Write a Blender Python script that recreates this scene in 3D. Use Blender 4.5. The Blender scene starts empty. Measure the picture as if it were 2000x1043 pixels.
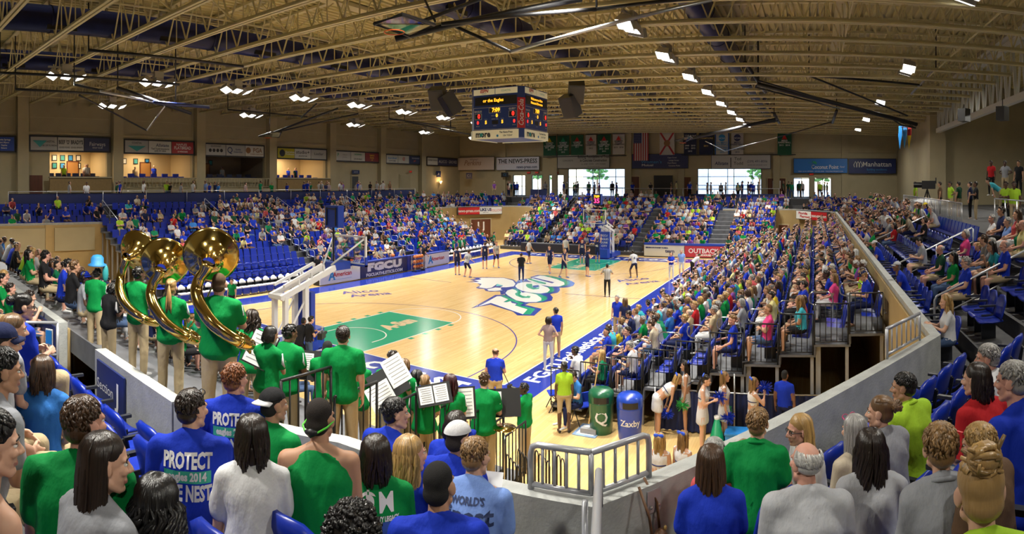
import bpy, bmesh, math, random
import numpy as np
from mathutils import Vector, Matrix, Euler
from mathutils.bvhtree import BVHTree
PI = math.pi
SC = bpy.context.scene
COL = SC.collection
R = random.Random(11)

# ------------------------------------------------------------------ camera, sky, lamps, exposure
CAM = np.array([-29.949, -16.495, 6.0565]); YAW = .5033; F = 1173.15; U0 = 1000.; V0 = 356.5
cd = bpy.data.cameras.new('camera'); cam = bpy.data.objects.new('camera', cd); COL.objects.link(cam)
cam.location = CAM; cam.rotation_euler = (PI/2, 0, YAW-PI/2)
cd.type = 'PANO'; cd.panorama_type = 'CENTRAL_CYLINDRICAL'
cd.central_cylindrical_range_u_min = -U0/F; cd.central_cylindrical_range_u_max = U0/F
cd.central_cylindrical_range_v_min = -(1043-V0)/F; cd.central_cylindrical_range_v_max = V0/F
cd.central_cylindrical_radius = 1.0
cd.clip_start = .05; cd.clip_end = 500
SC.camera = cam
SC.view_settings.view_transform = 'Standard'; SC.view_settings.look = 'None'
SC.view_settings.gamma = 1; SC.view_settings.use_curve_mapping = False
SC.view_settings.exposure = 0.0
SC.cycles.use_denoising = True
SC.cycles.max_bounces = 6; SC.cycles.diffuse_bounces = 3; SC.cycles.glossy_bounces = 3
SC.cycles.transmission_bounces = 4; SC.cycles.transparent_max_bounces = 8
SC.cycles.sample_clamp_indirect = 4; SC.cycles.caustics_reflective = False; SC.cycles.caustics_refractive = False
W = bpy.data.worlds.new('world'); SC.world = W; W.use_nodes = True
_n = W.node_tree.nodes; _bg = _n['Background']
_sky = _n.new('ShaderNodeTexSky'); _sky.sky_type = 'NISHITA'; _sky.sun_disc = False; _sky.sun_elevation = 1.0; _sky.air_density = 1.0
W.node_tree.links.new(_sky.outputs[0], _bg.inputs[0]); _bg.inputs[1].default_value = 1.3
LAMPS = [(x, y) for y in (-10.6, 10.3) for x in np.arange(-30.58, 27, 4.84)] + [(x, y) for y in (-20.6, 19.6) for x in (-33, -24.5, -14.6, -3.4, 7.8, 18, 27)] + [(-14., -30.), (0., -30.)]  # last pair hangs out of view, added to brighten the right alcove
for _i, (_x, _y) in enumerate(LAMPS):
    _l = bpy.data.lights.new('arena_lamp', 'AREA'); _l.shape = 'SQUARE'; _l.size = .5; _l.spread = math.radians(128 if abs(_y) < 15 else 172)
    _l.energy = 570 if abs(_y) < 15 else 280 if _y > -25 else 480
    _l.color = (1, .96, .86)
    _o = bpy.data.objects.new('arena_lamp', _l); COL.objects.link(_o)
    _o.location = (_x, _y, 10.83)
    _o.rotation_euler = (math.radians(8 if _y < 0 else -8), 0, 0)

# ------------------------------------------------------------------ helpers
def dirn(u, v):
    a = YAW-(u-U0)/F
    return np.array([math.cos(a), math.sin(a), (V0-v)/F])
def at_z(u, v, z): d = dirn(u, v); return CAM+d*(z-CAM[2])/d[2]
def at_x(u, v, x): d = dirn(u, v); return CAM+d*(x-CAM[0])/d[0]
def at_y(u, v, y): d = dirn(u, v); return CAM+d*(y-CAM[1])/d[1]
def at_d(u, v, r): return CAM+dirn(u, v)*r

MATS = {}
def mat(name, col, rough=.6, metal=0., spec=.5, noise=0., scale=8., bump=0., bscale=60., emit=0., coat=0., stretch=None, trans=0., sss=0.):
    if name in MATS: return MATS[name]
    m = bpy.data.materials.new(name); m.use_nodes = True; MATS[name] = m
    nt = m.node_tree; N = nt.nodes; Lk = nt.links; p = N['Principled BSDF']
    c = tuple(col)+(1,)
    p.inputs['Base Color'].default_value = c; p.inputs['Roughness'].default_value = rough; p.inputs['Metallic'].default_value = metal
    p.inputs['Specular IOR Level'].default_value = spec; p.inputs['Coat Weight'].default_value = coat
    m.diffuse_color = c
    if trans: p.inputs['Transmission Weight'].default_value = trans
    if noise or bump:
        tc = N.new('ShaderNodeTexCoord'); mp = N.new('ShaderNodeMapping')
        if stretch: mp.inputs['Scale'].default_value = stretch
        Lk.new(tc.outputs['Object'], mp.inputs['Vector'])
    if noise:
        t = N.new('ShaderNodeTexNoise'); t.inputs['Scale'].default_value = scale; t.inputs['Detail'].default_value = 4
        Lk.new(mp.outputs[0], t.inputs['Vector'])
        r = N.new('ShaderNodeMapRange'); r.inputs['From Min'].default_value = .25; r.inputs['From Max'].default_value = .75
        r.inputs['To Min'].default_value = 1-noise; r.inputs['To Max'].default_value = 1+noise
        Lk.new(t.outputs['Fac'], r.inputs['Value'])
        mx = N.new('ShaderNodeVectorMath'); mx.operation = 'SCALE'; mx.inputs[0].default_value = col
        Lk.new(r.outputs[0], mx.inputs['Scale']); Lk.new(mx.outputs[0], p.inputs['Base Color'])
    if bump:
        t = N.new('ShaderNodeTexNoise'); t.inputs['Scale'].default_value = bscale; t.inputs['Detail'].default_value = 3
        Lk.new(mp.outputs[0], t.inputs['Vector'])
        b = N.new('ShaderNodeBump'); b.inputs['Strength'].default_value = bump; b.inputs['Distance'].default_value = .02
        Lk.new(t.outputs['Fac'], b.inputs['Height']); Lk.new(b.outputs[0], p.inputs['Normal'])
    if emit:
        p.inputs['Emission Color'].default_value = c; p.inputs['Emission Strength'].default_value = emit
    return m

class MB:
    def __init__(s): s.v = []; s.f = []; s.m = []; s.cur = 0
    def add(s, vs, fs):
        o = len(s.v); s.v.extend([tuple(map(float, q)) for q in vs]); s.f.extend([tuple(o+i for i in f) for f in fs]); s.m.extend([s.cur]*len(fs)); return s
    def box(s, x0, x1, y0, y1, z0, z1):
        return s.add([(x0,y0,z0),(x1,y0,z0),(x1,y1,z0),(x0,y1,z0),(x0,y0,z1),(x1,y0,z1),(x1,y1,z1),(x0,y1,z1)],
                     [(0,3,2,1),(4,5,6,7),(0,1,5,4),(1,2,6,5),(2,3,7,6),(3,0,4,7)])
    def cbox(s, c, sx, sy, sz): return s.box(c[0]-sx/2, c[0]+sx/2, c[1]-sy/2, c[1]+sy/2, c[2]-sz/2, c[2]+sz/2)
    def bar(s, p, q, w, h=None, up=(0,0,1)):
        h = h or w; p = Vector(p); q = Vector(q); d = (q-p).normalized(); u = Vector(up)
        if abs(d.dot(u)) > .98: u = Vector((1,0,0))
        a = d.cross(u).normalized(); b = a.cross(d).normalized(); a = a*w/2; b = b*h/2
        return s.add([p-a-b, p+a-b, p+a+b, p-a+b, q-a-b, q+a-b, q+a+b, q-a+b], [(0,3,2,1),(4,5,6,7),(0,1,5,4),(1,2,6,5),(2,3,7,6),(3,0,4,7)])
    def tube(s, pts, r, n=8, closed=False, cap=True, scale2=1.0):
        pts = [Vector(p) for p in pts]; k = len(pts); rs = r if isinstance(r, (list, tuple)) else [r]*k
        vs = []; prev = None
        for i, p in enumerate(pts):
            if closed: d = pts[(i+1) % k]-pts[i-1]
            else: d = pts[min(i+1, k-1)]-pts[max(i-1, 0)]
            d.normalize()
            if prev is None:
                u = Vector((0,0,1)) if abs(d.z) < .9 else Vector((1,0,0)); a = d.cross(u).normalized()
            else:
                a = (prev-d*prev.dot(d)).normalized()
            prev = a; b = d.cross(a)
            for j in range(n):
                t = 2*PI*j/n; vs.append(p+a*rs[i]*math.cos(t)+b*rs[i]*scale2*math.sin(t))
        fs = []
        for i in range(k if closed else k-1):
            i2 = (i+1) % k
            for j in range(n): fs.append((i*n+j, i*n+(j+1) % n, i2*n+(j+1) % n, i2*n+j))
        if cap and not closed: fs.append(tuple(range(n-1, -1, -1))); fs.append(tuple((k-1)*n+j for j in range(n)))
        return s.add(vs, fs)
    def lathe(s, prof, n=16, c=(0,0,0)):
        vs = []; fs = []
        for (r, z) in prof:
            for j in range(n): t = 2*PI*j/n; vs.append((c[0]+r*math.cos(t), c[1]+r*math.sin(t), c[2]+z))
        for i in range(len(prof)-1):
            for j in range(n): fs.append((i*n+j, i*n+(j+1) % n, (i+1)*n+(j+1) % n, (i+1)*n+j))
        return s.add(vs, fs)
    def prism(s, poly, z0, z1):
        n = len(poly)
        if sum(poly[i-1][0]*poly[i][1]-poly[i][0]*poly[i-1][1] for i in range(n)) < 0: poly = poly[::-1]
        vs = [(x,y,z0) for x,y in poly]+[(x,y,z1) for x,y in poly]
        return s.add(vs, [tuple(range(n-1,-1,-1)), tuple(range(n,2*n))]+[(i,(i+1)%n,n+(i+1)%n,n+i) for i in range(n)])
    def ell(s, c, r, n=12, m=8, rot=None):
        vs = []; fs = []
        for i in range(m+1):
            t = PI*i/m
            for j in range(n):
                p = Vector((r[0]*math.sin(t)*math.cos(2*PI*j/n), r[1]*math.sin(t)*math.sin(2*PI*j/n), r[2]*math.cos(t)))
                if rot is not None: p = rot @ p
                vs.append(Vector(c)+p)
        for i in range(m):
            for j in range(n): fs.append((i*n+j, (i+1)*n+j, (i+1)*n+(j+1)%n, i*n+(j+1)%n))
        return s.add(vs, fs)
    def xf(s, M):
        s.v = [tuple(M @ Vector(q)) for q in s.v]; return s
    def mesh(s, name, smooth=False):
        me = bpy.data.meshes.new(name); me.from_pydata(s.v, [], s.f); me.update()
        if any(s.m): me.polygons.foreach_set('material_index', s.m)
        if smooth: me.polygons.foreach_set('use_smooth', [True]*len(me.polygons))
        return me
    def build(s, name, m=None, parent=None, smooth=False, kind=None, loc=None, label=None):
        return link(name, s.mesh(name, smooth), m, parent, kind, loc, label)
def link(name, me, m=None, parent=None, kind=None, loc=None, label=None):
    o = bpy.data.objects.new(name, me); COL.objects.link(o)
    for q in (m if isinstance(m, (list, tuple)) else [m] if m else []): me.materials.append(q)
    if parent: o.parent = parent
    if loc is not None: o.location = loc
    if kind: o['kind'] = kind
    if label: o['label'] = label
    return o
def tag(o, label=None, cat=None, group=None, kind=None):
    if label: o['label'] = label
    if cat: o['category'] = cat
    if group: o['group'] = group
    if kind: o['kind'] = kind
    return o
def thing(name, label, cat, loc=(0,0,0), rz=0, group=None, kind=None):
    o = bpy.data.objects.new(name, None); COL.objects.link(o); o.empty_display_size = .2
    o.location = loc; o.rotation_euler = (0,0,rz)
    return tag(o, label, cat, group, kind)
def struct(name, mb, m, parent=None, smooth=False): return mb.build(name, m, parent, smooth, 'structure')
KIDS = {}
def clone(root, loc, rz=None, label=None, group=None):
    r = root.copy(); COL.objects.link(r); r.location = loc
    if rz is not None: r.rotation_euler = (0,0,rz)
    if label: r['label'] = label
    if group: r['group'] = group
    for ch in root.children:
        c = ch.copy(); COL.objects.link(c); c.parent = r
        for g in ch.children:
            d = g.copy(); COL.objects.link(d); d.parent = c
    return r
ORD = ['first','second','third','fourth','fifth','sixth','seventh','eighth','ninth','tenth','eleventh','twelfth','thirteenth','fourteenth','fifteenth','sixteenth','seventeenth','eighteenth','nineteenth','twentieth']
def ordn(i):
    if i < 20: return ORD[i]
    t = ['','','twenty','thirty','forty','fifty','sixty','seventy'][(i+1)//10]; k = (i+1) % 10
    return (t[:-1]+'ieth') if k == 0 else t+'-'+ORD[k-1]

TMP = bpy.data.scenes.new('workbench'); TVL = TMP.view_layers[0]
def bench_mesh(o):
    TMP.collection.objects.link(o)
    with bpy.context.temp_override(scene=TMP, view_layer=TVL):
        dg = bpy.context.evaluated_depsgraph_get(); dg.update(); r = bpy.data.meshes.new_from_object(o.evaluated_get(dg), depsgraph=dg)
    d = o.data; bpy.data.objects.remove(o); (bpy.data.meshes if isinstance(d, bpy.types.Mesh) else bpy.data.curves).remove(d); return r
def evaluated(me, mods):
    o = bpy.data.objects.new('work', me)
    for typ, kw in mods:
        m = o.modifiers.new('m', typ)
        for k, v in kw.items(): setattr(m, k, v)
    return bench_mesh(o)
TXT = {}
def text_mesh(s, size, off=0., shear=0., ext=0., align='CENTER'):
    k = (s, size, off, shear, ext, align)
    if k in TXT: return TXT[k]
    cu = bpy.data.curves.new('lettering', 'FONT'); cu.body = s; cu.size = size; cu.align_x = align; cu.align_y = 'CENTER'
    cu.offset = off; cu.shear = shear; cu.extrude = ext; cu.resolution_u = 2
    me = bench_mesh(bpy.data.objects.new('lettering', cu))
    TXT[k] = me; return me
def text(s, loc, n, size, m, parent=None, off=0., shear=0., width=None, up=(0,0,1), name='lettering', align='CENTER'):
    """flat lettering at loc, facing n"""
    me = text_mesh(s, size, off, shear, 0., align).copy()
    n = Vector(n).normalized(); u = Vector(up); u = (u-n*u.dot(n)).normalized(); r = u.cross(n)
    sx = 1.
    if width and len(me.vertices):
        xs = [v.co.x for v in me.vertices]; sx = width/max(1e-6, max(xs)-min(xs))
    me.transform(Matrix(((r.x*sx,u.x,n.x,loc[0]),(r.y*sx,u.y,n.y,loc[1]),(r.z*sx,u.z,n.z,loc[2]),(0,0,0,1))))
    me.materials.clear()
    return link(name, me, m, parent)
def basis(n, up=(0,0,1)):
    n = Vector(n).normalized(); u = Vector(up); u = (u-n*u.dot(n)).normalized(); return u.cross(n), u, n
def plate(mb, c, n, w, h, t=.04, up=(0,0,1)):
    r, u, n = basis(n, up); c = Vector(c)
    vs = []
    for k in (-t, 0):
        for a, b in ((-1,-1),(1,-1),(1,1),(-1,1)): vs.append(c+r*a*w/2+u*b*h/2+n*k)
    return mb.add(vs, [(0,3,2,1),(4,5,6,7),(0,1,5,4),(1,2,6,5),(2,3,7,6),(3,0,4,7)])
def disc(mb, c, n, r1, k=24, r0=0., a0=0., a1=2*PI, up=(0,0,1), t=.006, sy=1.):
    r, u, n = basis(n, up); c = Vector(c)+n*t; vs = []; fs = []
    for i in range(k+1):
        a = a0+(a1-a0)*i/k; d = r*math.cos(a)+u*math.sin(a)*sy
        vs += [c+d*r0, c+d*r1]
    for i in range(k): fs.append((2*i, 2*i+1, 2*i+3, 2*i+2))
    return mb.add(vs, fs)
def sign(label, c, n, w, h, face, cells=None, frame=None, cat='sign', name='banner_sign', group=None, texts=(), t=.06, z_frame=.05):
    """board with frame, face panels and lettering.  texts: (string, dx, dy, size, material, width, off, shear)"""
    root = thing(name, label, cat, c, group=group); n = Vector(n); o = Vector((0,0,0)); r, u, nn = basis(n)
    if frame: mb = MB(); plate(mb, o, n, w+2*z_frame, h+2*z_frame, t); mb.build('frame', frame, root)
    for (x0, x1, y0, y1, m) in (cells or [(-.5, .5, -.5, .5, face)]):
        mb = MB(); plate(mb, o+r*((x0+x1)/2*w)+u*((y0+y1)/2*h)+nn*.012, n, (x1-x0)*w, (y1-y0)*h, .03); mb.build('panel', m, root)
    for q in texts:
        s, dx, dy, size, m = q[:5]; wd = q[5] if len(q) > 5 else None; off = q[6] if len(q) > 6 else 0.; sh = q[7] if len(q) > 7 else 0.
        text(s, o+r*dx*w+u*dy*h+nn*.018, n, size, m, root, off, sh, wd)
    return root
def poly_face(pts3): mb = MB(); mb.add(pts3, [tuple(range(len(pts3)))]); return mb

# palette
WHITE = mat('white_paint', (.78,.78,.76), .5); BLACK = mat('black_paint', (.012,.012,.014), .45); NAVY = mat('navy_paint', (.012,.022,.11), .4)
ROYAL = mat('royal_blue', (.008,.035,.42), .38); GREEN = mat('arena_green', (.0,.30,.12), .45); RED = mat('red_print', (.5,.015,.02), .5)
GREY = mat('mid_grey', (.3,.3,.31), .5); LGREY = mat('light_grey', (.55,.55,.57), .5); DGREY = mat('dark_grey', (.05,.05,.055), .5)
STEEL = mat('galvanised_steel', (.52,.53,.55), .32, .85, noise=.06, scale=15); CHROME = mat('chrome', (.75,.76,.78), .16, 1.)
CREAM = mat('cream_steel', (.58,.49,.27), .5, noise=.06, scale=3); BEIGE = mat('beige_wall', (.45,.39,.25), .75, noise=.05, scale=1.2, bump=.06)
BEIGE2 = mat('beige_panel', (.38,.33,.21), .75, noise=.05, scale=1.2); TAN = mat('tan_wall', (.40,.29,.13), .7, noise=.06, scale=1.5)
CONC = mat('concrete', (.36,.37,.36), .8, noise=.16, scale=5, bump=.25, bscale=35); DCONC = mat('dark_concrete', (.10,.10,.105), .85, noise=.15, scale=6)
YEL = mat('yellow_print', (.75,.55,.02), .5); TEAL = mat('teal_print', (.03,.3,.32), .5); GOLD = mat('gold_line', (.75,.55,.18), .4)
WOODB = mat('door_wood', (.12,.035,.015), .5, noise=.2, scale=4, stretch=(1,1,.15)); PAPER = mat('paper', (.8,.8,.78), .7)
BROWN = mat('brown_print', (.25,.12,.05), .6); PINKP = mat('pale_pink_print', (.6,.5,.46), .6); SKYB = mat('sky_blue_print', (.02,.22,.62), .4)
# ------------------------------------------------------------------ setting: floor and court markings
def wood_mat():
    m = bpy.data.materials.new('maple_strip_floor'); m.use_nodes = True; nt = m.node_tree; N = nt.nodes; Lk = nt.links; p = N['Principled BSDF']
    tc = N.new('ShaderNodeTexCoord'); mp = N.new('ShaderNodeMapping'); mp.inputs['Scale'].default_value = (1, 1, 1)
    Lk.new(tc.outputs['Object'], mp.inputs['Vector'])
    b = N.new('ShaderNodeTexBrick'); b.inputs['Scale'].default_value = 1; b.inputs['Brick Width'].default_value = 1.6; b.inputs['Row Height'].default_value = .07
    b.inputs['Mortar Size'].default_value = .0015; b.inputs['Color1'].default_value = (.66,.43,.17,1); b.inputs['Color2'].default_value = (.74,.52,.235,1); b.inputs['Mortar'].default_value = (.42,.26,.10,1)
    Lk.new(mp.outputs[0], b.inputs['Vector'])
    t = N.new('ShaderNodeTexNoise'); t.inputs['Scale'].default_value = .35; t.inputs['Detail'].default_value = 5
    Lk.new(tc.outputs['Object'], t.inputs['Vector'])
    r = N.new('ShaderNodeMapRange'); r.inputs['To Min'].default_value = .88; r.inputs['To Max'].default_value = 1.1; Lk.new(t.outputs['Fac'], r.inputs['Value'])
    mx = N.new('ShaderNodeVectorMath'); mx.operation = 'SCALE'; Lk.new(b.outputs['Color'], mx.inputs[0]); Lk.new(r.outputs[0], mx.inputs['Scale'])
    Lk.new(mx.outputs[0], p.inputs['Base Color']); p.inputs['Roughness'].default_value = .2; p.inputs['Specular IOR Level'].default_value = .4
    return m
WOOD = wood_mat()
PB = mat('court_blue_paint', (.015,.035,.30), .2, spec=.45); PG = mat('court_green_paint', (.01,.30,.16), .2, spec=.45)
PW = mat('court_white_paint', (.74,.74,.70), .22); PN = mat('court_navy_line', (.07,.06,.26), .25); PY = mat('court_gold_paint', (.7,.47,.12), .25)
PWOOD = mat('court_bare_wood_mark', (.62,.47,.28), .22)
floor = struct('floor', MB().box(-40, 38, -36, 31, -.3, 0), WOOD)
L_, W_ = 14.325, 7.62
def paint(name, poly, m, z=.003): return MB().prism(poly, z-.0028, z).build(name, m, floor)
def stripe(name, a, b, w, m, z=.006):
    a = Vector(a); b = Vector(b); d = (b-a).normalized(); n = Vector((-d.y, d.x))*w/2
    return paint(name, [tuple(a+n), tuple(b+n), tuple(b-n), tuple(a-n)], m, z)
def arc(name, c, r, w, a0, a1, m, z=.006, n=40):
    mb = MB()
    vs = []; fs = []
    for i in range(n+1):
        a = a0+(a1-a0)*i/n
        for rr in (r-w/2, r+w/2): vs.append((c[0]+rr*math.cos(a), c[1]+rr*math.sin(a), z))
    for i in range(n): fs.append((2*i, 2*i+1, 2*i+3, 2*i+2))
    return mb.add(vs, fs).build(name, m, floor)
for nm, q in (('apron', [(-16, -8.87), (16.4, -8.87), (16.4, -W_), (-16, -W_)]), ('apron', [(-16, W_), (16.4, W_), (16.4, 9.05), (-16, 9.05)]),
              ('apron', [(-16, -W_), (-L_, -W_), (-L_, W_), (-16, W_)]), ('apron', [(L_, -W_), (16.4, -W_), (16.4, W_), (L_, W_)])): paint(nm, q, PB, .003)
for a, b in (((-L_, -W_), (L_, -W_)), ((-L_, W_), (L_, W_)), ((-L_, -W_), (-L_, W_)), ((L_, -W_), (L_, W_))): stripe('boundary_line', a, b, .05, PW, .005)
stripe('halfway_line', (0, -W_), (0, -3.3), .05, PN); stripe('halfway_line', (0, 4.2), (0, W_), .05, PN)
for sg in (-1, 1):
    bx = sg*L_; fx = sg*8.53
    paint('key_paint', [(bx, -1.83), (fx, -1.83), (fx, 1.83), (bx, 1.83)], PG, .004)
    for y in (-1.83, 1.83): stripe('lane_line', (bx, y), (fx, y), .05, PW, .007)
    stripe('free_throw_line', (fx, -1.83), (fx, 1.83), .05, PW, .007)
    arc('free_throw_circle', (fx, 0), 1.83, .05, (-PI/2 if sg < 0 else PI/2), (PI/2 if sg < 0 else 3*PI/2), PWOOD if sg > 0 else PW)
    arc('restricted_arc', (sg*12.73, 0), 1.22, .05, (-PI/2 if sg < 0 else PI/2), (PI/2 if sg < 0 else 3*PI/2), PW, .008)
    for y in (-1.22, 1.22): stripe('restricted_line', (sg*13.1, y), (sg*12.73, y), .05, PW, .008)
    arc('three_point_line', (sg*12.73, 0), 6.32, .05, (-PI/2 if sg < 0 else PI/2), (PI/2 if sg < 0 else 3*PI/2), PN, .006, 60)
    for y in (-6.32, 6.32): stripe('three_point_line', (bx, y), (sg*12.73, y), .05, PN)
    for y in (-1.98, 1.98):
        for q in (11.8, 10.9, 10, 9.1): paint('lane_block', [(sg*q, y-.1), (sg*q-.25*sg, y-.1), (sg*q-.25*sg, y+.1), (sg*q, y+.1)], PG if q < 11.5 else PG, .006)
def from_photo(pts, z): return [tuple(at_z(900+x/8.333, 520+y/8.333, z)) for x, y in pts]
def mark(name, pts, m, z): poly = [(p[0], p[1]) for p in from_photo(pts, 0)]; return paint(name, poly, m, z)
mark('wordmark_outline', [(170,685),(470,520),(560,468),(720,465),(700,440),(720,400),(860,350),(905,260),(940,220),(1060,205),(1180,195),(1120,180),(1250,145),(1430,150),(1640,195),(1800,240),(1855,275),(1830,320),(1740,345),(1600,350),(1615,390),(1580,430),(1450,455),(1500,510),(1480,560),(1330,590),(1110,600),(1050,630),(1320,695),(1195,805),(920,800),(850,740),(480,625)], PB, .006)
mark('letter_shadow', [(650,478),(720,480),(850,540),(1025,605),(960,640),(1215,695),(1135,787),(1010,787),(1085,705),(885,640),(935,612),(830,570),(690,590),(770,545)], PG, .009)
mark('letter', [(290,655),(490,600),(970,770),(1010,785),(1085,705),(880,640),(905,615),(830,600),(810,572),(740,590),(690,585),(770,540),(650,490),(590,490)], PW, .010)
mark('letter_shadow', [(1130,430),(1300,462),(1400,500),(1412,535),(1340,570),(1240,587),(1200,560)], PG, .008)
mark('letter', [(725,440),(760,395),(840,372),(960,400),(1000,430),(1060,425),(1230,462),(1310,520),(1310,557),(1230,585),(1060,588),(900,558),(770,480)], PW, .010)
mark('letter_shadow', [(820,365),(900,372),(960,400),(985,432),(960,458),(1010,488),(1070,495),(1090,483),(1137,493),(1120,520),(1000,518),(900,482),(880,450),(920,425),(900,395)], PG, .012)
mark('letter_shadow', [(1380,335),(1490,345),(1530,385),(1500,420),(1400,442),(1350,400)], PG, .008)
mark('letter', [(885,325),(930,280),(1050,255),(1180,262),(1290,300),(1420,350),(1452,388),(1410,427),(1300,447),(1130,430),(1000,403),(920,365)], PW, .010)
mark('letter_shadow', [(1070,290),(1160,290),(1165,340),(1230,358),(1280,345),(1270,372),(1180,382),(1090,352),(1060,320)], PG, .012)
mark('letter_counter', [(1165,320),(1260,310),(1285,335),(1220,355),(1175,345)], PB, .013)
mark('letter_shadow', [(1320,150),(1440,155),(1660,210),(1772,255),(1772,292),(1690,322),(1620,335),(1560,260)], PG, .008)
mark('letter', [(1160,185),(1290,155),(1360,160),(1560,213),(1682,265),(1690,300),(1600,332),(1450,332),(1250,292),(1090,232),(1075,212),(1160,205)], PW, .010)
mark('letter_counter', [(1140,190),(1200,188),(1522,265),(1490,280)], PB, .012)
mark('letter_shadow', [(1075,208),(1130,205),(1390,275),(1380,295),(1280,280)], PG, .011)
mark('bird_head_outline', [(80,258),(240,260),(320,310),(245,350),(290,365),(380,370),(400,400),(480,415),(640,410),(650,460),(700,460),(710,405),(860,405),(830,385),(920,340),(925,280),(860,220),(700,185),(430,180),(190,185),(250,205),(150,220),(240,245)], PB, .005)
mark('bird_head', [(190,262),(340,290),(295,345),(420,365),(500,350),(590,290),(690,318),(640,345),(740,345),(860,330),(890,290),(850,235),(700,192),(350,190),(300,198),(335,220),(220,228),(305,255)], PW, .009)
mark('beak', [(430,378),(560,348),(660,355),(650,378),(680,392),(560,405),(450,402)], PW, .009)
mark('bird_eye', [(590,288),(690,318),(570,330)], TEAL, .011)
# lettering on the boards
def floor_text(s, c, right, size, m, z, width=None, off=0.03, shear=0., parent=None):
    r = Vector((right[0], right[1], 0)).normalized(); u = Vector((0,0,1)).cross(r)
    return text(s, (c[0], c[1], z), (0,0,1), size, m, parent or floor, off, shear, width, up=u)
floor_text('FGCUathletics.com', (-9.9, -8.22), (1, 0), .74, PW, .0062, 7.6, .02)
floor_text('FGCUathletics.com', (9, -8.22), (1, 0), .74, PW, .0062, 7.6, .02)
floor_text('F L O R I D A   G U L F   C O A S T', (-15.15, 0), (0, -1), 1.0, PW, .0062, 13.4, .05)
floor_text('F L O R I D A   G U L F   C O A S T', (15.4, 0), (0, -1), 1.0, PW, .0062, 13.4, .05)
floor_text('Alico', (5.75, -5.35), (.75, -.66), 1.15, PN, .005, 2.3, .02); floor_text('Arena', (4.9, -6.2), (.75, -.66), .95, PN, .005, 2.4, .02)
floor_text('Alico', (-5.75, 6.35), (.9, -.42), 1.1, PN, .005, 2.2, .02); floor_text('Arena', (-6.0, 5.35), (.9, -.42), 1.0, PN, .005, 2.4, .02)
floor_text('A-Sun', (-10.2, -.1), (1, .05), 1.0, PWOOD, .0065, 2.1, .07, .2); floor_text('A-Sun', (10.2, .1), (1, .05), 1.0, PWOOD, .0065, 2.1, .07, .2)

# ------------------------------------------------------------------ setting: walls
CZ = 4.4
lift = lambda z0, z1, m: None
PIL = [-34.0, -26.4, -18.8, -11.15, -3.6, 4.1, 11.7, 19.3, 26.6]
wl = MB(); wl.box(-40, 35, 27, 27.3, 9.62, 14.5)
suites = [(-16.6, -11.9, 6.45, 8.42), (-10.7, -4.2, 6.45, 8.38), (-3.0, 3.5, 6.45, 8.3), (4.7, 11.1, 6.45, 8.25)]
xs = -40
for (a, b, z0, z1) in suites:
    wl.box(xs, a, 27, 27.3, 0, 9.62); wl.box(a, b, 27, 27.3, 0, z0); wl.box(a, b, 27, 27.3, z1, 9.62); xs = b
wl.box(xs, 35, 27, 27.3, 0, 9.62)
wall_left = struct('wall_left', wl, BEIGE)
for (x0, x1) in zip(PIL[:-1], PIL[1:]):
    MB().box(x0+.6, x1-.6, 26.95, 27.05, 9.9, 12.2).build('recessed_panel', BEIGE2, wall_left)
    MB().box(x0+.5, x1-.5, 26.92, 27.02, 9.72, 9.84).build('ledge', BEIGE, wall_left)
    MB().box(x0+.5, x1-.5, 26.94, 27.02, 10.95, 11.0).build('panel_joint', BEIGE, wall_left)
for i, x in enumerate(PIL): struct('trim_%d' % (i+1), MB().box(x-.42, x+.42, 26.45, 27.05, 0, 13.4), BEIGE)
wf = MB(); wf.box(35, 35.3, -36, 31, 7.7, 14.5)
holes = [(19.1, 17.4, 4.4, 6.95), (16.5, 15.1, 4.4, 6.95), (14.2, 12.3, 4.4, 6.95), (11.7, 4.7, 4.4, 7.66), (-3.74, -10.75, 4.4, 7.6), (-14.26, -15.95, 4.4, 6.55), (-16.5, -18.3, 4.4, 6.55)]
ys = 31
for (a, b, z0, z1) in holes:
    wf.box(35, 35.3, a, ys, 0, 7.7); wf.box(35, 35.3, b, a, 0, z0); wf.box(35, 35.3, b, a, z1, 7.7); ys = b
wf.box(35, 35.3, -36, ys, 0, 7.7)
wall_far = struct('wall_far', wf, BEIGE)
for y in (28, 20.4, 13.4, 4.2, -1.9, -12.4, -19.8): MB().box(34.75, 35.05, y-.35, y+.35, 4.4, 13.4).build('pilaster', BEIGE, wall_far)
GLASS = mat('window_glass', (.9,.95,.95), .02, trans=1.0, spec=.5)
MULL = mat('window_mullion', (.12,.14,.14), .4)
def window(idx, ya, yb, z0, z1, vbars, hbars, door=False):
    o = struct('window_%d' % idx, MB().box(35.0, 35.12, yb, ya, z0, z0+.06), MULL)
    for y in vbars: MB().box(35.0, 35.1, y-.035, y+.035, z0, z1).build('mullion', MULL, o)
    for z in hbars: MB().box(35.0, 35.1, yb, ya, z-.035, z+.035).build('mullion', MULL, o)
    vb = sorted(vbars); hb = sorted(hbars)
    for a, b in zip(vb[:-1], vb[1:]):
        for c, d in zip(hb[:-1], hb[1:]): MB().box(35.04, 35.06, a+.03, b-.03, c+.03, d-.03).build('pane', GLASS, o)
window(1, 19.1, 17.4, 4.4, 6.95, [19.1, 17.9, 17.4], [4.5, 5.6, 6.95])
window(2, 16.5, 15.1, 4.4, 6.95, [16.5, 15.7, 15.1], [4.5, 6.95])
window(3, 14.2, 12.3, 4.4, 6.95, [14.2, 13.3, 12.3], [4.5, 6.95])
window(4, 11.7, 4.7, 4.4, 7.66, [11.7, 10.7, 8.6, 7.8, 5.8, 4.7], [4.5, 5.45, 6.7, 7.62])
window(5, -3.74, -10.75, 4.4, 7.6, [-3.74, -4.9, -7.05, -7.75, -9.8, -10.75], [4.5, 5.3, 5.75, 6.7, 7.56])
window(6, -14.26, -15.95, 4.4, 6.55, [-14.26, -15.1, -15.95], [4.5, 6.5])
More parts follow.
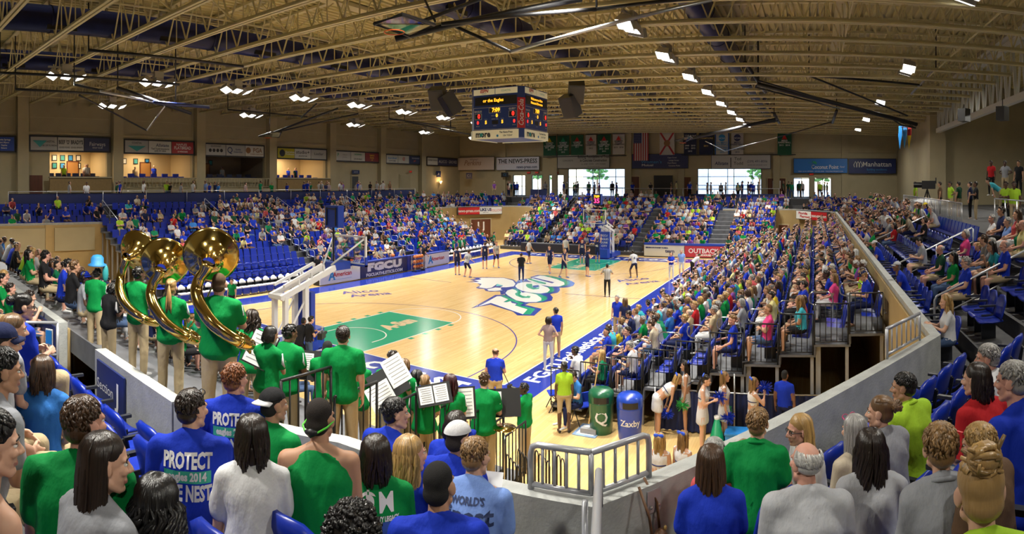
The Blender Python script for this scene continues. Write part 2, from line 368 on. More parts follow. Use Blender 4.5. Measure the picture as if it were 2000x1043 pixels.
window(7, -16.5, -18.3, 4.4, 6.55, [-16.5, -17.4, -18.3], [4.5, 6.5])
def door(idx, ya, yb, z1, leaves=2, lite=True):
    o = struct('door_%d' % idx, MB().box(34.9, 35.05, yb-.08, ya+.08, CZ, z1+.08), CREAM)
    for k in range(leaves):
        a = ya+(yb-ya)*k/leaves; b = ya+(yb-ya)*(k+1)/leaves
        MB().box(34.84, 34.92, b+.02, a-.02, CZ+.02, z1).build('door_leaf', WOODB, o)
        if lite: yc = (a+b)/2+(-.15 if k == 0 else .15); MB().box(34.82, 34.85, yc-.1, yc+.1, CZ+1.0, z1-.25).build('pane', PAPER, o)
door(1, 4.05, 2.96, 6.72, 1, False); door(2, -2.05, -2.98, 6.65, 1, False); door(3, -11.45, -13.4, 6.5)
MB().box(34.8, 35.0, -.9, 1.23, CZ, 6.85).build('vending_alcove', BLACK, wall_far)
# outside the windows
GRASS = mat('outdoor_grass', (.16,.3,.06), .9, noise=.3, scale=.5); PALE = mat('pale_render_wall', (.75,.72,.68), .8); LEAF = mat('tree_foliage', (.08,.2,.04), .9, noise=.5, scale=1.5)  # plain colours of grass, render and leaves
struct('ground_outside', MB().box(36, 120, -60, 60, 3.9, 4.2), mat('outdoor_paving', (.6,.58,.52), .9))  # one even pale paving colour
t = thing('pale_building', 'pale walled building standing outside the far windows', 'building', (70, 6, 4.2))
MB().box(0, 10, -20, 18, 0, 5.2).build('wall', PALE, t)
for y in (-16, -10, -4, 2, 8, 14): MB().box(-.1, .05, y-1, y+1, .6, 3.4).build('window', LGREY, t)
MB().box(-.4, 10.4, -20.4, 18.4, 5.2, 5.5).build('roof', PALE, t)
for k, (x, y, h) in enumerate([(52, -9, 6), (50, -17, 5.5), (55, -23, 6), (56, 16, 6), (53, 24, 6)]):
    t = thing('tree', 'leafy tree outside the far wall, %s from the near windows' % ordn(k), 'tree', (x, y, 4.2), group='trees outside the windows')
    MB().tube([(0,0,0), (.1,0,h*.5)], .14).build('trunk', BROWN, t)
    mb = MB(); rr = random.Random(k)
    for q in range(90):
        a = rr.uniform(0, 6.28); b = rr.uniform(.2, 1.6); z = h*.62+rr.uniform(-1.3, 1.5); mb.ell((b*math.cos(a), b*math.sin(a), z), (.32, .32, .2), 6, 4)
    mb.build('foliage', LEAF, t)
wr = MB(); wr.box(14, 35, -25.8, -25.5, 0, 14.5); wr.box(-40, 14, -25.8, -25.5, 12.6, 14.5); wr.box(-40, 14, -34.3, -34, 0, 14.5); wr.box(14, 14.3, -34, -25.5, 0, 14.5); wr.box(-40, -39.7, -34, 27, 0, 14.5)
wall_right = struct('wall_right', wr, BEIGE)
struct('trim_20', MB().box(13.2, 14.6, -26.1, -24.9, 0, 12.9), BEIGE); struct('trim_21', MB().box(-3, -1.9, -34.1, -33.6, 0, 12), BEIGE)
MB().box(34.9, 35.05, -26, 27, 9.25, 9.3).build('ledge', BEIGE2, wall_far)

# ------------------------------------------------------------------ setting: roof, joists, ducts
DZ = 13.3
DECK = mat('roof_deck', (.64,.55,.26), .6, noise=.05, scale=2)
mb = MB(); prof = []; y = -34.5
while y < 27.2: prof += [(y, DZ), (y+.14, DZ), (y+.17, DZ+.09), (y+.29, DZ+.09), (y+.32, DZ)]; y += .32
vs = [(x, yy, zz) for x in (-40, 35.3) for yy, zz in prof]; k = len(prof)
mb.add(vs, [(i, i+1, k+i+1, k+i) for i in range(k-1)])
ceiling = struct('ceiling', mb, DECK)
struct('roof', MB().box(-41, 36, -35, 28, DZ+.15, DZ+.4), DGREY)
zj = lambda y: 11.45+.018*y
JX = [-20.6+2.42*k for k in range(-7, 23)]
chord = mat('joist_cream', (.72,.64,.36), .5, noise=.05, scale=2)
def joist_meshes():
    b = MB(); seg = 8
    ys = np.linspace(-25.4, 26.9, seg+1)
    for a, c in zip(ys[:-1], ys[1:]):
        b.bar((-.085, a, zj(a)), (-.085, c, zj(c)), .11, .05); b.bar((.085, a, zj(a)), (.085, c, zj(c)), .11, .05)
        b.bar((-.04, a, zj(a)+.06), (-.04, c, zj(c)+.06), .018, .13); b.bar((.04, a, zj(a)+.06), (.04, c, zj(c)+.06), .018, .13)
    tp = MB(); tp.bar((0, -25.4, DZ-.06), (0, 26.9, DZ-.06), .22, .1)
    webs = []; n = 34; dy = 52.3/n
    for i in range(n):
        a = -25.4+i*dy
        webs.append(((0, a, zj(a)+.1), (0, a+dy/2, DZ-.08))); webs.append(((0, a+dy/2, DZ-.08), (0, a+dy, zj(a+dy)+.1)))
        webs.append(((0, a+dy/2, DZ-.08), (0, a+dy/2, zj(a+dy/2)+.1)))
    return b.mesh('bottom_chord'), tp.mesh('top_chord'), webs
bm_, tm_, webs = joist_meshes(); bm_.materials.append(chord); tm_.materials.append(chord)
wm = [];
for i, (p, q) in enumerate(webs):
    b = MB(); b.bar(p, q, .05 if i % 3 < 2 else .035); m_ = b.mesh('web_member'); m_.materials.append(chord); wm.append(m_)
b = MB()
for i, (p, q) in enumerate(webs): b.bar(p, q, .05 if i % 3 < 2 else .035)
wall_ = b.mesh('web'); wall_.materials.append(chord)
for k, x in enumerate(JX):
    t = thing('roof_joist', 'cream open web steel roof joist, %s counted from the near end' % ordn(k), 'joist', (x, 0, 0), group='roof joists')
    link('bottom_chord', bm_, None, t); link('top_chord', tm_, None, t)
    if 3 <= k <= 8:
        for m_ in wm: link('web_member', m_, None, t)
    else: link('web', wall_, None, t, 'stuff')
for k, y in enumerate((-22, -17.6, -9, 0.5, 9.2, 17.8, 23.5)):
    mb = MB(); mb.bar((-38, y, zj(y)+.12), (35, y, zj(y)+.12), .045); mb.bar((-38, y, DZ-.14), (35, y, DZ-.14), .05)
    if y in (-17.6, .5, 17.8):
        mb.bar((-38, y, DZ-.1), (35, y, DZ-.1), .5, .16)
        for x0, x1 in zip(JX[:-1], JX[1:]): mb.bar((x0, y, DZ-.1), (x1, y, zj(y)+.1), .04); mb.bar((x1, y, DZ-.1), (x0, y, zj(y)+.1), .04)
    tag(mb.build('bridging_line', chord), 'cream steel bridging crossing under the roof deck, %s from the right wall' % ordn(k), 'bridging', 'bridging lines')
DUCT = mat('blue_duct', (.012,.016,.075), .38, .35, noise=.2, scale=3)
for (y, z, r, lab) in ((13.7, 12.42, .5, 'navy round duct nearest the left wall'), (5.8, 12.4, .52, 'navy round duct second from the left wall'), (-4.7, 12.3, .5, 'navy round duct passing above the centre scoreboard'), (-12.4, 12.3, .5, 'navy round duct nearest the right wall')):
    t = thing('air_duct', lab, 'duct', (0, y, z), group='round ceiling ducts')
    MB().tube([(-36, 0, 0), (32, 0, 0)], r, 24).build('duct_body', DUCT, t, True)
    for x in np.arange(-34, 32, 2.42*1.5): MB().tube([(x-.03, 0, 0), (x+.03, 0, 0)], r+.025, 24).build('duct_band', DUCT, t)
    for x in np.arange(-33, 31, 4.84):
        MB().bar((x, -r*.7, -r*.75), (x+1.2, -r*.7, -r*.75), .1, .2).build('grille', BLACK, t)
# ------------------------------------------------------------------ light fixtures
LENS = mat('lamp_lens', (1, .96, .9), .3, emit=4); HOUS = mat('fixture_housing', (.45,.43,.38), .4, .3)
for i, (x, y) in enumerate(LAMPS):
    side = 'right' if y < 0 else 'left'
    row = ('added row in the right hand alcove' if y < -25 else ('inner row along the %s of the court' if abs(y) < 15 else 'outer row above the %s stand') % side)
    k = [q for q in LAMPS if q[1] == y].index((x, y))
    t = thing('arena_light', 'hanging arena light, %s from the near end, %s' % (ordn(k), row), 'light', (x, y, 11.0), group='hanging arena lights')
    s = -1 if y > 0 else 1
    for dx, tl in ((-.72, .5), (.0, .12), (.72, -.3)):
        M = Matrix.Translation((dx, 0, .02)) @ Matrix.Rotation(tl, 4, 'Y') @ Matrix.Rotation(.25*s, 4, 'X')
        MB().add([(-.2,-.2,.28),(.2,-.2,.28),(.2,.2,.28),(-.2,.2,.28),(-.23,-.29,0),(.23,-.29,0),(.23,.29,0),(-.23,.29,0)], [(0,1,2,3),(0,4,5,1),(1,5,6,2),(2,6,7,3),(3,7,4,0)]).xf(M).build('reflector', HOUS, t)
        MB().box(-.2, .2, -.26, .26, -.005, .015).xf(M).build('lens', LENS, t)
    MB().box(-.9, .9, -.05, .05, .42, .5).build('mounting_rail', HOUS, t)
    MB().box(-.25, .25, -.15, .15, .3, .62).build('ballast_box', HOUS, t)
# right hand truss
t = thing('long_span_truss', 'deep pale steel truss spanning the right hand opening', 'truss', (0, -25.5, 0))
PALEST = mat('pale_truss', (.72,.72,.68), .5)
for z, h in ((9.85, .32), (12.5, .3)): MB().bar((-39, 0, z), (14, 0, z), .3, h).build('chord', PALEST, t)
x = -38.5
while x < 13:
    MB().bar((x, 0, 9.9), (x+.55, 0, 12.45), .14).build('web_member', PALEST, t); MB().bar((x+.55, 0, 12.45), (x+1.1, 0, 9.9), .09).build('web_member', PALEST, t); x += 1.32
MB().tube([(-39, -.0, 12.9), (13.6, 0, 12.9)], .12).build('pipe', PALEST, t)
# ------------------------------------------------------------------ tiers, retaining wall, concourse
RING = [(-26.5,15.),(-26.5,-10.6),(-25.75,-12.4),(-25.5,-14.75),(-20.4,-18.3),(20.4,-18.2),(26.,-14.5),(26.,14.5),(20.4,18.2),(-23.,18.2)]
def offset(poly, d):
    n = len(poly); out = []
    for i in range(n):
        p0 = Vector(poly[i-1]); p1 = Vector(poly[i]); p2 = Vector(poly[(i+1) % n])
        a = (p1-p0).normalized(); b = (p2-p1).normalized(); na = Vector((a.y,-a.x)); nb = Vector((b.y,-b.x))
        m = (na+nb).normalized(); k = d/max(.35, m.dot(na)); out.append((p1.x+m.x*k, p1.y+m.y*k))
    return out
WZ = 3.6; ROWD = .85; RZ = lambda k: 2.75+.35*k; WT = .22
def ring_prism(mb, d0, d1, z0, z1, skip=()):
    A = offset(RING, d0) if d0 else RING; B = offset(RING, d1); n = len(A)
    for i in range(n):
        if i in skip: continue
        j = (i+1) % n
        mb.prism([A[i], A[j], B[j], B[i]], z0, z1)
    return mb
mb = MB(); ring_prism(mb, .05, WT, 0, WZ, skip=(0,))
mb.box(-26.5-WT, -26.55, -6.5, 15.2, 0, WZ); mb.box(-26.5-WT, -26.55, -10.6, -8.25, 0, WZ)
wall_bowl = struct('wall_bowl', mb, CONC)
mb = MB(); ring_prism(mb, -.0, .055, 0, WZ-.12, skip=(0,)); mb.box(-26.555, -26.5, -6.5, 15, 0, WZ-.12); mb.box(-26.555, -26.5, -10.6, -8.25, 0, WZ-.12)
mb.build('tan_facing', TAN, wall_bowl)
for (x0, x1) in ((-26, -23.2), (-22.9, -19.6), (-19.0, -16.4)): MB().box(x0, x1, 18.12, 18.2, 1.9, 3.3).build('recessed_panel', BEIGE2, wall_bowl)
MB().box(-19.6, -19.2, 18.05, 18.2, 0, WZ-.1).build('pilaster', TAN, wall_bowl)
struct('trim_30', MB().box(-20.75, -20.1, 17.95, 18.2, .2, 2.0), mat('grey_box', (.14,.13,.11), .6)); struct('trim_31', MB().box(-21.7, -21.3, 18.0, 18.2, .5, 1.6), mat('grey_box', (.14,.13,.11), .6))
for k in range(4):
    mb = MB(); ring_prism(mb, WT+k*ROWD, WT+(k+1)*ROWD, RZ(k)-.4, RZ(k)); struct('floor_tier_%d' % (k+1), mb, DCONC)
mb = MB(); ring_prism(mb, WT+4*ROWD, 8.78, CZ-.3, CZ); mb.box(-39.5, 13, -34, -26.9, CZ-.3, CZ); mb.box(-39.6, -35, -27, 26.9, CZ-.3, CZ)
struct('floor_concourse', mb, DCONC)
mb = MB(); ring_prism(mb, WT+4*ROWD-.02, WT+4*ROWD+.02, RZ(3), CZ+.02); struct('trim_32', mb, DGREY)

def bleacher(name, label, length0, length1, front, depth, rise, n, z0, axis, sgn, mtread):
    """telescopic tiers; axis 'y': rows run along x, climbing towards sgn*y"""
    t = thing(name, label, 'bleachers')
    L0 = length0
    for k in range(n):
        a = front+k*depth; b = a+depth; z = z0+k*rise
        length0 = L0 if not (sgn < 0 and axis == 'x' and k == 7) else -10.7
        if length0 != L0: b = 26.49
        def bx(m, u0, u1, v0, v1, w0, w1):
            v0, v1 = sorted((sgn*v0, sgn*v1))
            return m.box(u0, u1, v0, v1, w0, w1) if axis == 'y' else m.box(v0, v1, u0, u1, w0, w1)
        mb = MB(); bx(mb, length0, length1, a-.03, b, z-.06, z); bx(mb, length0, length1, b-.03, b, z, z+rise-.06); mb.build('tread', mtread, t)
        for u in (length0+.1, (length0+length1)/2, length1-.1):
            if z > .4: mb = MB(); bx(mb, u-.04, u+.04, b-.12, b-.04, 0, z-.06); mb.build('support_post', GREY, t)
        mb = MB(); bx(mb, length0+.02, length1-.02, a, a+.02, max(0, z-rise), z-.06); mb.build('riser', DGREY, t)
    return t
TREAD = mat('grey_tread', (.13,.135,.15), .45, noise=.25, scale=3)
NR = 10; RD = .84; RR = .247; RZ0 = .21; RF = 9.8
bl_r = bleacher('bleacher', 'stepped grey seating deck beside the right hand sideline, ending in a black rail', -15.6, 15.8, RF, RD, RR, NR, RZ0, 'y', -1, TREAD)
RL = .31
bl_l = bleacher('bleacher', 'stepped grey seating deck behind the scorer tables', -16.0, 16.0, RF+.6, .775, RL, NR, RZ0, 'y', 1, TREAD)
FD = .82; FR = .32
bl_f = bleacher('bleacher', 'stepped grey seating deck behind the far basket', -13., 11., 17.7, .82, FR, 10, .3, 'x', 1, TREAD)
NX0, NDD, NRR = 19.6, .86, .39
bl_n = bleacher('bleacher', 'stepped grey seating deck below the near concrete wall where the band stands', -11.05, 13., NX0, NDD, NRR, 8, .4, 'x', -1, TREAD)

# ------------------------------------------------------------------ rails
RAIL = mat('rail_grey', (.55,.56,.60), .3, .6); BRAIL = mat('rail_black', (.012,.012,.014), .4)
def railing(name, label, pts, h, m, gap=.12, mid=(), r=.02, br=.009, group=None, kind=None, bars=True, loops=False, parent=None, postgap=2.4):
    """rail along pts (base points) with posts and balusters"""
    t = thing(name, label, 'railing', group=group) if parent is None else parent
    up = Vector((0,0,1)); pts = [Vector(p) for p in pts]
    MB().tube([p+up*h for p in pts], r, 8).build('top_rail', m, t, True)
    for q in mid: MB().tube([p+up*q for p in pts], r*.8, 6).build('lower_rail', m, t, True)
    bl = MB(); nb = 0
    for a, b in zip(pts[:-1], pts[1:]):
        L = (b-a).length; k = max(1, round(L/postgap))
        for i in range(k+1):
            p = a.lerp(b, i/k); MB().tube([p, p+up*h], r, 6).build('post', m, t, True)
        if bars:
            k = max(1, round(L/gap)); lo = mid[0] if mid else .08
            for i in range(1, k):
                p = a.lerp(b, i/k); q = MB().tube([p+up*lo, p+up*h], br, 5)
                q.build('baluster', m, t, True)
    return t
# end rail of the right hand deck: a black guard at each step
for k in range(NR):
    y0 = -(RF+k*RD); z = RZ0+k*RR
    railing('guard_rail', 'black guard rail closing the end of the %s step up of the right hand deck' % ordn(k), [(-15.62, y0+.02, z), (-15.62, y0-RD+.06, z)], .98, BRAIL, .13, (.07,), .018, .011, group='black guards on the right hand deck')
# near end deck: black loop rails
for k in range(7):
    x0 = -(NX0+k*NDD); z = .4+k*NRR
    railing('guard_rail', 'black guard rail closing the end of the %s step up of the band deck' % ordn(k), [(x0, -11.1, z), (x0-NDD+.06, -11.1, z)], 1.02, BRAIL, .13, (.07,), .02, .012, group='black guards on the band deck')
for k in range(4):
    x0 = -20.6+.2*k; y = -11.2-.2*k
    t = thing('loop_rail', 'black looped rack rail standing on the floor below the near corner, %s from the court' % ordn(k), 'railing', (x0, y-.3, 0), .9, group='looped rack rails')
    for j in range(5): MB().tube([(j*.16, 0, 0), (j*.16, 0, .95), (j*.16+.03, 0, 1.02), (j*.16+.1, 0, 1.02), (j*.16+.13, 0, .95), (j*.16+.13, 0, 0)], .012, 6).build('loop', BRAIL, t, True)
    MB().tube([(0,0,.1), (.8,0,.1)], .012, 6).build('base_bar', BRAIL, t, True)
# chrome aisle loops in the right deck
def aisle_loop(x, y, z, label, group, rz=0., m=CHROME):
    t = thing('aisle_loop_rail', label, 'railing', (x, y, z), rz, group)
    MB().tube([(0,-.33,0), (0,-.33,.72), (0,-.29,.84), (0,-.2,.9), (0,.2,.9), (0,.3,.84), (0,.33,.72), (0,.3,.6), (0,.2,.54), (0,-.33,.5)], .019, 8).build('loop', m, t, True)
for k in range(1, NR):
    for j, x in enumerate((-13.6, -3.6, 6.4)):
        aisle_loop(x, -(RF+k*RD+.15), RZ0+k*RR, 'chrome aisle loop, %s step of the right deck, %s aisle from the near end' % (ordn(k), ordn(j)), 'aisle loops on the right hand deck')
for k in range(1, NR):
    for j, x in enumerate((-4.2, 5.0)):
        aisle_loop(x, RF+.6+k*.775+.15, RZ0+k*RL, 'grey aisle loop, %s step behind the scorers, %s aisle from the near end' % (ordn(k), ordn(j)), 'aisle loops on the left hand deck', m=RAIL)
# silver guard on the near corner of the wall
P3 = Vector((-25.5, -14.75, WZ)); dA = (Vector((-25.75,-12.4,WZ))-P3).normalized(); dB = (Vector((-20.4,-18.3,WZ))-P3).normalized(); off_ = Vector((-.1,-.05,0))
SILV = mat('silver_rail', (.42,.43,.46), .3, .35)
t = thing('corner_guard_rail', 'silver tubular guard rail bent round the corner of the near concrete wall', 'railing')
for d_, L in ((dA, .50), (dB, .58)):
    a = P3+off_; b = a+d_*L; u = Vector((0,0,1))
    MB().tube([a+u*.36, b-d_*.06+u*.36, b-d_*.015+u*.34, b+u*.28, b+u*.0], .026, 10).build('top_rail', SILV, t, True)
    MB().tube([a+u*.04, b+u*.04], .022, 8).build('lower_rail', SILV, t, True)
    for i in range(0 if d_ is dA else 1, 5): p = a+d_*(L*i/5.0); MB().tube([p+u*.04, p+u*.36], .014 if i else .024, 8).build('baluster', SILV, t, True)
    q = b-d_*.05; n_ = Vector((d_.y, -d_.x, 0)) if d_ is dA else Vector((d_.y, -d_.x, 0))
    pm = MB(); plate(pm, q+n_*.13+Vector((0,0,-.13)), n_, .14, .18, .02); pm.build('mounting_plate', SILV, t)
    for s in (-.04, .04): MB().ell(q+n_*.14+d_*s+Vector((0,0,-.17)), (.014,.014,.014), 8, 6).build('bolt', CHROME, t, True)
t = thing('stair_handrail', 'silver stair handrail running down the aisle to the near wall corner', 'railing')
MB().tube([(-25.68,-14.9,3.6), (-25.68,-14.9,3.86), (-25.75,-14.92,3.9), tuple(at_d(1164,1043,3.1)), tuple(at_d(1166,1200,2.3))], .028, 10).build('handrail', SILV, t, True)
MB().tube([(-26.35,-15.05,3.0), (-26.35,-15.05,4.0)], .022, 8).build('post', SILV, t, True)
# short silver guard at the right end of the near wall
q0 = Vector((-20.75,-18.12,WZ)); q1 = Vector((-21.65,-17.5,WZ))
railing('short_guard_rail', 'short silver guard rail on top of the sloping near wall beside the lower ledge', [q0, q1], .42, SILV, .16, (.06,), .026, .014, postgap=3)
railing('aisle_guard_rail', 'grey looped guard rail in the aisle between the two section signs', [(-26.9,-7.0,RZ(0)), (-28.2,-7.0,RZ(0)+.1)], .98, SILV, .5, (.45,), .026, .014, bars=False)
# handrails on the right hand upper tier and behind
def slope_rail(label, a, b, h=.9, m=RAIL, group='sloping handrails'):
    t = thing('handrail', label, 'railing', group=group); a = Vector(a); b = Vector(b); u = Vector((0,0,1)); mid = a.lerp(b, .5)
    MB().tube([a+u*.05, a+u*(h-.06), a+(b-a)*.02+u*h, b-(b-a)*.02+u*h, b+u*(h-.06), b], .024, 8).build('top_rail', m, t, True)
    MB().tube([a+u*h*.5, b+u*h*.5], .018, 6).build('lower_rail', m, t, True)
    MB().tube([mid, mid+u*h], .02, 6).build('post', m, t, True)
for j, x in enumerate((-17.6, -12.2, -5, 3., 11)):
    slope_rail('pale handrail climbing the right hand upper tier, %s aisle from the near end' % ordn(j), (x, -19.0, RZ(0)), (x, -21.3, RZ(3)))
for j, x in enumerate((-14.5, -6.3, 0.6, 8.5, 15.5)):
    slope_rail('pale handrail climbing the left hand upper tier, %s aisle from the near end' % ordn(j), (x, 18.9, RZ(0)), (x, 21.6, RZ(3)+.2))
for j, (y, x0) in enumerate(((8.3, 26.5), (-9.2, 26.5), (-13.6, 26.9), (13., 26.9))):
    slope_rail('pale handrail climbing the far upper tier, %s of the four' % ordn(j), (x0, y, RZ(0)), (x0+3.2, y, RZ(3)+.3))
C1 = WT+4*ROWD+.05
railing('concourse_rail', 'long grey rail along the front of the left concourse', [(-21, 18.2+C1, CZ), (19, 18.2+C1, CZ)], 1.05, RAIL, .13, (.1,), .022, .01, bars=False, postgap=3.2)
railing('concourse_rail', 'long grey rail along the front of the far concourse', [(26+C1, -13, CZ), (26+C1, 13, CZ)], 1.05, RAIL, .13, (.1,), .022, .01, bars=False, postgap=3.2)
railing('concourse_rail', 'grey barred rail of the camera platform beside the right hand tier', [(-8.5, -18.2-C1, CZ-.2), (6, -18.2-C1, CZ-.2)], 1.1, RAIL, .2, (.1,), .022, .012)
railing('concourse_rail', 'grey rail of the far right concourse beside the high bleachers', [(-17, -18.2-C1-.8, CZ), (-10, -18.2-C1-.8, CZ)], 1.1, RAIL, .2, (.1,), .022, .012, bars=False, postgap=1.2)
NAVYP = mat('navy_panel', (.014,.026,.12), .5)
mb = MB(); mb.box(-21, 19, 18.2+C1+.06, 18.2+C1+.09, CZ, CZ+.92); tag(mb.build('concourse_screen', NAVYP), 'dark navy screen behind the left concourse rail', 'screen')
mb = MB(); mb.box(26+C1+.06, 26+C1+.09, -13, -3.8, CZ, CZ+.5); tag(mb.build('concourse_screen', NAVYP), 'dark navy screen behind the right part of the far concourse rail', 'screen'); mb = MB(); mb.box(26+C1+.06, 26+C1+.09, 12, 14, CZ, CZ+.9); tag(mb.build('concourse_screen', NAVYP), 'short dark navy screen behind the left end of the far concourse rail', 'screen')

# ------------------------------------------------------------------ seats
SEATB = mat('seat_blue', (.006,.024,.30), .3, spec=.5); SEATD = mat('seat_standard', (.02,.022,.03), .4)
def shell(nx, nz, fn, th):
    vs = []; fs = []
    for k in (0, 1):
        for i in range(nz+1):
            for j in range(nx+1): vs.append(fn(j/nx*2-1, i/nz, k*th))
    o = (nx+1)*(nz+1)
    for i in range(nz):
        for j in range(nx):
            a = i*(nx+1)+j; fs.append((a, a+1, a+nx+2, a+nx+1)); fs.append((o+a, o+a+nx+1, o+a+nx+2, o+a+1))
    edge = [(0,j) for j in range(nx)]+[(i,nx) for i in range(nz)]+[(nz,nx-j) for j in range(nx)]+[(nz-i,0) for i in range(nz)]
    ids = [i*(nx+1)+j for i, j in edge]
    for a, b in zip(ids, ids[1:]+ids[:1]): fs.append((b, a, o+a, o+b))
    return vs, fs
def back_fn(u, v, t):
    w = .235*(1-.16*max(0, v-.75)**2*16*.9); z = .44+.42*v-.06*abs(u)**4*(v > .8)
    return (-.17-.11*v-.05*(1-u*u)+t+.03*(v > .95), u*w, z)
def pan_fn(u, v, t): return (-.2+.42*v, u*.225, .42+.03*u*u-.025*math.sin(PI*v)+.02*(v > .95)*-1-t)
SB = MB(); SB.add(*shell(6, 5, back_fn, .03)); me_sb = SB.mesh('backrest', True); me_sb.materials.append(SEATB)
SP = MB(); SP.add(*shell(4, 4, pan_fn, .03)); me_sp = SP.mesh('seat_pan', True); me_sp.materials.append(SEATB)
SL = MB(); SL.box(-.2, .08, -.262, -.238, 0, .46); SL.box(-.24, .12, -.275, -.225, .6, .635); SL.bar((-.2,-.25,.4), (-.24,-.25,.62), .025, .05); me_sl = SL.mesh('standard'); me_sl.materials.append(SEATD)
SEATN = [0]; LOWB = MB()
def seat(x, y, z, face, label, group):
    SEATN[0] += 1
    t = thing('stadium_seat', label, 'seat', (x, y, z), face, group)
    link('backrest', me_sb, None, t); link('seat_pan', me_sp, None, t); link('standard', me_sl, None, t)
    return t
def low_seat(mb, x, y, z, a):
    c, s = math.cos(a), math.sin(a)
    def P(u, v, w): return (x+c*u-s*v, y+s*u+c*v, z+w)
    mb.add([P(-.2,-.23,.4), P(-.2,.23,.4), P(-.3,.2,.85), P(-.3,-.2,.85), P(-.16,-.23,.4), P(-.16,.23,.4), P(-.26,.2,.85), P(-.26,-.2,.85), P(-.25,0,.62)],
           [(0,1,8),(1,2,8),(2,3,8),(3,0,8),(4,7,6,5),(3,2,6,7),(0,3,7,4),(1,5,6,2)])
    mb.add([P(-.18,-.22,.38), P(.22,-.22,.42), P(.22,.22,.42), P(-.18,.22,.38), P(.2,-.2,.36), P(.2,.2,.36)], [(0,1,2,3),(1,4,5,2)])
# ------------------------------------------------------------------ basket stands
PAD = mat('pad_blue', (.015,.05,.36), .35); HW = mat('hoop_white', (.72,.72,.72), .35); BGL = mat('backboard_glass', (.86,.9,.92), .03, trans=1.0); ORANGE = mat('rim_orange', (.8,.13,.02), .4); NET = mat('net_cord', (.8,.8,.8), .7)
def basket(label, sg, writing):
    t = thing('basket_stand', label, 'basketball hoop', (0, 0, 0)); bx = sg*13.1; X = lambda d: sg*(14.325+d)
    mb = MB(); mb.box(min(X(1.0), X(3.1)), max(X(1.0), X(3.1)), -.65, .65, .06, .38); mb.build('base', PAD, t)
    for y in (-.3, .3):
        MB().bar((X(2.25), y, .3), (X(2.25), y, 2.05), .16, .16).build('rear_post', HW, t); MB().bar((X(1.3), y, .3), (X(1.3), y, 2.3), .16, .18).build('front_post', HW, t)
        MB().bar((X(2.45), y, 2.02), (X(-.15), y, 2.86), .13, .2).build('lower_arm', HW, t); MB().bar((X(2.3), y*.9, 2.42), (X(.45), y*.8, 3.02), .08, .1).build('upper_arm', HW, t)
        MB().bar((X(2.3), y, .4), (X(1.3), y, 1.9), .05).build('brace', HW, t)
        for d in (.4, 1.0, 1.6): MB().bar((X(d), y, 2.68-.32*(d-.4)), (X(d), y*.85, 3.02-.33*(d-.4)), .06).build('link', HW, t)
        MB().tube([(X(-.05), y*.7, 2.95), (bx+sg*.05, y*2.8, 3.88)], .035, 8).build('board_strut', HW, t, True)
    MB().box(min(X(2.1), X(2.5)), max(X(2.1), X(2.5)), -.36, .36, 1.98, 2.12).build('cross_beam', HW, t)
    mb = MB(); mb.box(min(X(.95), X(1.15)), max(X(.95), X(1.15)), -.42, .42, .36, 2.1); p = mb.build('front_pad', PAD, t)
    mb = MB(); mb.prism([(X(.95), -.5), (X(.5), -.42), (X(.5), .42), (X(.95), .5)], .05, .75); mb.build('toe_pad', PAD, t)
    mb = MB(); mb.box(min(X(-.2), X(-1.05)), max(X(-.2), X(-1.05)), -.26, .26, 2.72, 3.02); mb.build('arm_pad', PAD, t)
    s0 = min(X(.95), X(1.15))-.01 if sg > 0 else max(X(.95), X(1.15))+.01
    for k, s in enumerate(writing): text(s, (s0, 0, 1.8-.28*k), (-sg, 0, 0), .22, WHITE, p)
    mb = MB(); mb.box(bx-.015, bx+.015, -.89, .89, 2.93, 3.94); mb.build('backboard', BGL, t)
    fr = MB()
    for (y0, y1, z0, z1) in ((-.93,.93,3.93,3.99), (-.93,.93,2.88,2.94), (-.93,-.87,2.94,3.93), (.87,.93,2.94,3.93)): fr.box(bx-.04, bx+.04, y0, y1, z0, z1)
    fr.build('board_frame', HW, t); MB().box(bx-.06, bx+.06, -.95, .95, 2.83, 2.9).build('edge_pad', PAD, t)
    for y in (-.95, .9): MB().box(bx-.06, bx+.06, y, y+.05, 2.83, 3.2).build('edge_pad', PAD, t)
    sq = MB(); f = bx-sg*.02
    for (y0, y1, z0, z1) in ((-.305,.305,3.47,3.52), (-.305,.305,3.06,3.11), (-.305,-.255,3.11,3.47), (.255,.305,3.11,3.47)): sq.box(min(f, f-sg*.006), max(f, f-sg*.006), y0, y1, z0, z1)
    sq.build('target_square', WHITE, t)
    rc = (bx-sg*.38, 0, 3.05); pts = [(rc[0]+.228*math.cos(a), .228*math.sin(a), 3.05) for a in np.linspace(0, 2*PI, 25)[:-1]]
    MB().tube(pts, .012, 6, True).build('rim', ORANGE, t, True); MB().box(min(bx, bx-sg*.17), max(bx, bx-sg*.17), -.08, .08, 2.98, 3.06).build('rim_bracket', ORANGE, t)
    nb = MB()
    for i in range(14):
        for d in (1, -1):
            P = []
            for q in range(6): a = 2*PI*i/14+d*q*.22; rr = .222-.1*(q/5)**.7; P.append((rc[0]+rr*math.cos(a), rr*math.sin(a), 3.04-.42*q/5))
            nb.tube(P, .006, 4)
    nb.build('net', NET, t)
    return t
basket('white portable basket stand nearest the band, seen from behind, folded arm reaching over the court', -1, ('FGCU',))
basket('white portable basket stand at the far end with blue padded base', 1, ('FGCU', 'EAGLES', 'DUNK', 'CITY', 'A-SUN'))
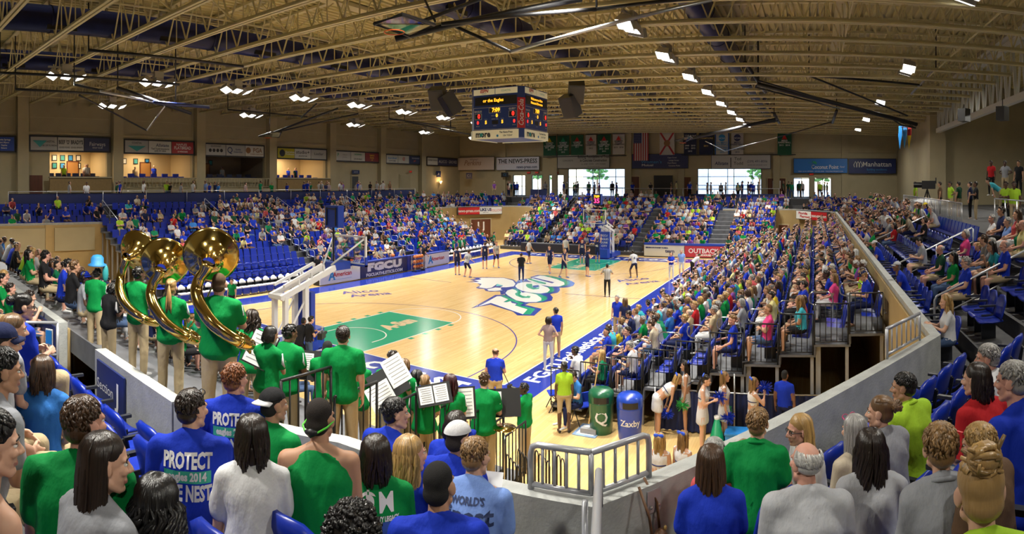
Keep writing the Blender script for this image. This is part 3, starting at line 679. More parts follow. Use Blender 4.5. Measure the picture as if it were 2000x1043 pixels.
def shot_clock(label, x, y, z, sg, base):
    t = thing('shot_clock', label, 'shot clock', (x, y, z))
    MB().box(-.16, .16, -.36, .36, -.42, .42).build('case', PAD, t)
    MB().bar((.18*-sg*-1, -.25, -.35), (.18*-sg*-1, -.25, .35), .04).build('bracket', BLACK, t); MB().bar((.18*sg, .25, -.35), (.18*sg, .25, .35), .04).build('bracket', BLACK, t); MB().bar((.18*sg, -.25, .3), (.18*sg, .25, .3), .04).build('bracket', BLACK, t)
    MB().box(-sg*.17-.006, -sg*.17+.006, -.3, .3, -.36, .36).build('display', BLACK, t)
    text('35', (-sg*.185, 0, -.13), (-sg, 0, 0), .5, mat('led_magenta', (1,.05,.25), .4, emit=2.2), t, .012, name='digits'); text('7:09', (-sg*.185, 0, .22), (-sg, 0, 0), .26, mat('led_amber', (1,.42,.02), .4, emit=2.2), t, .01, name='digits')
    MB().tube([(sg*.05, 0, -.42), (sg*.05, 0, base-z)], .04, 8).build('pole', BLACK, t)
    return t
shot_clock('blue shot clock case seen from behind above the near basket', -13.75, .15, 4.75, -1, 3.0)
shot_clock('shot clock showing thirty five above the far basket', 13.75, 0, 4.75, 1, 3.0)
# ------------------------------------------------------------------ courtside tables, boards, chairs
def court_board(label, x0, x1, y, z, faces, texts, back=.6, blue_top=True):
    t = thing('scorer_table', label, 'table', ((x0+x1)/2, y, 0)); w = x1-x0
    MB().box(-w/2, w/2, 0, .06, .06, z).build('front_board', faces, t); MB().box(-w/2, w/2, .06, back, z-.05, z).build('table_top', PAD if blue_top else DGREY, t)
    MB().box(-w/2, w/2, -.02, .08, z-.02, z+.06).build('top_edge', PAD, t)
    for x in (-w/2+.05, w/2-.05): MB().box(x-.04, x+.04, .08, back, 0, z-.05).build('leg', BLACK, t)
    for q in texts: text(q[0], (q[1], -.008, q[2]), (0,-1,0), q[3], q[4], t, q[5] if len(q) > 5 else 0., q[7] if len(q) > 7 else 0., q[6] if len(q) > 6 else None)
    return t
LB = mat('print_blue', (.03,.25,.6), .5)
court_board('white courtside table board with blue and red print, nearest the near basket', -6.15, -2.75, 9.15, .95, WHITE, [('A', -.75, .5, .75, LB, .03), ('American', .15, .55, .38, RED, .01, 1.6), ('_______', .1, .38, .3, LB, .0, 1.7)])
court_board('navy courtside table board with the large white team initials', -2.7, 1.9, 9.15, 1.02, NAVY, [('FGCU', 0, .66, .62, WHITE, .05, 3.4), ('FGCUATHLETICS.COM', 0, .2, .26, WHITE, .012, 3.6)])
court_board('blue courtside table board beside the ball rack', 1.95, 3.6, 9.15, 1.0, PAD, [('FGCU', 0, .55, .35, WHITE, .02)])
court_board('white courtside table board with blue and red print, beyond the ball rack', 3.65, 6.9, 9.15, .95, WHITE, [('A', -.7, .5, .75, LB, .03), ('American', .2, .55, .38, RED, .01, 1.6)])
def far_board(label, ya, yb, m, texts, x=17.25, z=.98):
    t = thing('sideboard', label, 'board', (x, (ya+yb)/2, 0)); w = ya-yb
    MB().box(0, .06, -w/2, w/2, .05, z).build('front_board', m, t); MB().box(-.03, .3, -w/2, w/2, z, z+.16).build('top_pad', PAD, t); MB().box(-.02, .02, -w/2, w/2, 0, .07).build('kick_strip', BLACK, t)
    for q in texts: text(q[0], (-.01, q[1], q[2]), (-1,0,0), q[3], q[4], t, .01)
    return t
far_board('white board with dark print and a round emblem behind the far baseline', -2.75, -6.1, mat('board_offwhite', (.62,.6,.5), .5), [('team', -.5, .5, .38, NAVY), ('SERVING SOUTHWEST FLORIDA', .6, .75, .13, NAVY)])
t = far_board('red board with white outlined restaurant lettering behind the far baseline', -6.15, -9.4, mat('board_red', (.42,.03,.05), .5), [('OUTBACK', .1, .56, .52, WHITE), ('STEAKHOUSE', .1, .24, .2, WHITE)])
t = thing('press_table', 'long black skirted table behind the far baseline', 'table', (16.9, 5., 0))
MB().box(0, .7, -3.6, 3.4, .72, .76).build('table_top', DGREY, t); MB().box(-.02, .02, -3.6, 3.4, .02, .72).build('skirt', BLACK, t)
for y in (-3.4, 0, 3.2): MB().box(.6, .66, y, y+.06, 0, .72).build('leg', BLACK, t)
# white folding chairs with blue skirts along the benches
CHW = mat('chair_white', (.74,.74,.76), .4)
def chair_meshes():
    a = MB(); a.add(*shell(6, 4, lambda u, v, t: (-.2-.08*v+t, u*.21*(1-.25*v**3), .62+.24*v-.1*u*u*(v > .6)*v), .03)); b = MB(); b.add(*shell(2, 2, lambda u, v, t: (-.2+.42*v, u*.22, .47-t), .05))
    c = MB(); c.box(-.18, .2, -.2, .2, .1, .42)
    d = [MB().bar((x, y, 0), (-x*.6, y, .45), .025) for x in (-.2, .22) for y in (-.2, .2)]
    return a.mesh('backrest', True), b.mesh('seat_pan'), c.mesh('storage_pouch'), [q.mesh('leg') for q in d]
ca, cb, cc, cds = chair_meshes()
for m_, q in ((ca, CHW), (cb, CHW), (cc, ROYAL)): m_.materials.append(q)
for q in cds: q.materials.append(STEEL)
def bench_chair(x, y, rz, label, group):
    t = thing('bench_chair', label, 'chair', (x, y, 0), rz, group); link('backrest', ca, None, t); link('seat_pan', cb, None, t); link('storage_pouch', cc, None, t)
    for q in cds: link('leg', q, None, t)
for k in range(16): bench_chair(-14.9+.54*k, 9.75, -PI/2, 'white padded bench chair, %s from the near end of the near bench' % ordn(k), 'bench chairs near the scorer tables')
for k in range(14): bench_chair(7.4+.54*k, 9.75, -PI/2, 'white padded bench chair, %s from the scorer tables in the far bench' % ordn(k), 'bench chairs of the far bench')
# ball rack
t = thing('ball_rack', 'orange laden chrome ball rack beside the navy table board', 'rack', (2.6, 8.72, 0))
for x in (-.55, .55): MB().tube([(x, -.15, .06), (x, -.15, 1.15)], .015, 6).build('upright', CHROME, t); MB().tube([(x, .15, .06), (x, .15, 1.15)], .015, 6).build('upright', CHROME, t)
for z in (.28, .62, .96):
    for y in (-.1, .1): MB().tube([(-.55, y, z-.08), (.55, y, z-.08)], .012, 6).build('shelf_bar', CHROME, t)
for x in (-.5, .5): MB().tube([(x, -.18, .04), (x, .18, .04)], .04, 8).build('wheel', BLACK, t)
BALL = mat('ball_orange', (.62,.17,.04), .6, bump=.3, bscale=200)
for i, z in enumerate((.28, .62, .96)):
    for j in range(4): tag(MB().ell((0,0,0), (.12,.12,.12), 16, 10).build('basketball', BALL, None, True, loc=(2.6-.39+.26*j, 8.72, z+.04)), 'orange basketball on the %s shelf of the ball rack, %s from the near side' % (('bottom','middle','top')[i], ordn(j)), 'basketball', 'basketballs on the rack')
tag(MB().ell((0,0,0), (.12,.12,.12), 16, 10).build('basketball', BALL, None, True, loc=(.6, 9.3, 1.2)), 'orange basketball resting on the navy scorer table', 'basketball')
tag(MB().ell((0,0,0), (.12,.12,.12), 16, 10).build('basketball', BALL, None, True, loc=tuple(at_x(1137, 402, 12))), 'orange basketball in the air left of the far shot clock', 'basketball')
# ------------------------------------------------------------------ corner floor: bins, broom, curtain
def bin_(label, x, y, body, band, txt, size, h=1.02, r=.3):
    t = thing('waste_bin', label, 'bin', (x, y, 0), 3.5)
    MB().lathe([(r*.86,0), (r*.9,.03), (r,h*.5), (r*1.03,h*.72), (r*1.05,h*.74), (0,h*.74)], 24).build('body', body, t, True)
    MB().lathe([(r*1.02,h*.73), (r*1.04,h*.76), (r*1.06,h*.9), (r*1.0,h*.97), (r*.8,h*1.02), (0,h*1.04)], 24).build('lid', body, t, True)
    mb = MB()
    for i in range(7):
        a = -.6+1.2*i/6
        for z in (h*.76, h*.9): mb.v.append((r*1.075*math.cos(a), r*1.075*math.sin(a), z))
    mb.f = [(2*i, 2*i+2, 2*i+3, 2*i+1) for i in range(6)]; mb.m = [0]*6; mb.build('opening', BLACK, t)
    tx = text(txt, (0, 0, 0), (1,0,0), size, WHITE, t, .004, name='logo')
    for v in tx.data.vertices:
        y_, z_ = v.co.y, v.co.z; a = y_/(r*1.0); v.co = Vector(((r*1.01)*math.cos(a), (r*1.01)*math.sin(a), z_+h*.42))
    return t
bin_('dark green waste bin with a white letter beside the black guard rail', -16.25, -11.42, mat('bin_green', (.008,.10,.045), .3, coat=.3), None, 'Q', .42)
bin_('royal blue waste bin with white script beside the green bin', -16.35, -12.18, mat('bin_blue', (.008,.05,.42), .3, coat=.3), None, 'Zaxby', .2)
mb = MB(); mb.tube([tuple(at_x(1150, 828, -16.5)), tuple(at_x(1172, 690, -15.75))], .016, 8); b_ = mb.build('pole', mat('broom_wood', (.5,.3,.1), .5)); t = thing('broom', 'wooden handled broom leaning on the guard rail beside the green bin', 'broom'); b_.parent = t
mb = MB(); q = at_x(1150, 832, -16.5); mb.box(q[0]-.06, q[0]+.06, q[1]-.2, q[1]+.2, 0.02, .14); mb.build('brush_head', GREY, t)
q = at_z(1150, 842, 0); t = thing('floor_mat', 'pale blue sticky mat lying on the floor beside the green bin', 'mat', tuple(q)); MB().box(-.35,.35,-.3,.3,.0,.02).build('mat_base', mat('mat_blue', (.25,.38,.6), .6), t); MB().box(-.27,.27,-.22,.22,.015,.026).build('sheet', PAPER, t)
CURT = mat('navy_curtain', (.006,.014,.075), .75)
t = thing('pipe_and_drape', 'low navy drape hanging from a pipe frame behind the cheerleaders', 'curtain', (0,0,0))
mb = MB(); n = 120
for i in range(n+1):
    y = -12.65-4.6*i/n; x = -15.75+.035*math.sin(i*1.5)
    mb.v += [(x, y, .04), (x, y, 1.02)]
mb.f = [(2*i, 2*i+2, 2*i+3, 2*i+1) for i in range(n)]; mb.m = [0]*n; mb.build('drape', CURT, t, True)
MB().tube([(-15.75, -12.65, 1.03), (-15.75, -17.25, 1.03)], .02, 8).build('top_pipe', STEEL, t, True)
for y in (-12.65, -14.6, -15.7, -17.25): MB().tube([(-15.78, y, 0), (-15.78, y, 1.5 if y == -14.6 else 1.06)], .02, 8).build('upright', STEEL, t, True)
for k, (px, py, zt) in enumerate(((1462, 840, 1.7), (1598, 800, 2.3), (1375, 860, 1.2))):
    p = at_x(px, py, -15.4); tag(MB().box(p[0]-.06, p[0]+.06, p[1]-.06, p[1]+.06, 0, zt).build('steel_column', GREY), 'grey steel column standing under the right hand deck, %s from the bins' % ordn(2 if k == 1 else 1 if k == 0 else 0), 'column', 'columns under the deck')
q = at_z(1178, 850, 0)
for k, (px, py, lab, c, h) in enumerate(((1418, 880, 'green cheer megaphone standing on the floor among the cheerleaders', GREEN, .75),)):
    q = at_x(px-18, py, -16.6); t = thing('megaphone', lab, 'megaphone', (q[0], q[1], 0)); MB().lathe([(.24,0), (.23,.03), (.05,h), (.0,h)], 20).build('cone', c, t, True); MB().lathe([(.055,h-.02), (.065,h+.05), (.0,h+.05)], 14).build('mouthpiece', WHITE, t, True)
q = at_x(1440, 860, -16.5); t = thing('storage_tub', 'pale blue plastic tub on the floor behind the cheerleaders', 'tub', (q[0], q[1], 0)); MB().box(-.2,.2,-.25,.25,0,.42).build('tub_body', SKYB, t); MB().box(-.22,.22,-.27,.27,.42,.46).build('lid', SKYB, t)
def folding_chair(label, x, y, rz):
    t = thing('folding_chair', label, 'chair', (x, y, 0), rz)
    MB().box(-.2,.2,-.21,.21,.44,.47).build('seat_pan', ROYAL, t); MB().box(-.24,-.2,-.21,.21,.62,.85).build('backrest', ROYAL, t)
    for y_ in (-.21, .21):
        MB().tube([(.22,y_,0), (-.24,y_,.86)], .013, 6).build('leg', BLACK, t); MB().tube([(-.26,y_,0), (.15,y_,.46)], .013, 6).build('leg', BLACK, t)
q = at_z(1085, 800, 0); folding_chair('blue folding chair at the end of the front row beside the blue apron', q[0], q[1], 2.2)
q = at_z(1120, 835, 0); folding_chair('blue folding chair under the usher in the lime shirt', q[0]+.35, q[1]-.1, .9)
# ------------------------------------------------------------------ scoreboard and speakers
SBX = at_d(1019, 215, 33.3); ang = math.radians(204); AMB = mat('led_amber', (1,.42,.02), .4, emit=2.2); LRED = mat('led_red', (1,.03,.02), .4, emit=2.0)
SBN = mat('scoreboard_blue', (.015,.045,.24), .4); CRM = mat('ad_cream_backlit', (.62,.56,.36), .5, emit=.3)
t = thing('scoreboard', 'hanging four sided blue scoreboard with amber and red digits', 'scoreboard', (0,0,0))
hs = 1.74; z0, z1 = 8.58, 11.44; ch = .3
# orientation: one broad face towards the left of the picture, one towards the right
c0 = Vector((SBX[0]+1.66, SBX[1]+1.66, 0)); nA = Vector((-1., 0, 0)); nB = Vector((0, -1., 0))
foot = []
for s1, s2 in ((1,1), (-1,1), (-1,-1), (1,-1)):
    A = [(hs, hs-ch), (hs-ch, hs)] if s1*s2 > 0 else [(hs-ch, hs), (hs, hs-ch)]
    for a, b in A: p = c0+nA*a*s1+nB*b*s2; foot.append((p.x, p.y))
MB().prism(foot, z0, z1).build('cabinet', SBN, t)
def face(n, first):
    w = 2*(hs-ch); r, u, nn = basis(n); C = c0+n*hs
    def P(dx, z, k=.02): q = C+r*dx+n*k; return (q.x, q.y, z)
    def pl(dx0, dx1, za, zb, m, name, k=.015):
        mb = MB(); q = P((dx0+dx1)/2, (za+zb)/2, k); plate(mb, q, n, dx1-dx0, zb-za, .012); mb.build(name, m, t)
    hw = w/2
    pl(-hw, -.02, z1-.38, z1-.05, CRM, 'ad_panel'); pl(.02, hw, z1-.38, z1-.05, CRM, 'ad_panel'); text('ESPN', P(-hw/2, z1-.17, .03), n, .24, RED, t, .01, .2); text('RADIO', P(-hw/2, z1-.31, .03), n, .1, NAVY, t)
    text('COASTAL', P(hw/2, z1-.21, .03), n, .14, GREEN, t)
    pl(-hw+.1, hw-.05, z1-.98, z1-.5, BLACK, 'message_screen')
    if first: text('or the Eagles', P(-.12, z1-.72, .03), n, .26, AMB, t, .004, width=1.35, name='message')
    else: text('Welcome to Alico', P(0, z1-.62, .03), n, .2, AMB, t, .004, width=1.5, name='message'); text('Natural Bronze', P(0, z1-.84, .03), n, .2, AMB, t, .004, width=1.5, name='message')
    zt = z1-1.1
    fr = MB()
    for (a, b, c, d) in ((-hw, hw, zt-.02, zt), (-hw, hw, z0+.5, z0+.52), (-hw, -hw+.02, z0+.5, zt), (hw-.02, hw, z0+.5, zt)): plate(fr, P((a+b)/2, (c+d)/2, .02), n, b-a, d-c, .01)
    fr.build('panel_border', LGREY, t)
    def box(cx, cz, w_, h_, s, size, m):
        pl(cx-w_/2-.025, cx+w_/2+.025, cz-h_/2-.025, cz+h_/2+.025, LGREY, 'window_frame', .018); pl(cx-w_/2, cx+w_/2, cz-h_/2, cz+h_/2, BLACK, 'window', .024); text(s, P(cx+w_*.12, cz, .032), n, size, m, t, .012, name='digits')
    box(-.02, zt-.18, .72, .26, '7:09', .3, AMB); box(-hw+.32, zt-.5, .42, .3, '0', .34, LRED); box(hw-.32, zt-.44, .42, .3, '0', .34, LRED)
    text('EAGLES', P(-hw+.32, zt-.22, .03), n, .15, WHITE, t, .004); text('GUEST', P(hw-.32, zt-.16, .03), n, .15, WHITE, t, .004)
    text('0', P(.12, zt-.5, .03), n, .26, AMB, t, .012, name='digits'); text('PERIOD', P(-.12, zt-.5, .03), n, .07, WHITE, t)
    text('PLAYER  FOUL', P(0, zt-.68, .03), n, .07, WHITE, t); pl(-.2, .2, zt-.98, zt-.76, BLACK, 'window', .02); text('MATCH', P(0, zt-1.07, .03), n, .06, WHITE, t)
    for dx, s, m in ((-hw+.3, '0', LRED), (-.6, '5', AMB), (.48, '5', AMB), (hw-.2, '0', LRED)): text(s, P(dx, zt-.86, .03), n, .25, m, t, .012, name='digits'); text('FOULS' if m is AMB else 'BONUS', P(dx, zt-.68 if m is AMB else zt-1.06, .03), n, .065, WHITE, t)
    pl(-hw-.08, hw+.08, z0-.05, z0+.46, CRM, 'ad_panel', .03); text('more', P(-hw*.55, z0+.22, .045), n, .5, BLACK, t, .016, width=.98); text('The News-Press', P(hw*.5, z0+.31, .045), n, .16, BLACK, t, .004, width=.85); text('USA TODAY', P(hw*.58, z0+.12, .045), n, .13, BLACK, t, .003, width=.6)
    mb = MB(); disc(mb, P(hw*.12, z0+.12, .04), n, .07); mb.build('round_logo', LB, t); mb = MB(); disc(mb, P(-hw*.62, z0+.2, .05), n, .11); mb.build('globe_logo', TEAL, t)
for n, f in ((nA, True), (nB, False), (nA*-1, False), (nB*-1, True)): face(n if True else n, f)
nC = (nA+nB).normalized(); cc_ = c0+nC*((2*hs-ch)/math.sqrt(2)); mb = MB(); plate(mb, (cc_.x+nC.x*.02, cc_.y+nC.y*.02, 9.95), nC, .46, 1.7, .02); mb.build('red_panel', RED, t)
text('Coca-Cola', (cc_.x+nC.x*.03, cc_.y+nC.y*.03, 9.95), nC, .42, WHITE, t, .006, .3, 1.45, up=nC.cross(Vector((0,0,1)))*1)
for s1, s2 in ((1,1), (1,-1), (-1,1), (-1,-1)): p = c0+nA*s1*.8+nB*s2*.8; MB().tube([(p.x, p.y, z1), (p.x, p.y, DZ-.1)], .02, 6).build('hanger', BLACK, t)
MB().box(c0.x-.35, c0.x+.35, c0.y-.25, c0.y+.25, z1+.05, z1+.4).build('winch', mat('winch_red', (.12,.02,.02), .5), t)
def speaker(label, px, py, d, boxes):
    p = at_d(px, py, d); t = thing('speaker_cluster', label, 'speaker', tuple(p))
    for k, (dx, dz, rz, rx) in enumerate(boxes):
        M = Matrix.Translation((0, dx, dz)) @ Matrix.Rotation(rz, 4, 'Z') @ Matrix.Rotation(rx, 4, 'Y')
        b = MB().box(-.35,.35,-.42,.42,-.6,.6).xf(M).build('speaker_box', DGREY, t); MB().box(-.37,-.34,-.38,.38,-.55,.55).xf(M).build('grille', BLACK, b)
    MB().tube([(0,0,.3), (0,0,DZ-.1-p[2])], .015, 6).build('hanger', BLACK, t); MB().tube([(0,boxes[1][0],.1), (0,boxes[1][0],DZ-.1-p[2])], .015, 6).build('hanger', BLACK, t)
speaker('pair of black hanging loudspeakers left of the scoreboard', 866, 193, 33, [(.35, .05, .3, -.5), (-.45, -.3, -.6, -.6)])
speaker('pair of black hanging loudspeakers right of the scoreboard', 1122, 192, 33, [(-.1, .35, .5, -.7), (.25, -.4, -.2, -.5)])
for k, (px, py, d) in enumerate(((1883, 225, 28), (1958, 222, 26))):
    p = at_d(px, py, d); t = thing('wall_speaker', 'black loudspeaker hung under the long truss, %s from the column' % ordn(k), 'speaker', tuple(p), .8); MB().box(-.2,.2,-.25,.25,-.3,.3).build('speaker_box', BLACK, t); MB().tube([(0,0,.3), (0,0,9.7-p[2])], .02, 6).build('hanger', BLACK, t)
# ------------------------------------------------------------------ folded ceiling hoops
def ceil_hoop(label, bars, board=None, z=10.0, rim=None):
    t = thing('ceiling_hoop', label, 'basketball hoop', (0,0,0))
    for (p, q, r, za, zb, m) in bars: MB().tube([tuple(at_z(p[0], p[1], za)), tuple(at_z(q[0], q[1], zb))], r, 8).build('tube', m, t, True)
    for (p, za) in {((b[0]), b[3]) for b in bars}:
        if za > 10.4: q = at_z(p[0], p[1], za); MB().tube([tuple(q), (q[0], q[1], DZ-.12)], .03, 6).build('hanger', BLACK, t)
    if board:
        C4 = [Vector(at_z(x, y, zz)) for x, y, zz in board]
        n = (C4[1]-C4[0]).cross(C4[3]-C4[0]).normalized()*.02
        MB().add([v-n for v in C4]+[v+n for v in C4], [(0,3,2,1),(4,5,6,7),(0,1,5,4),(1,2,6,5),(2,3,7,6),(3,0,4,7)]).build('backboard', BGL, t)
        MB().tube([tuple(v) for v in C4], .05, 6, True).build('board_frame', BLACK, t)
        c = (C4[0]+C4[1]+C4[2]+C4[3])/4
        MB().tube([(c.x-.4+.23*math.cos(a), c.y+.23*math.sin(a), c.z-.25) for a in np.linspace(0, 6.283, 17)[:-1]], .012, 6, True).build('rim', ORANGE, t, True)
    return t
BK = BLACK
ceil_hoop('folded ceiling hoop with glass board nearest the camera, above the centre court', [((772,76),(1135,-2),.08,9.6,10.9,BK), ((775,62),(960,-10),.05,9.7,11,BK), ((862,47),(1165,18),.05,9.9,10.6,BK), ((890,52),(998,101),.045,10.3,9.5,BK), ((998,101),(1390,0),.05,9.5,10.8,STEEL), ((1165,18),(1390,-6),.05,10.6,11,BK), ((830,0),(850,42),.03,11,10,BK)],
    [(732,46,9.7), (785,28,9.7), (848,48,9.75), (800,70,9.6)])
ceil_hoop('folded ceiling hoop above the left stand nearest the camera', [((0,142),(350,165),.06,10.8,10.8,BK), ((30,174),(230,186),.06,10.6,10.4,BK), ((155,186),(287,255),.05,10.4,9.3,BK), ((287,255),(321,208),.045,9.3,10,STEEL), ((145,165),(320,206),.06,10.6,10.1,BK), ((230,172),(372,221),.1,10.5,9.9,BK), ((195,178),(320,203),.07,10.4,10.1,STEEL), ((300,200),(408,209),.09,10,10,NAVY), ((343,120),(343,200),.03,11.5,10.2,BK), ((173,98),(475,130),.06,11.3,11.3,BK)], None)
ceil_hoop('folded ceiling hoop with hanging rim above the left stand further on', [((525,262),(660,212),.07,9.4,10.8,BK), ((540,258),(700,222),.05,9.5,10.7,BK), ((445,214),(600,228),.05,10.9,10.7,BK), ((527,226),(527,258),.02,10.8,9.6,BK), ((588,230),(618,203),.05,10.4,11,BK)], [(505,266,9.4), (530,258,9.4), (550,258,9.4), (545,268,9.3)])
ceil_hoop('folded ceiling hoop slung across the right of the roof', [((1480,165),(1790,243),.12,10.9,9.6,BK), ((1482,158),(1600,192),.05,11,10.4,BK), ((1480,172),(1640,212),.04,10.8,10.2,BK), ((1580,148),(1772,226),.05,11.2,10,BK), ((1580,148),(1800,166),.055,11.2,11.1,BK), ((1455,122),(1495,180),.09,11.5,10.9,BK), ((1828,133),(1780,183),.06,11.3,11,GREY)], [(1742,232,9.8), (1770,240,9.7), (1788,250,9.4), (1760,244,9.5)])
ceil_hoop('folded ceiling hoop at the far end right of the flags', [((1330,275),(1515,233),.12,9.2,10.6,BK), ((1370,262),(1520,236),.05,9.7,10.5,BK), ((1378,276),(1416,295),.04,9.6,9.0,STEEL), ((1416,295),(1518,268),.04,9.0,9.7,STEEL), ((1518,268),(1628,237),.04,9.7,10.6,BK), ((1512,222),(1522,240),.1,10.9,10.5,BK), ((1634,216),(1626,240),.1,10.9,10.5,BK)], [(1318,275,9.1), (1345,266,9.3), (1352,270,9.2), (1330,281,9.0)])
ceil_hoop('folded ceiling hoop at the far end left of the scoreboard', [((790,237),(1000,280),.05,10.6,9.2,BK), ((1000,280),(1015,268),.05,9.2,9.6,BK), ((880,238),(880,250),.05,11,10.4,BK), ((760,232),(890,250),.05,10.8,10.4,BK)])
for k, (px, c) in enumerate(((1759, SKYB), (1768, LB), (1777, YEL))):
    p = at_d(px, 246, 38); t = thing('pennant', ('sky blue','deep blue','red and yellow')[k]+' pennant strip hanging from the folded hoop at the right wall', 'pennant', tuple(p))
    mb = MB(); q = RED if k == 2 else c; mb.add([(-.1,-.1,.0), (.1,.1,0), (.12,.14,-.6), (-.08,-.08,-.6)], [(0,1,2,3)]); mb.build('upper_strip', q, t); mb = MB(); mb.add([(-.08,-.08,-.6), (.12,.14,-.6), (.05,.05,-1.5)], [(0,1,2)]); mb.build('tail', c, t); MB().tube([(0,0,0), (0,0,.4)], .01, 5).build('cord', BLACK, t)
# ------------------------------------------------------------------ banners and signs of the far wall
NX = (-1, 0, 0); FX = 34.68
def far_sign(label, y0, y1, z0, z1, m, texts, frame=BLACK, **k): return sign(label, (FX-.06, (y0+y1)/2, (z0+z1)/2), NX, abs(y0-y1), z1-z0, m, frame=frame, texts=texts, **k)
far_sign('pale pink script sign left of the newspaper sign', 27, 21.6, 7.65, 9.25, PINKP, [('Perkins', -.1, .05, .95, BROWN, 2.6, 0, .35), ('RESTAURANT', -.05, .33, .2, BLACK)])
far_sign('white newspaper sign with heavy black serif lettering', 21.25, 15.35, 7.6, 9.15, mat('sign_lilac', (.62,.62,.72), .5), [('THE NEWS-PRESS', 0, .18, .72, BLACK, 5.4, .015), ('news-press.com', .22, -.28, .5, NAVY, 2.8, .012), ('_', 0, .06, .3, RED, 5.5)])
far_sign('grey sign with an oval emblem above the left windows', 12.9, 6.45, 7.75, 9.3, mat('sign_grey', (.42,.42,.40), .6), [('Building Foundations of Trust', .2, .32, .44, BLACK, 3.9, .008), ('in Concrete Construction', .2, .05, .44, BLACK, 3.3, .008), ('Lic. #CBC 1257891   (239) 334-8660', .2, -.22, .2, BLACK), ('www.foundations.com', .2, -.4, .17, BLACK), ('CONCRETE', -.3, .05, .26, BLACK)])
far_sign('navy sign with pale text behind the striped flag', 3.7, -2.7, 7.65, 9.2, NAVY, [('Women\'s', -.15, -.05, .5, LB, 2.4), ('Mutual', -.22, -.28, .36, WHITE, 1.3), ('Cape Coral', .22, .25, .22, WHITE), ('Lehigh Acres', .25, .05, .22, WHITE), ('Fort Myers', .22, -.14, .22, WHITE), ('Coconut Point', .26, -.33, .22, WHITE)])
far_sign('white insurance sign above the right windows', -5.35, -11.75, 7.58, 9.02, mat('sign_white', (.5,.5,.52), .55), [('Allstate', -.33, -.12, .5, NAVY, 1.5, .008, .15), ('Ted', -.05, .22, .48, BLACK), ('Todd', -.04, -.12, .48, BLACK), ('(239) 491-8006', .28, .02, .36, NAVY, 2.2), ('teddodd.allstate.com', .28, -.24, .2, NAVY, 2.1), ('|', -.17, 0, 1.2, BLACK)], frame=NAVY)
far_sign('bright blue sign with a palm tree', -14.3, -20.05, 7.1, 8.62, mat('sign_bright_blue', (.01,.16,.55), .4), [('Coconut Point', .08, -.1, .62, WHITE, 2.9, .006), ('Ford', .4, -.08, .3, WHITE, .5, 0, .3), ('10001 US 41, ESTERO   239-992-4000   COCONUTPOINT.COM', 0, -.4, .17, WHITE, 4.8)])
t = thing('palm_emblem', 'green palm tree emblem on the bright blue sign', 'emblem', (FX-.12, -16.3, 7.8)); MB().bar((0,0,-.35), (0,.05,.35), .02, .08).build('trunk', BROWN, t)
for k in range(7): a = -.3+k*.6; MB().add([(0,0,.35), (0,.45*math.cos(a),.35+.3*math.sin(a)), (0,.5*math.cos(a+.25),.28+.25*math.sin(a+.2))], [(0,1,2)]).build('frond', GREEN, t)
far_sign('dark navy builder sign in the far right corner', -20.2, -25.3, 7.05, 8.6, mat('sign_navy2', (.012,.025,.13), .4), [('Manhattan', .1, .12, .72, WHITE, 3.1, .006), ('Building excellence.', .1, -.24, .34, LB, 2.2), ('www.ManhattanConstruction.com', .1, -.42, .14, LB)])
t = thing('ring_emblem', 'white interlocking ring emblem on the dark navy builder sign', 'emblem', (FX-.12, -21.2, 7.95))
for k in (-.28, 0, .28): MB().tube([(0, k-.1, -.25), (0, k-.18, 0), (0, k, .38), (0, k+.18, 0), (0, k+.1, -.25)], .05, 6).build('ring', WHITE, t)
def banner(label, y0, y1, z0, z1, m, ink, lines, group='hanging championship banners', trim=None):
    t = thing('hanging_banner', label, 'banner', (FX-.25, (y0+y1)/2, z1), group=group); w = abs(y0-y1)*.94; h = z1-z0
    mb = MB(); n = 8
    for i in range(n+1):
        for s in (-1, 1): mb.v.append((.03*math.sin(i*.9+y0), s*w/2, -h*i/n))
    mb.f = [(2*i, 2*i+1, 2*i+3, 2*i+2) for i in range(n)]; mb.m = [0]*n; mb.build('cloth', m, t, True)
    MB().tube([(0, -w/2-.05, 0), (0, w/2+.05, 0)], .025, 6).build('hanging_rod', BLACK, t)
    if trim:
        for s in (-1, 1): MB().box(-.05,-.035, s*w/2-.06, s*w/2+.06, -h, 0).build('border', trim, t)
    for (s, dz, size) in lines: text(s, (-.06, 0, -dz*h), NX, size, ink, t, .004)
    return t
def emblem(t, m, dz, r=.3, tri=True):
    mb = MB(); 
    if tri: mb.add([(-.06, -r, -dz-r*.7), (-.06, r, -dz-r*.7), (-.06, 0, -dz+r)], [(0,1,2)])
    else: disc(mb, (-.05, 0, -dz), NX, r)
    mb.build('emblem', m, t)
CHAMP = lambda a: [('WOMEN\'S', .36, .22), ('SOCCER', .44, .22), ('CHAMPIONS', .52, .24)]+a
dgreen = mat('banner_green', (.006,.085,.04), .7); bwhite = mat('banner_white', (.5,.48,.46), .7); bnavy = mat('banner_navy', (.012,.02,.06), .7); bblue = mat('banner_blue', (.02,.09,.35), .7)
bl = [('green banner with white text hanging furthest left', 14.75, 12.98, dgreen, WHITE, [('2010   2008', .6, .24), ('2011', .7, .24)], YEL), ('green banner with three rows of years, second from the left', 12.9, 11.3, dgreen, WHITE, [('2008   2009', .6, .24), ('2010   2011', .72, .24), ('2012', .84, .24)], GREEN), ('green banner with a single year and red emblem, third from the left', 11.15, 9.5, dgreen, WHITE, [('2011', .6, .24)], RED),
      ('white banner between green banners, left of its pair', 9.3, 7.92, bwhite, BLACK, [('2012', .68, .24)], RED), ('green banner with three rows of years, between the white banners', 7.85, 6.15, dgreen, WHITE, [('2007   2011', .6, .24), ('2012   2013', .72, .24), ('2014', .84, .24)], RED), ('white banner at the right end of the green group', 6.0, 4.5, bwhite, BLACK, [('2013   2014', .66, .24)], RED)]
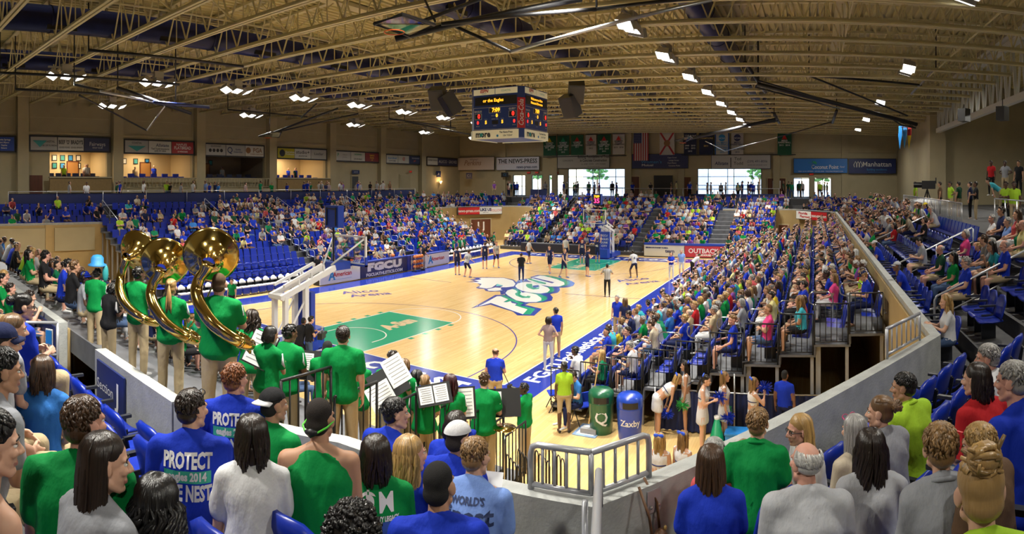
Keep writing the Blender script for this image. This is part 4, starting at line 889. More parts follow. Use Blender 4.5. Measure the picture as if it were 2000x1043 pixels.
for lab, y0, y1, m, ink, yrs, ec in bl: t = banner(lab, y0, y1, 9.25, 11.55, m, ink, CHAMP(yrs)); emblem(t, ec, .5)
t = banner('dark navy banner with rows of years right of the flags', -2.25, -3.75, 9.1, 11.45, bnavy, WHITE, [('TEAM', .16, .5), ('2008   2010', .58, .24), ('2011   2012', .7, .24), ('2013', .84, .24)])
t = banner('dark navy banner with one year right of the flags', -3.95, -5.6, 9.1, 11.45, bnavy, GOLD, [('CHAMPIONS', .25, .28), ('2011', .6, .26)])
t = banner('white banner with blue border and a round blue seal', -5.75, -7.3, 9.1, 11.45, bwhite, LB, [('WOMEN\'S', .46, .26), ('BASKETBALL', .55, .26), ('NATIONAL', .68, .26), ('TOURNAMENT', .78, .26), ('2012', .9, .24)], trim=bblue); emblem(t, LB, .55, .38, False); text('NCAA', (-.07, 0, -.6), NX, .26, WHITE, t)
t = banner('white banner with a round navy seal', -7.5, -8.9, 9.1, 11.45, bwhite, NAVY, [('MEN\'S', .46, .26), ('BASKETBALL', .55, .26), ('SWEET SIXTEEN', .76, .22), ('2013', .9, .24)]); emblem(t, NAVY, .55, .38, False); text('NCAA', (-.07, 0, -.6), NX, .26, WHITE, t)
t = banner('green banner hanging alone at the right', -12.5, -14.1, 9.0, 11.4, dgreen, WHITE, [('MEN\'S', .36, .24), ('BASKETBALL', .44, .24), ('2013   2014', .56, .24)]); emblem(t, RED, .5)
MB().box(FX-.15, FX, 4.4, 14.8, 9.05, 9.14).build('rail', BLACK, wall_far); MB().box(FX-.15, FX, -14.5, -2, 9.02, 9.1).build('rail', BLACK, wall_far)
# flags
t = thing('striped_flag', 'national flag with vertical hanging stripes and star canton', 'flag', (FX-.3, 2.6, 11.7)); FR_ = mat('flag_red', (.36,.02,.03), .7); FW = mat('flag_white', (.55,.53,.5), .7); FB = mat('flag_blue', (.015,.025,.12), .7)
for i in range(13): y = .86-1.72*i/13; MB().box(-.015+.01*(i % 3), .01, y-1.72/13, y, -3.2 if i >= 0 else 0, 0 if i > 6 else -1.25).build('stripe', FR_ if i % 2 == 0 else FW, t)
MB().box(-.03, .02, .86-1.72*7/13, .86, -1.25, 0).build('canton', FB, t)
sm = MB()
for i in range(5):
    for j in range(6): sm.box(-.04, -.03, .82-.17*i-.05, .82-.17*i, -.15-.19*j-.05, -.15-.19*j)
o_ = sm.build('stars', FW, t, kind='stuff')
t = thing('saltire_flag', 'white flag with a diagonal red cross and round seal', 'flag', (FX-.3, -.4, 11.7)); MB().box(-.01,.01,-.85,.85,-2.6,0).build('cloth', FW, t)
for s in (-1, 1): MB().bar((-.02, -.8*s, -.05), (-.02, .8*s, -2.55), .2, .01, up=(1,0,0)).build('cross_bar', FR_, t)
mb = MB(); disc(mb, (-.03,0,-1.3), NX, .36); mb.build('seal', BROWN, t)
# small far signs
for k, (y, z, s) in enumerate(((15.8, 7.25, 'EXIT'), (16.9, 7.25, 'EXIT'), (13.2, 7.2, 'EXIT'), (-12.4, 7.0, 'EXIT'), (-16.2, 6.95, 'EXIT'))): sign('small red lit exit sign above the far doors, %s from the left' % ordn((1,0,2,3,4)[k]), (34.9, y, z), NX, .5, .22, mat('exit_face', (.35,.03,.02), .5), texts=[(s, 0, 0, .2, mat('exit_red', (.8,.05,.03), .5, emit=.6))], name='exit_sign')
sign('small navy hanging sign in the far left concourse', (33.5, 24.6, 6.9), NX, .9, .75, NAVY, texts=[('C1', 0, 0, .5, LGREY)]); sign('navy monitor under the newspaper sign', (34.3, 19.9, 7.0), NX, 1.0, .6, BLACK, texts=[('C2', 0, 0, .4, LB)])
# ------------------------------------------------------------------ left wall: suites and sign strips
NY = (0, -1, 0)
def strip(label, x0, x1, z0, z1, cells):
    t = thing('sign_strip', label, 'sign', ((x0+x1)/2, 26.75, (z0+z1)/2)); w = x1-x0; h = z1-z0
    MB().box(-w/2-.12, w/2+.12, 0, .1, -h/2-.12, h/2+.12).build('frame', BLACK, t); n = len(cells)
    for i, (m, tx) in enumerate(cells):
        a = -w/2+w*i/n; p = MB().box(a+.03, a+w/n-.03, -.03, .0, -h/2, h/2).build('panel', m, t)
        for q in tx: text(q[0], (a+w/n/2+(q[1])*w/n, -.04, q[2]*h), NY, q[3], q[4], p, q[6] if len(q) > 6 else .004, 0., q[5] if len(q) > 5 else None)
    return t
SG = mat('strip_grey', (.42,.42,.42), .6); SW = mat('strip_white', (.6,.6,.57), .6); SNV = mat('strip_navy', (.03,.04,.11), .5)
strip('sign strip with red script and blue list at the left end', -24.2, -19.4, 8.4, 9.42, [(SW, [('Gulf', -.2, 0, .5, RED)]), (SW, [('Wings', 0, 0, .6, RED)]), (mat('strip_blue', (.01,.06,.4), .5), [('Bonita Springs', 0, .3, .17, WHITE), ('Fort Myers', 0, .1, .17, WHITE), ('Naples', 0, -.1, .17, WHITE), ('Estero', 0, -.3, .17, WHITE)])])
t = strip('three panel sign strip over the first suite, pub lettering in the middle', -18.2, -11.8, 8.5, 9.48, [(SG, [('COASTAL', .18, .15, .22, DGREY), ('BANK OF FLORIDA', .15, -.15, .16, DGREY)]), (SW, [('BEEF \'O\' BRADY\'S', 0, .12, .42, BLACK, 1.95, .012), ('GOOD FOOD  GOOD SPORTS', 0, -.28, .16, BLACK, 1.9)]), (SNV, [('Fairways', .02, .02, .42, LGREY, 1.3), ('GOLF CLUB', .02, -.26, .16, LGREY)])])
MB().add([(-3.0,-.05,.22), (-1.9,-.05,.22), (-2.45,-.05,-.28)], [(0,2,1)]).build('triangle_logo', TEAL, t)
t = strip('three panel sign strip over the second suite, red panel at its right end', -10.5, -4.2, 8.45, 9.4, [(SG, [('COASTAL', 0, .3, .2, DGREY)]), (SW, [('Allstate', .1, .15, .36, NAVY, 1.2), ('Ted Todd Insurance', 0, -.15, .2, BLACK), ('(239) 491-8006', 0, -.34, .17, BLACK)]), (mat('strip_red', (.36,.02,.03), .5), [('NAPLES', -.05, .27, .25, WHITE, 1.0), ('FLATBREAD', 0, -.02, .36, WHITE, 1.6, .008), ('& WINE BAR', 0, -.34, .17, WHITE)])])
MB().add([(-2.9,-.05,.05), (-1.3,-.05,.05), (-2.1,-.05,-.38)], [(0,2,1)]).build('triangle_logo', TEAL, t)
t = strip('three panel sign strip over the third suite, golf lettering at its right end', -3.0, 3.2, 8.4, 9.32, [(SG, [('SOUTHWEST', 0, .33, .18, DGREY)]), (SG, [('Q', -.3, 0, .75, NAVY), ('Quality', .12, .1, .2, NAVY), ('Dealerships', .12, -.14, .2, NAVY)]), (SW, [('PGA', .15, .06, .55, BROWN, 1.0, .012), ('FLORIDA GULF COAST', .12, -.3, .14, BROWN)])])
for k in range(4): mb = MB(); disc(mb, (-2.65+.38*k, -.04, -.05), NY, .15); mb.build('round_logo', BLACK, t)
mb = MB(); disc(mb, (1.35, -.04, .05), NY, .27); mb.build('round_logo', BROWN, t)
t = strip('three panel sign strip over the fourth suite, yellow panel at its left end', 4.8, 11.0, 8.35, 9.25, [(mat('strip_yellow', (.5,.45,.02), .5), [('Service', .22, .12, .25, WHITE, 1.1), ('Professor', .22, -.1, .2, WHITE, 1.1)]), (SW, [('studio+', 0, .15, .46, BLACK, 1.7), ('ARCHITECTURE', 0, -.25, .15, BLACK)]), (SG, [('LeeSar', 0, .05, .3, DGREY, 1.2)])])
mb = MB(); disc(mb, (-2.55, -.04, 0), NY, .33); mb.build('round_logo', BLACK, t)
strip('three panel sign strip on the fifth bay, dark red panel at its right end', 12.3, 18.8, 8.3, 9.2, [(SW, [('P', -.35, .12, .5, GREEN), ('PUBLIX', .1, .15, .2, GREY), ('pharmacy', .1, -.1, .16, GREY)]), (SW, [('ENTERPRISE', 0, .25, .2, GREEN), ('239-454-8663', 0, -.28, .22, BLACK)]), (mat('strip_maroon', (.2,.02,.02), .5), [('Robb &', 0, .22, .24, YEL), ('Stucky', 0, -.05, .24, YEL), ('1-800', 0, -.33, .14, YEL)])])
strip('three panel sign strip on the sixth bay with a red square emblem', 20.1, 26.1, 8.25, 9.1, [(SW, [('Sanibel', 0, .12, .28, LB, 1.5), ('239-472-0000', 0, -.25, .2, NAVY)]), (SW, [('@', 0, .1, .5, RED)]), (SNV, [('SUNSHINE', .1, .22, .22, LGREY, 1.4), ('golf', 0, -.12, .25, ORANGE)])])
strip('two panel sign strip on the last bay of the left wall', 27.6, 34.0, 8.2, 9.05, [(SW, [('HARBORSIDE', 0, .15, .24, BLACK, 1.9)]), (SNV, [('ALICO', 0, 0, .5, LGREY, 1.8)]), (SNV, [('GROVES', 0, 0, .5, LGREY, 1.8)])])
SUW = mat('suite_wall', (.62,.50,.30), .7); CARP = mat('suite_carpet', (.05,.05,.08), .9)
lit = (True, True, False, True)
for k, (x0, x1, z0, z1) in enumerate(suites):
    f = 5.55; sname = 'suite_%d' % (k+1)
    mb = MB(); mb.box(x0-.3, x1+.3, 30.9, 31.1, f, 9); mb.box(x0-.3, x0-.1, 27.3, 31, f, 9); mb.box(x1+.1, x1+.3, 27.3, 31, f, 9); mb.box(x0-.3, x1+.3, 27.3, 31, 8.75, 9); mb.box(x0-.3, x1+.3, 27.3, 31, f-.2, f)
    struct('wall_suite_%d' % (k+1), mb, SUW if lit[k] else mat('suite_wall_shaded', (.25,.2,.15), .7))  # unlit suite: shade is put into a darker wall colour
    if lit[k]:
        l = bpy.data.lights.new('suite_lamp', 'AREA'); l.size = 1.2; l.energy = 170 if k != 1 else 130; l.color = (1, .75, .45); o = bpy.data.objects.new('suite_lamp', l); COL.objects.link(o); o.location = ((x0+x1)/2, 29.3, 8.6)
    # balcony front
    if k in (0, 3): t = struct('trim_%d' % (40+k), MB().box(x0-.2, x1+.1, 26.3, 26.45, 5.45, 6.4), mat('balcony_wood', (.30,.2,.08), .6, noise=.1)); MB().box(x0-.25, x1+.15, 26.2, 26.5, 6.4, 6.5).build('cap', BEIGE, t); MB().box(x0-.2, x1+.1, 26.3, 27, 5.3, 5.45).build('soffit', BEIGE, t)
    else:
        t = railing('balcony_rail', 'pale barred balcony rail of the %s suite from the left' % ordn(k), [(x0-.1, 26.4, 5.55), (x1+.1, 26.4, 5.55)], .85, BEIGE, .32, (.12,), .05, .04, postgap=3); MB().box(x0-.2, x1+.1, 26.3, 27, 5.25, 5.55).build('floor_slab', BEIGE, t)
    # suite chairs, pictures, door
    rr = random.Random(k)
    for j in range(6):
        x = x0+.6+j*(x1-x0-1.2)/5
        for r in range(2):
            t = thing('suite_chair', 'dark upholstered chair in the %s suite, %s along its %s row' % (ordn(k), ordn(j), ('front','back')[r]), 'chair', (x, 27.6+.9*r, f+.25*r), -PI/2, 'suite chairs'); MB().box(-.2,.25,-.25,.25,.3,.5).build('seat', ROYAL if k in (1,3) else SNV, t); MB().box(-.3,-.18,-.27,.27,.4,1.0).build('backrest', ROYAL if k in (1,3) else SNV, t); MB().box(-.25,.2,-.25,.25,0,.3).build('base', BLACK, t)
    for j in range((10, 4, 3, 3)[k]):
        x = x0+.9+(j % 5)*(.7 if k == 0 else 1.1); z = 8.1-(j//5)*.65-(.2 if k else 0)
        t = thing('framed_picture', 'dark framed picture on the back wall of the %s suite, %s along' % (ordn(k), ordn(j)), 'picture', (x, 30.88, z), group='suite pictures'); MB().box(-.22,.22,-.04,0,-.25,.25).build('frame', BLACK, t); MB().box(-.15,.15,-.05,-.03,-.18,.18).build('print', (PAPER, PAPER, TEAL, LB)[j % 4], t)
    xd = x0+(x1-x0)*(.68, .62, .38, .2)[k]; t = thing('suite_door', 'wooden door standing in the back wall of the %s suite' % ordn(k), 'door', (xd, 30.86, f)); MB().box(-.45,.45,-.06,0,0,2.2).build('door_leaf', mat('suite_door_wood', (.35,.17,.05), .5), t); MB().box(-.55,.55,-.03,.02,0,2.3).build('frame', WOODB, t); MB().ell((.36,-.09,1.0), (.03,.03,.03), 8, 6).build('knob', CHROME, t)
# other left wall furniture
def left_door(idx, x, z1, m, w=1.0):
    o = struct('door_%d' % idx, MB().box(x-w/2-.1, x+w/2+.1, 26.9, 27.02, CZ, z1+.1), BEIGE); MB().box(x-w/2, x+w/2, 26.86, 26.92, CZ, z1).build('door_leaf', m, o); MB().ell((x+w*.38, 26.82, CZ+1.05), (.04,.04,.04), 8, 6).build('knob', CHROME, o); return o
left_door(10, -17.7, 6.6, WOODB); left_door(11, 15.3, 6.7, DGREY, .9); left_door(12, 23.6, 6.9, BEIGE2, 1.8); left_door(13, -22.6, 7.0, BEIGE2, 1.6)
sign('small navy room sign over the grey left wall door', (15.3, 26.8, 7.15), NY, 1.1, .4, NAVY, texts=[('ALICO', 0, 0, .2, LGREY)]); sign('navy square sign lit by a wall lamp on the last bay', (30, 26.8, 7.1), NY, .9, .75, NAVY, texts=[('A', 0, 0, .5, LGREY)])
sign('small red exit sign above the pale double door of the left wall', (24.2, 26.6, 7.3), NY, .5, .25, mat('exit_face', (.35,.03,.02), .5), texts=[('EXIT', 0, 0, .2, mat('exit_red', (.8,.05,.03), .5, emit=.6))], name='exit_sign')
t = thing('wall_sconce', 'warm glowing wall lamp on the last bay of the left wall', 'lamp', (30.3, 26.7, 5.9)); MB().lathe([(.05,0), (.18,.3), (.16,.32), (0,.1)], 14).build('shade', mat('sconce_glow', (1,.6,.25), .4, emit=4), t, True); MB().box(-.05,.05,0,.25,.0,.1).build('bracket', BLACK, t)
l = bpy.data.lights.new('sconce_lamp', 'POINT'); l.energy = 60; l.color = (1,.6,.25); l.shadow_soft_size = .1; o = bpy.data.objects.new('sconce_lamp', l); COL.objects.link(o); o.location = (30.3, 26.45, 6.3)
# signs above the corner passages, section signs
chn = Vector((-(18.2-14.5), -(26-20.4), 0)).normalized()
def corner_sign(label, p, q, z, cells):
    p = Vector(p); q = Vector(q); d = (q-p); n = Vector((-d.y, d.x, 0)).normalized(); 
    if n.dot(p) > 0: n = -n
    c = (p+q)/2+n*.35; return sign(label, (c.x, c.y, z), n, d.length*.9, .72, WHITE, cells=cells, frame=DGREY, texts=cells_t, t=.3)
cells_t = [('news-press.com', -.26, 0, .42, WHITE, 2.4, .01), ('LIKE US', .12, .12, .4, NAVY, 1.3, .02), ('and win', .12, -.25, .2, NAVY), ('FOLLOW', .37, .0, .35, RED, 1.3)]
corner_sign('red and white two part sign over the far left corner passage', (25.2,15.,0), (20.6,18.,0), 3.15, [(-.5,-.02,-.5,.5,RED), (-.02,.5,-.5,.5,WHITE)])
cells_t = [('Florida', -.27, .2, .3, RED, 1.5, .01), ('Pharmacy', -.2, -.2, .3, RED, 1.7, .01), ('news-press.com', .25, 0, .4, WHITE, 2.3, .01)]
corner_sign('white and red two part sign over the far right corner passage', (20.6,-18.,0), (25.2,-15.,0), 3.15, [(-.5,.0,-.5,.5,WHITE), (.0,.5,-.5,.5,RED)])
t = struct('door_20', MB().box(-1.2, 1.2, -.02, .06, 0, 2.35), BEIGE); t.location = (23.0, 16.35, 0); t.rotation_euler = (0,0,math.atan2(-3.7, 5.6))
for s in (-1, 1): MB().box(min(s*.02, s*1.1), max(s*.02, s*1.1), -.06, -.02, .02, 2.25).build('door_leaf', WOODB, t); MB().box(s*.3-.08, s*.3+.08, -.075, -.05, 1.1, 2.0).build('pane', PAPER, t)
t2 = struct('door_21', MB().box(-.5, .5, -.02, .06, 0, 2.2), BEIGE); t2.location = (25.95, -13.6, 0); t2.rotation_euler = (0,0,-PI/2); MB().box(-.42,.42,-.05,-.02,.02,2.1).build('door_leaf', WOODB, t2)
for nm, y0, letter in (('J', -8.35, 'J'), ('K', -5.35, 'K')):
    c = (-26.75, y0-.55, 3.22); sign('navy section sign lettered %s on the near concrete wall' % letter, c, NX, .95, .58, NAVY, texts=[('Section', -.16, -.05, .2, WHITE), (letter, .3, -.02, .42, WHITE, None, .01)], name='section_sign', t=.02)
# ------------------------------------------------------------------ people: building blocks
V3 = lambda *a: np.array(a, float)
def unit(v): return v/(np.linalg.norm(v)+1e-9)
def perp(d):
    a = np.cross(d, V3(0,0,1)) if abs(d[2]) < .95 else np.cross(d, V3(0,1,0)); a = unit(a); return a, np.cross(a, d)
def rings_mesh(rings):
    n = len(rings[0]); V = np.concatenate(rings); Fs = []
    for i in range(len(rings)-1):
        for j in range(n): Fs.append((i*n+j, i*n+(j+1) % n, (i+1)*n+(j+1) % n, (i+1)*n+j))
    Fs.append(tuple(range(n-1, -1, -1))); k = (len(rings)-1)*n; Fs.append(tuple(k+j for j in range(n)))
    return V, Fs
def cap(p0, p1, r0, r1, tag, flat=None, n=12, step=.03):
    """tapered round-ended limb; tag may be a function of t along the limb"""
    p0 = V3(*p0); p1 = V3(*p1); L = np.linalg.norm(p1-p0); d = unit(p1-p0); a, b = perp(d)
    ts = [(-math.cos(x)*r0/max(L, 1e-6), r0*math.sin(x)) for x in (.25, .7, 1.15)]
    k = max(1, int(L/step)); ts += [(i/k, r0+(r1-r0)*i/k) for i in range(k+1)]; ts += [(1+math.cos(x)*r1/max(L, 1e-6), r1*math.sin(x)) for x in (1.15, .7, .25)]
    rings = []; tg = []
    for t, r in ts:
        c = p0+d*L*t; R_ = np.array([c+a*r*math.cos(q)+b*r*math.sin(q) for q in np.arange(n)*2*PI/n])
        if flat is not None: ax, f = flat; R_ = R_-np.outer((R_-c)@ax, ax)*(1-f)
        rings.append(R_); tg += [tag(t) if callable(tag) else tag]*n
    V, Fs = rings_mesh(rings); return V, Fs, tg
def loft(items, M, tag, n=20):
    """items: (z, x, rx, ry) in frame M (3x4)"""
    zs = [q[0] for q in items]; rings = []; tg = []
    Z = np.linspace(zs[0], zs[-1], max(len(zs), int((zs[-1]-zs[0])/.03)))
    for i, z in enumerate(Z):
        x, rx, ry = (np.interp(z, zs, [q[k] for q in items]) for k in (1, 2, 3))
        P = np.array([[x+rx*math.cos(q), ry*math.sin(q), z] for q in np.arange(n)*2*PI/n]); rings.append(P@M[:, :3].T+M[:, 3]); tg += [tag(z) if callable(tag) else tag]*n
    V, Fs = rings_mesh(rings); return V, Fs, tg
def ellip(c, r, tag, R_=None, n=14, m=10):
    V = []
    for i in range(m+1):
        t = PI*(i+.02)/(m+.04)
        for j in range(n): V.append((r[0]*math.sin(t)*math.cos(2*PI*j/n), r[1]*math.sin(t)*math.sin(2*PI*j/n), r[2]*math.cos(t)))
    V = np.array(V)
    if R_ is not None: V = V@R_.T
    rings = [V[i*n:(i+1)*n][::-1]+np.array(c) for i in range(m+1)]
    V, Fs = rings_mesh(rings); return V, Fs, [tag]*len(V)
def rotm(yaw=0, pitch=0, roll=0):
    """pitch > 0 leans forward (+x)"""
    return np.array((Matrix.Rotation(yaw,3,'Z') @ Matrix.Rotation(pitch,3,'Y') @ Matrix.Rotation(roll,3,'X')))
def prim_remesh(prims, voxel, smooth=4, deci=None, noise=0., seed=0):
    V = []; Fs = []; T = []; o = 0
    for v, f, t in prims: V.append(v); Fs += [tuple(i+o for i in q) for q in f]; T += t; o += len(v)
    V = np.concatenate(V); me = bpy.data.meshes.new('w'); me.from_pydata([tuple(q) for q in V], [], Fs)
    mods = [('REMESH', dict(mode='VOXEL', voxel_size=voxel)), ('SMOOTH', dict(factor=.5, iterations=smooth))]
    if deci: mods.append(('DECIMATE', dict(ratio=deci)))
    r = evaluated(me, mods)
    n = len(r.vertices); co = np.empty(n*3); r.vertices.foreach_get('co', co); co = co.reshape(-1, 3)
    nf = len(r.polygons); fc = np.empty(nf*3); r.polygons.foreach_get('center', fc); fc = fc.reshape(-1, 3)
    uniq = sorted(set(T))
    if len(uniq) == 1: idx = np.full(nf, SLOT[uniq[0]])
    else:
        Ti = np.array([SLOT[t] for t in T]); idx = np.empty(nf, int)
        for s in range(0, nf, 1500):
            q = fc[s:s+1500]; d = (q**2).sum(1)[:, None]-2*q@V.T+(V**2).sum(1)[None]; idx[s:s+1500] = Ti[d.argmin(1)]
    faces = [tuple(p.vertices) for p in r.polygons]
    if noise:
        nr = np.empty(n*3); r.vertices.foreach_get('normal', nr); nr = nr.reshape(-1, 3); rr = np.random.RandomState(seed); w = np.zeros(n)
        for q in range(7): k = rr.normal(0, 1, 3)*V3(1,1,.55)*(9+5*q); w += np.sin(co@k+rr.uniform(0, 6))*(1/(1+.35*q))
        w2 = np.abs(w)/3.2; co = co+nr*((.5-w2)*noise)[:, None]
    bpy.data.meshes.remove(r); return co, faces, idx
SLOT = dict(skin=0, shirt=1, pants=2, shoe=3, lip=4, hair=5, eye=6, iris=7, trim=8)
def join(parts):
    V = []; Fs = []; I = []; o = 0
    for co, f, i in parts: V.append(co); Fs += [tuple(a+o for a in q) for q in f]; I.append(np.asarray(i)); o += len(co)
    return np.concatenate(V), Fs, np.concatenate(I)
def xform(part, M): co, f, i = part; return co@M[:, :3].T+M[:, 3], f, i
def to_mesh(name, part, smooth=True, nslots=9):
    co, f, i = part; me = bpy.data.meshes.new(name); me.from_pydata([tuple(q) for q in co], [], f)
    for k in range(nslots): me.materials.append(None)
    if nslots > 1: me.polygons.foreach_set('material_index', [int(q) for q in i])
    me.polygons.foreach_set('use_smooth', [smooth]*len(f)); me.update(); return me
# heads (face towards +x, origin at mid head)
def head_prims(sex, age=0, wide=1.):
    w = wide; m = sex == 'm'; P = []
    P.append(ellip((-.008,0,.032), (.093,.075*w,.084), 'skin')); P.append(ellip((.022,0,-.03), (.068,.06*w,.082), 'skin'))
    P.append(cap((.0,.045*w,-.06), (.055,.018*w,-.098), .026, .02 if m else .016, 'skin')); P.append(cap((.0,-.045*w,-.06), (.055,-.018*w,-.098), .026, .02 if m else .016, 'skin'))
    P.append(ellip((.064,0,-.097), (.022,.026 if m else .02,.018), 'skin'))
    P.append(cap((.083,0,.012), (.107,0,-.026), .0085, .0125, 'skin')); P.append(ellip((.098,.012,-.03), (.011,.009,.009), 'skin')); P.append(ellip((.098,-.012,-.03), (.011,.009,.009), 'skin'))
    b = .013 if m else .009
    for s in (1, -1):
        P.append(cap((.081,.012*s,.024), (.068,.05*s,.022), b, b*.8, 'skin')); P.append(ellip((.066,.042*s*w,-.02), (.022,.02,.02), 'skin'))
        P.append(ellip((-.012,.078*s*w,-.004), (.026,.009,.034), 'skin', rotm(s*.35, -.2))); P.append(ellip((.084,.014*s,-.061), (.007,.014,.0055), 'lip')); P.append(ellip((.083,.011*s,-.07), (.008,.013,.006), 'lip'))
    P.append(cap((-.018,0,-.07), (-.04,0,-.19), .054 if m else .045, .06 if m else .05, 'skin'))
    return P
def head_extra(deci=1):
    out = []
    for s in (1, -1):
        out.append(ellip((.0725,.031*s,.004), (.0125,.0135,.0095), 'eye', n=10, m=8)); out.append(ellip((.0815,.031*s,.004), (.0045,.0068,.0072), 'iris', n=8, m=6)); out.append(cap((.093,.012*s,.029), (.077,.052*s,.027), .0042, .003, 'hair', n=6, step=.02))
        out.append(cap((.082,.018*s,.014), (.078,.043*s,.012), .0028, .0022, 'hair', n=5))
    return [(v, f, [SLOT[t[0]]]*len(f)) for v, f, t in out]
HEADS = {}
def head(sex, res):
    k = (sex, res)
    if k not in HEADS:
        b = prim_remesh(head_prims(sex), .0062 if res == 'hi' else .0105, 3 if res == 'hi' else 2, .5 if res == 'hi' else .3)
        HEADS[k] = join([b]+(head_extra() if res == 'hi' else [e for i, e in enumerate(head_extra()) if i % 4 in (1, 2)]))
    return HEADS[k]
HANDS = {}
def hand(kind, res):
    k = (kind, res)
    if k in HANDS: return HANDS[k]
    curl = dict(relax=.45, grip=1.15, flat=.08)[kind]; P = [cap((-.03,0,0), (.01,0,0), .026, .026, 'skin', (V3(0,0,1), .75))]
    P.append(cap((.02,.018,0), (.078,.024,0), .021, .017, 'skin', (V3(0,0,1), .65))); P.append(cap((.02,-.018,0), (.074,-.026,0), .021, .016, 'skin', (V3(0,0,1), .65))); P.append(cap((.02,0,0), (.08,0,0), .022, .017, 'skin', (V3(0,0,1), .65)))
    for i, (y, L) in enumerate(((.03,.066), (.0105,.078), (-.0095,.072), (-.029,.056))):
        p = V3(.083-.004*abs(i-1), y*1.02, -.002); a = .1; spread = .09*(1.5-i)
        for seg in (.45, .32, .25):
            a += curl*(.55 if seg > .4 else .7); q = p+V3(math.cos(a)*math.cos(spread), math.cos(a)*math.sin(spread), -math.sin(a))*L*seg; P.append(cap(p, q, .0092-.001*(seg < .4), .0085-.001*(seg < .4), 'skin', n=8, step=.012)); p = q
    p = V3(.012,.03,-.004); q = p+unit(V3(.62,.62,-.3-.35*curl))*.042; P.append(cap(p, q, .0135, .0105, 'skin', n=8, step=.012)); P.append(cap(q, q+unit(V3(.85,.25-.25*curl,-.35-.3*curl))*.034, .0105, .0082, 'skin', n=8, step=.012))
    HANDS[k] = prim_remesh(P, .0055 if res == 'hi' else .008, 1, .4 if res == 'hi' else .2); return HANDS[k]
# poses.  angles in torso frame; arms as (upper arm dir, forearm dir, hand kind) for left (+y) and right (-y)
def skeleton(pose, sex='m', build=1., sit=True, s=1.):
    m = sex == 'm'; J = {}
    hipz = pose.get('hip', .55 if sit else .93)*s
    J['pel'] = V3(pose.get('px', 0.)*s, 0, hipz); T = rotm(pose.get('twist', 0.), pose.get('lean', 0.), pose.get('roll', 0.)); J['T'] = T
    sh = .187 if m else .162; tl = .5 if m else .47
    J['neck'] = J['pel']+T@V3(-.005,0,.56*tl/.5)*s
    Hm = T@rotm(pose.get('hyaw', 0.), -pose.get('lean', 0.)*.75+pose.get('hpitch', 0.), pose.get('hroll', 0.)); J['H'] = Hm
    J['head'] = J['neck']+(T@V3(.008,0,.03)+Hm@V3(.03,0,.098))*s
    for side, sg in (('l', 1), ('r', -1)):
        ud, fd, hk = pose.get('arm_'+side, ((.15,.12*1,-1), (.5,-.1,-.7), 'relax'))
        a = J['pel']+T@V3(-.01, sg*sh, .475*tl/.5)*s; ud = unit(V3(*ud)*V3(1,sg,1)); fd = unit(V3(*fd)*V3(1,sg,1))
        e = a+T@ud*.285*s; w = e+T@fd*.25*s; J['arm_'+side] = (a, e, w, T@fd, hk)
        td, sd = pose.get('leg_'+side, ((1,.12,-.04), (.02,.02,-1)) if sit else ((.03,.05,-1), (-.03,.0,-1)))
        h = J['pel']+V3(0, sg*.092, -.02)*s; k = h+unit(V3(*td)*V3(1,sg,1))*.43*s; an = k+unit(V3(*sd)*V3(1,sg,1))*.41*s; J['leg_'+side] = (h, k, an, pose.get('toe_'+side, (1,.18,0)))
    return J
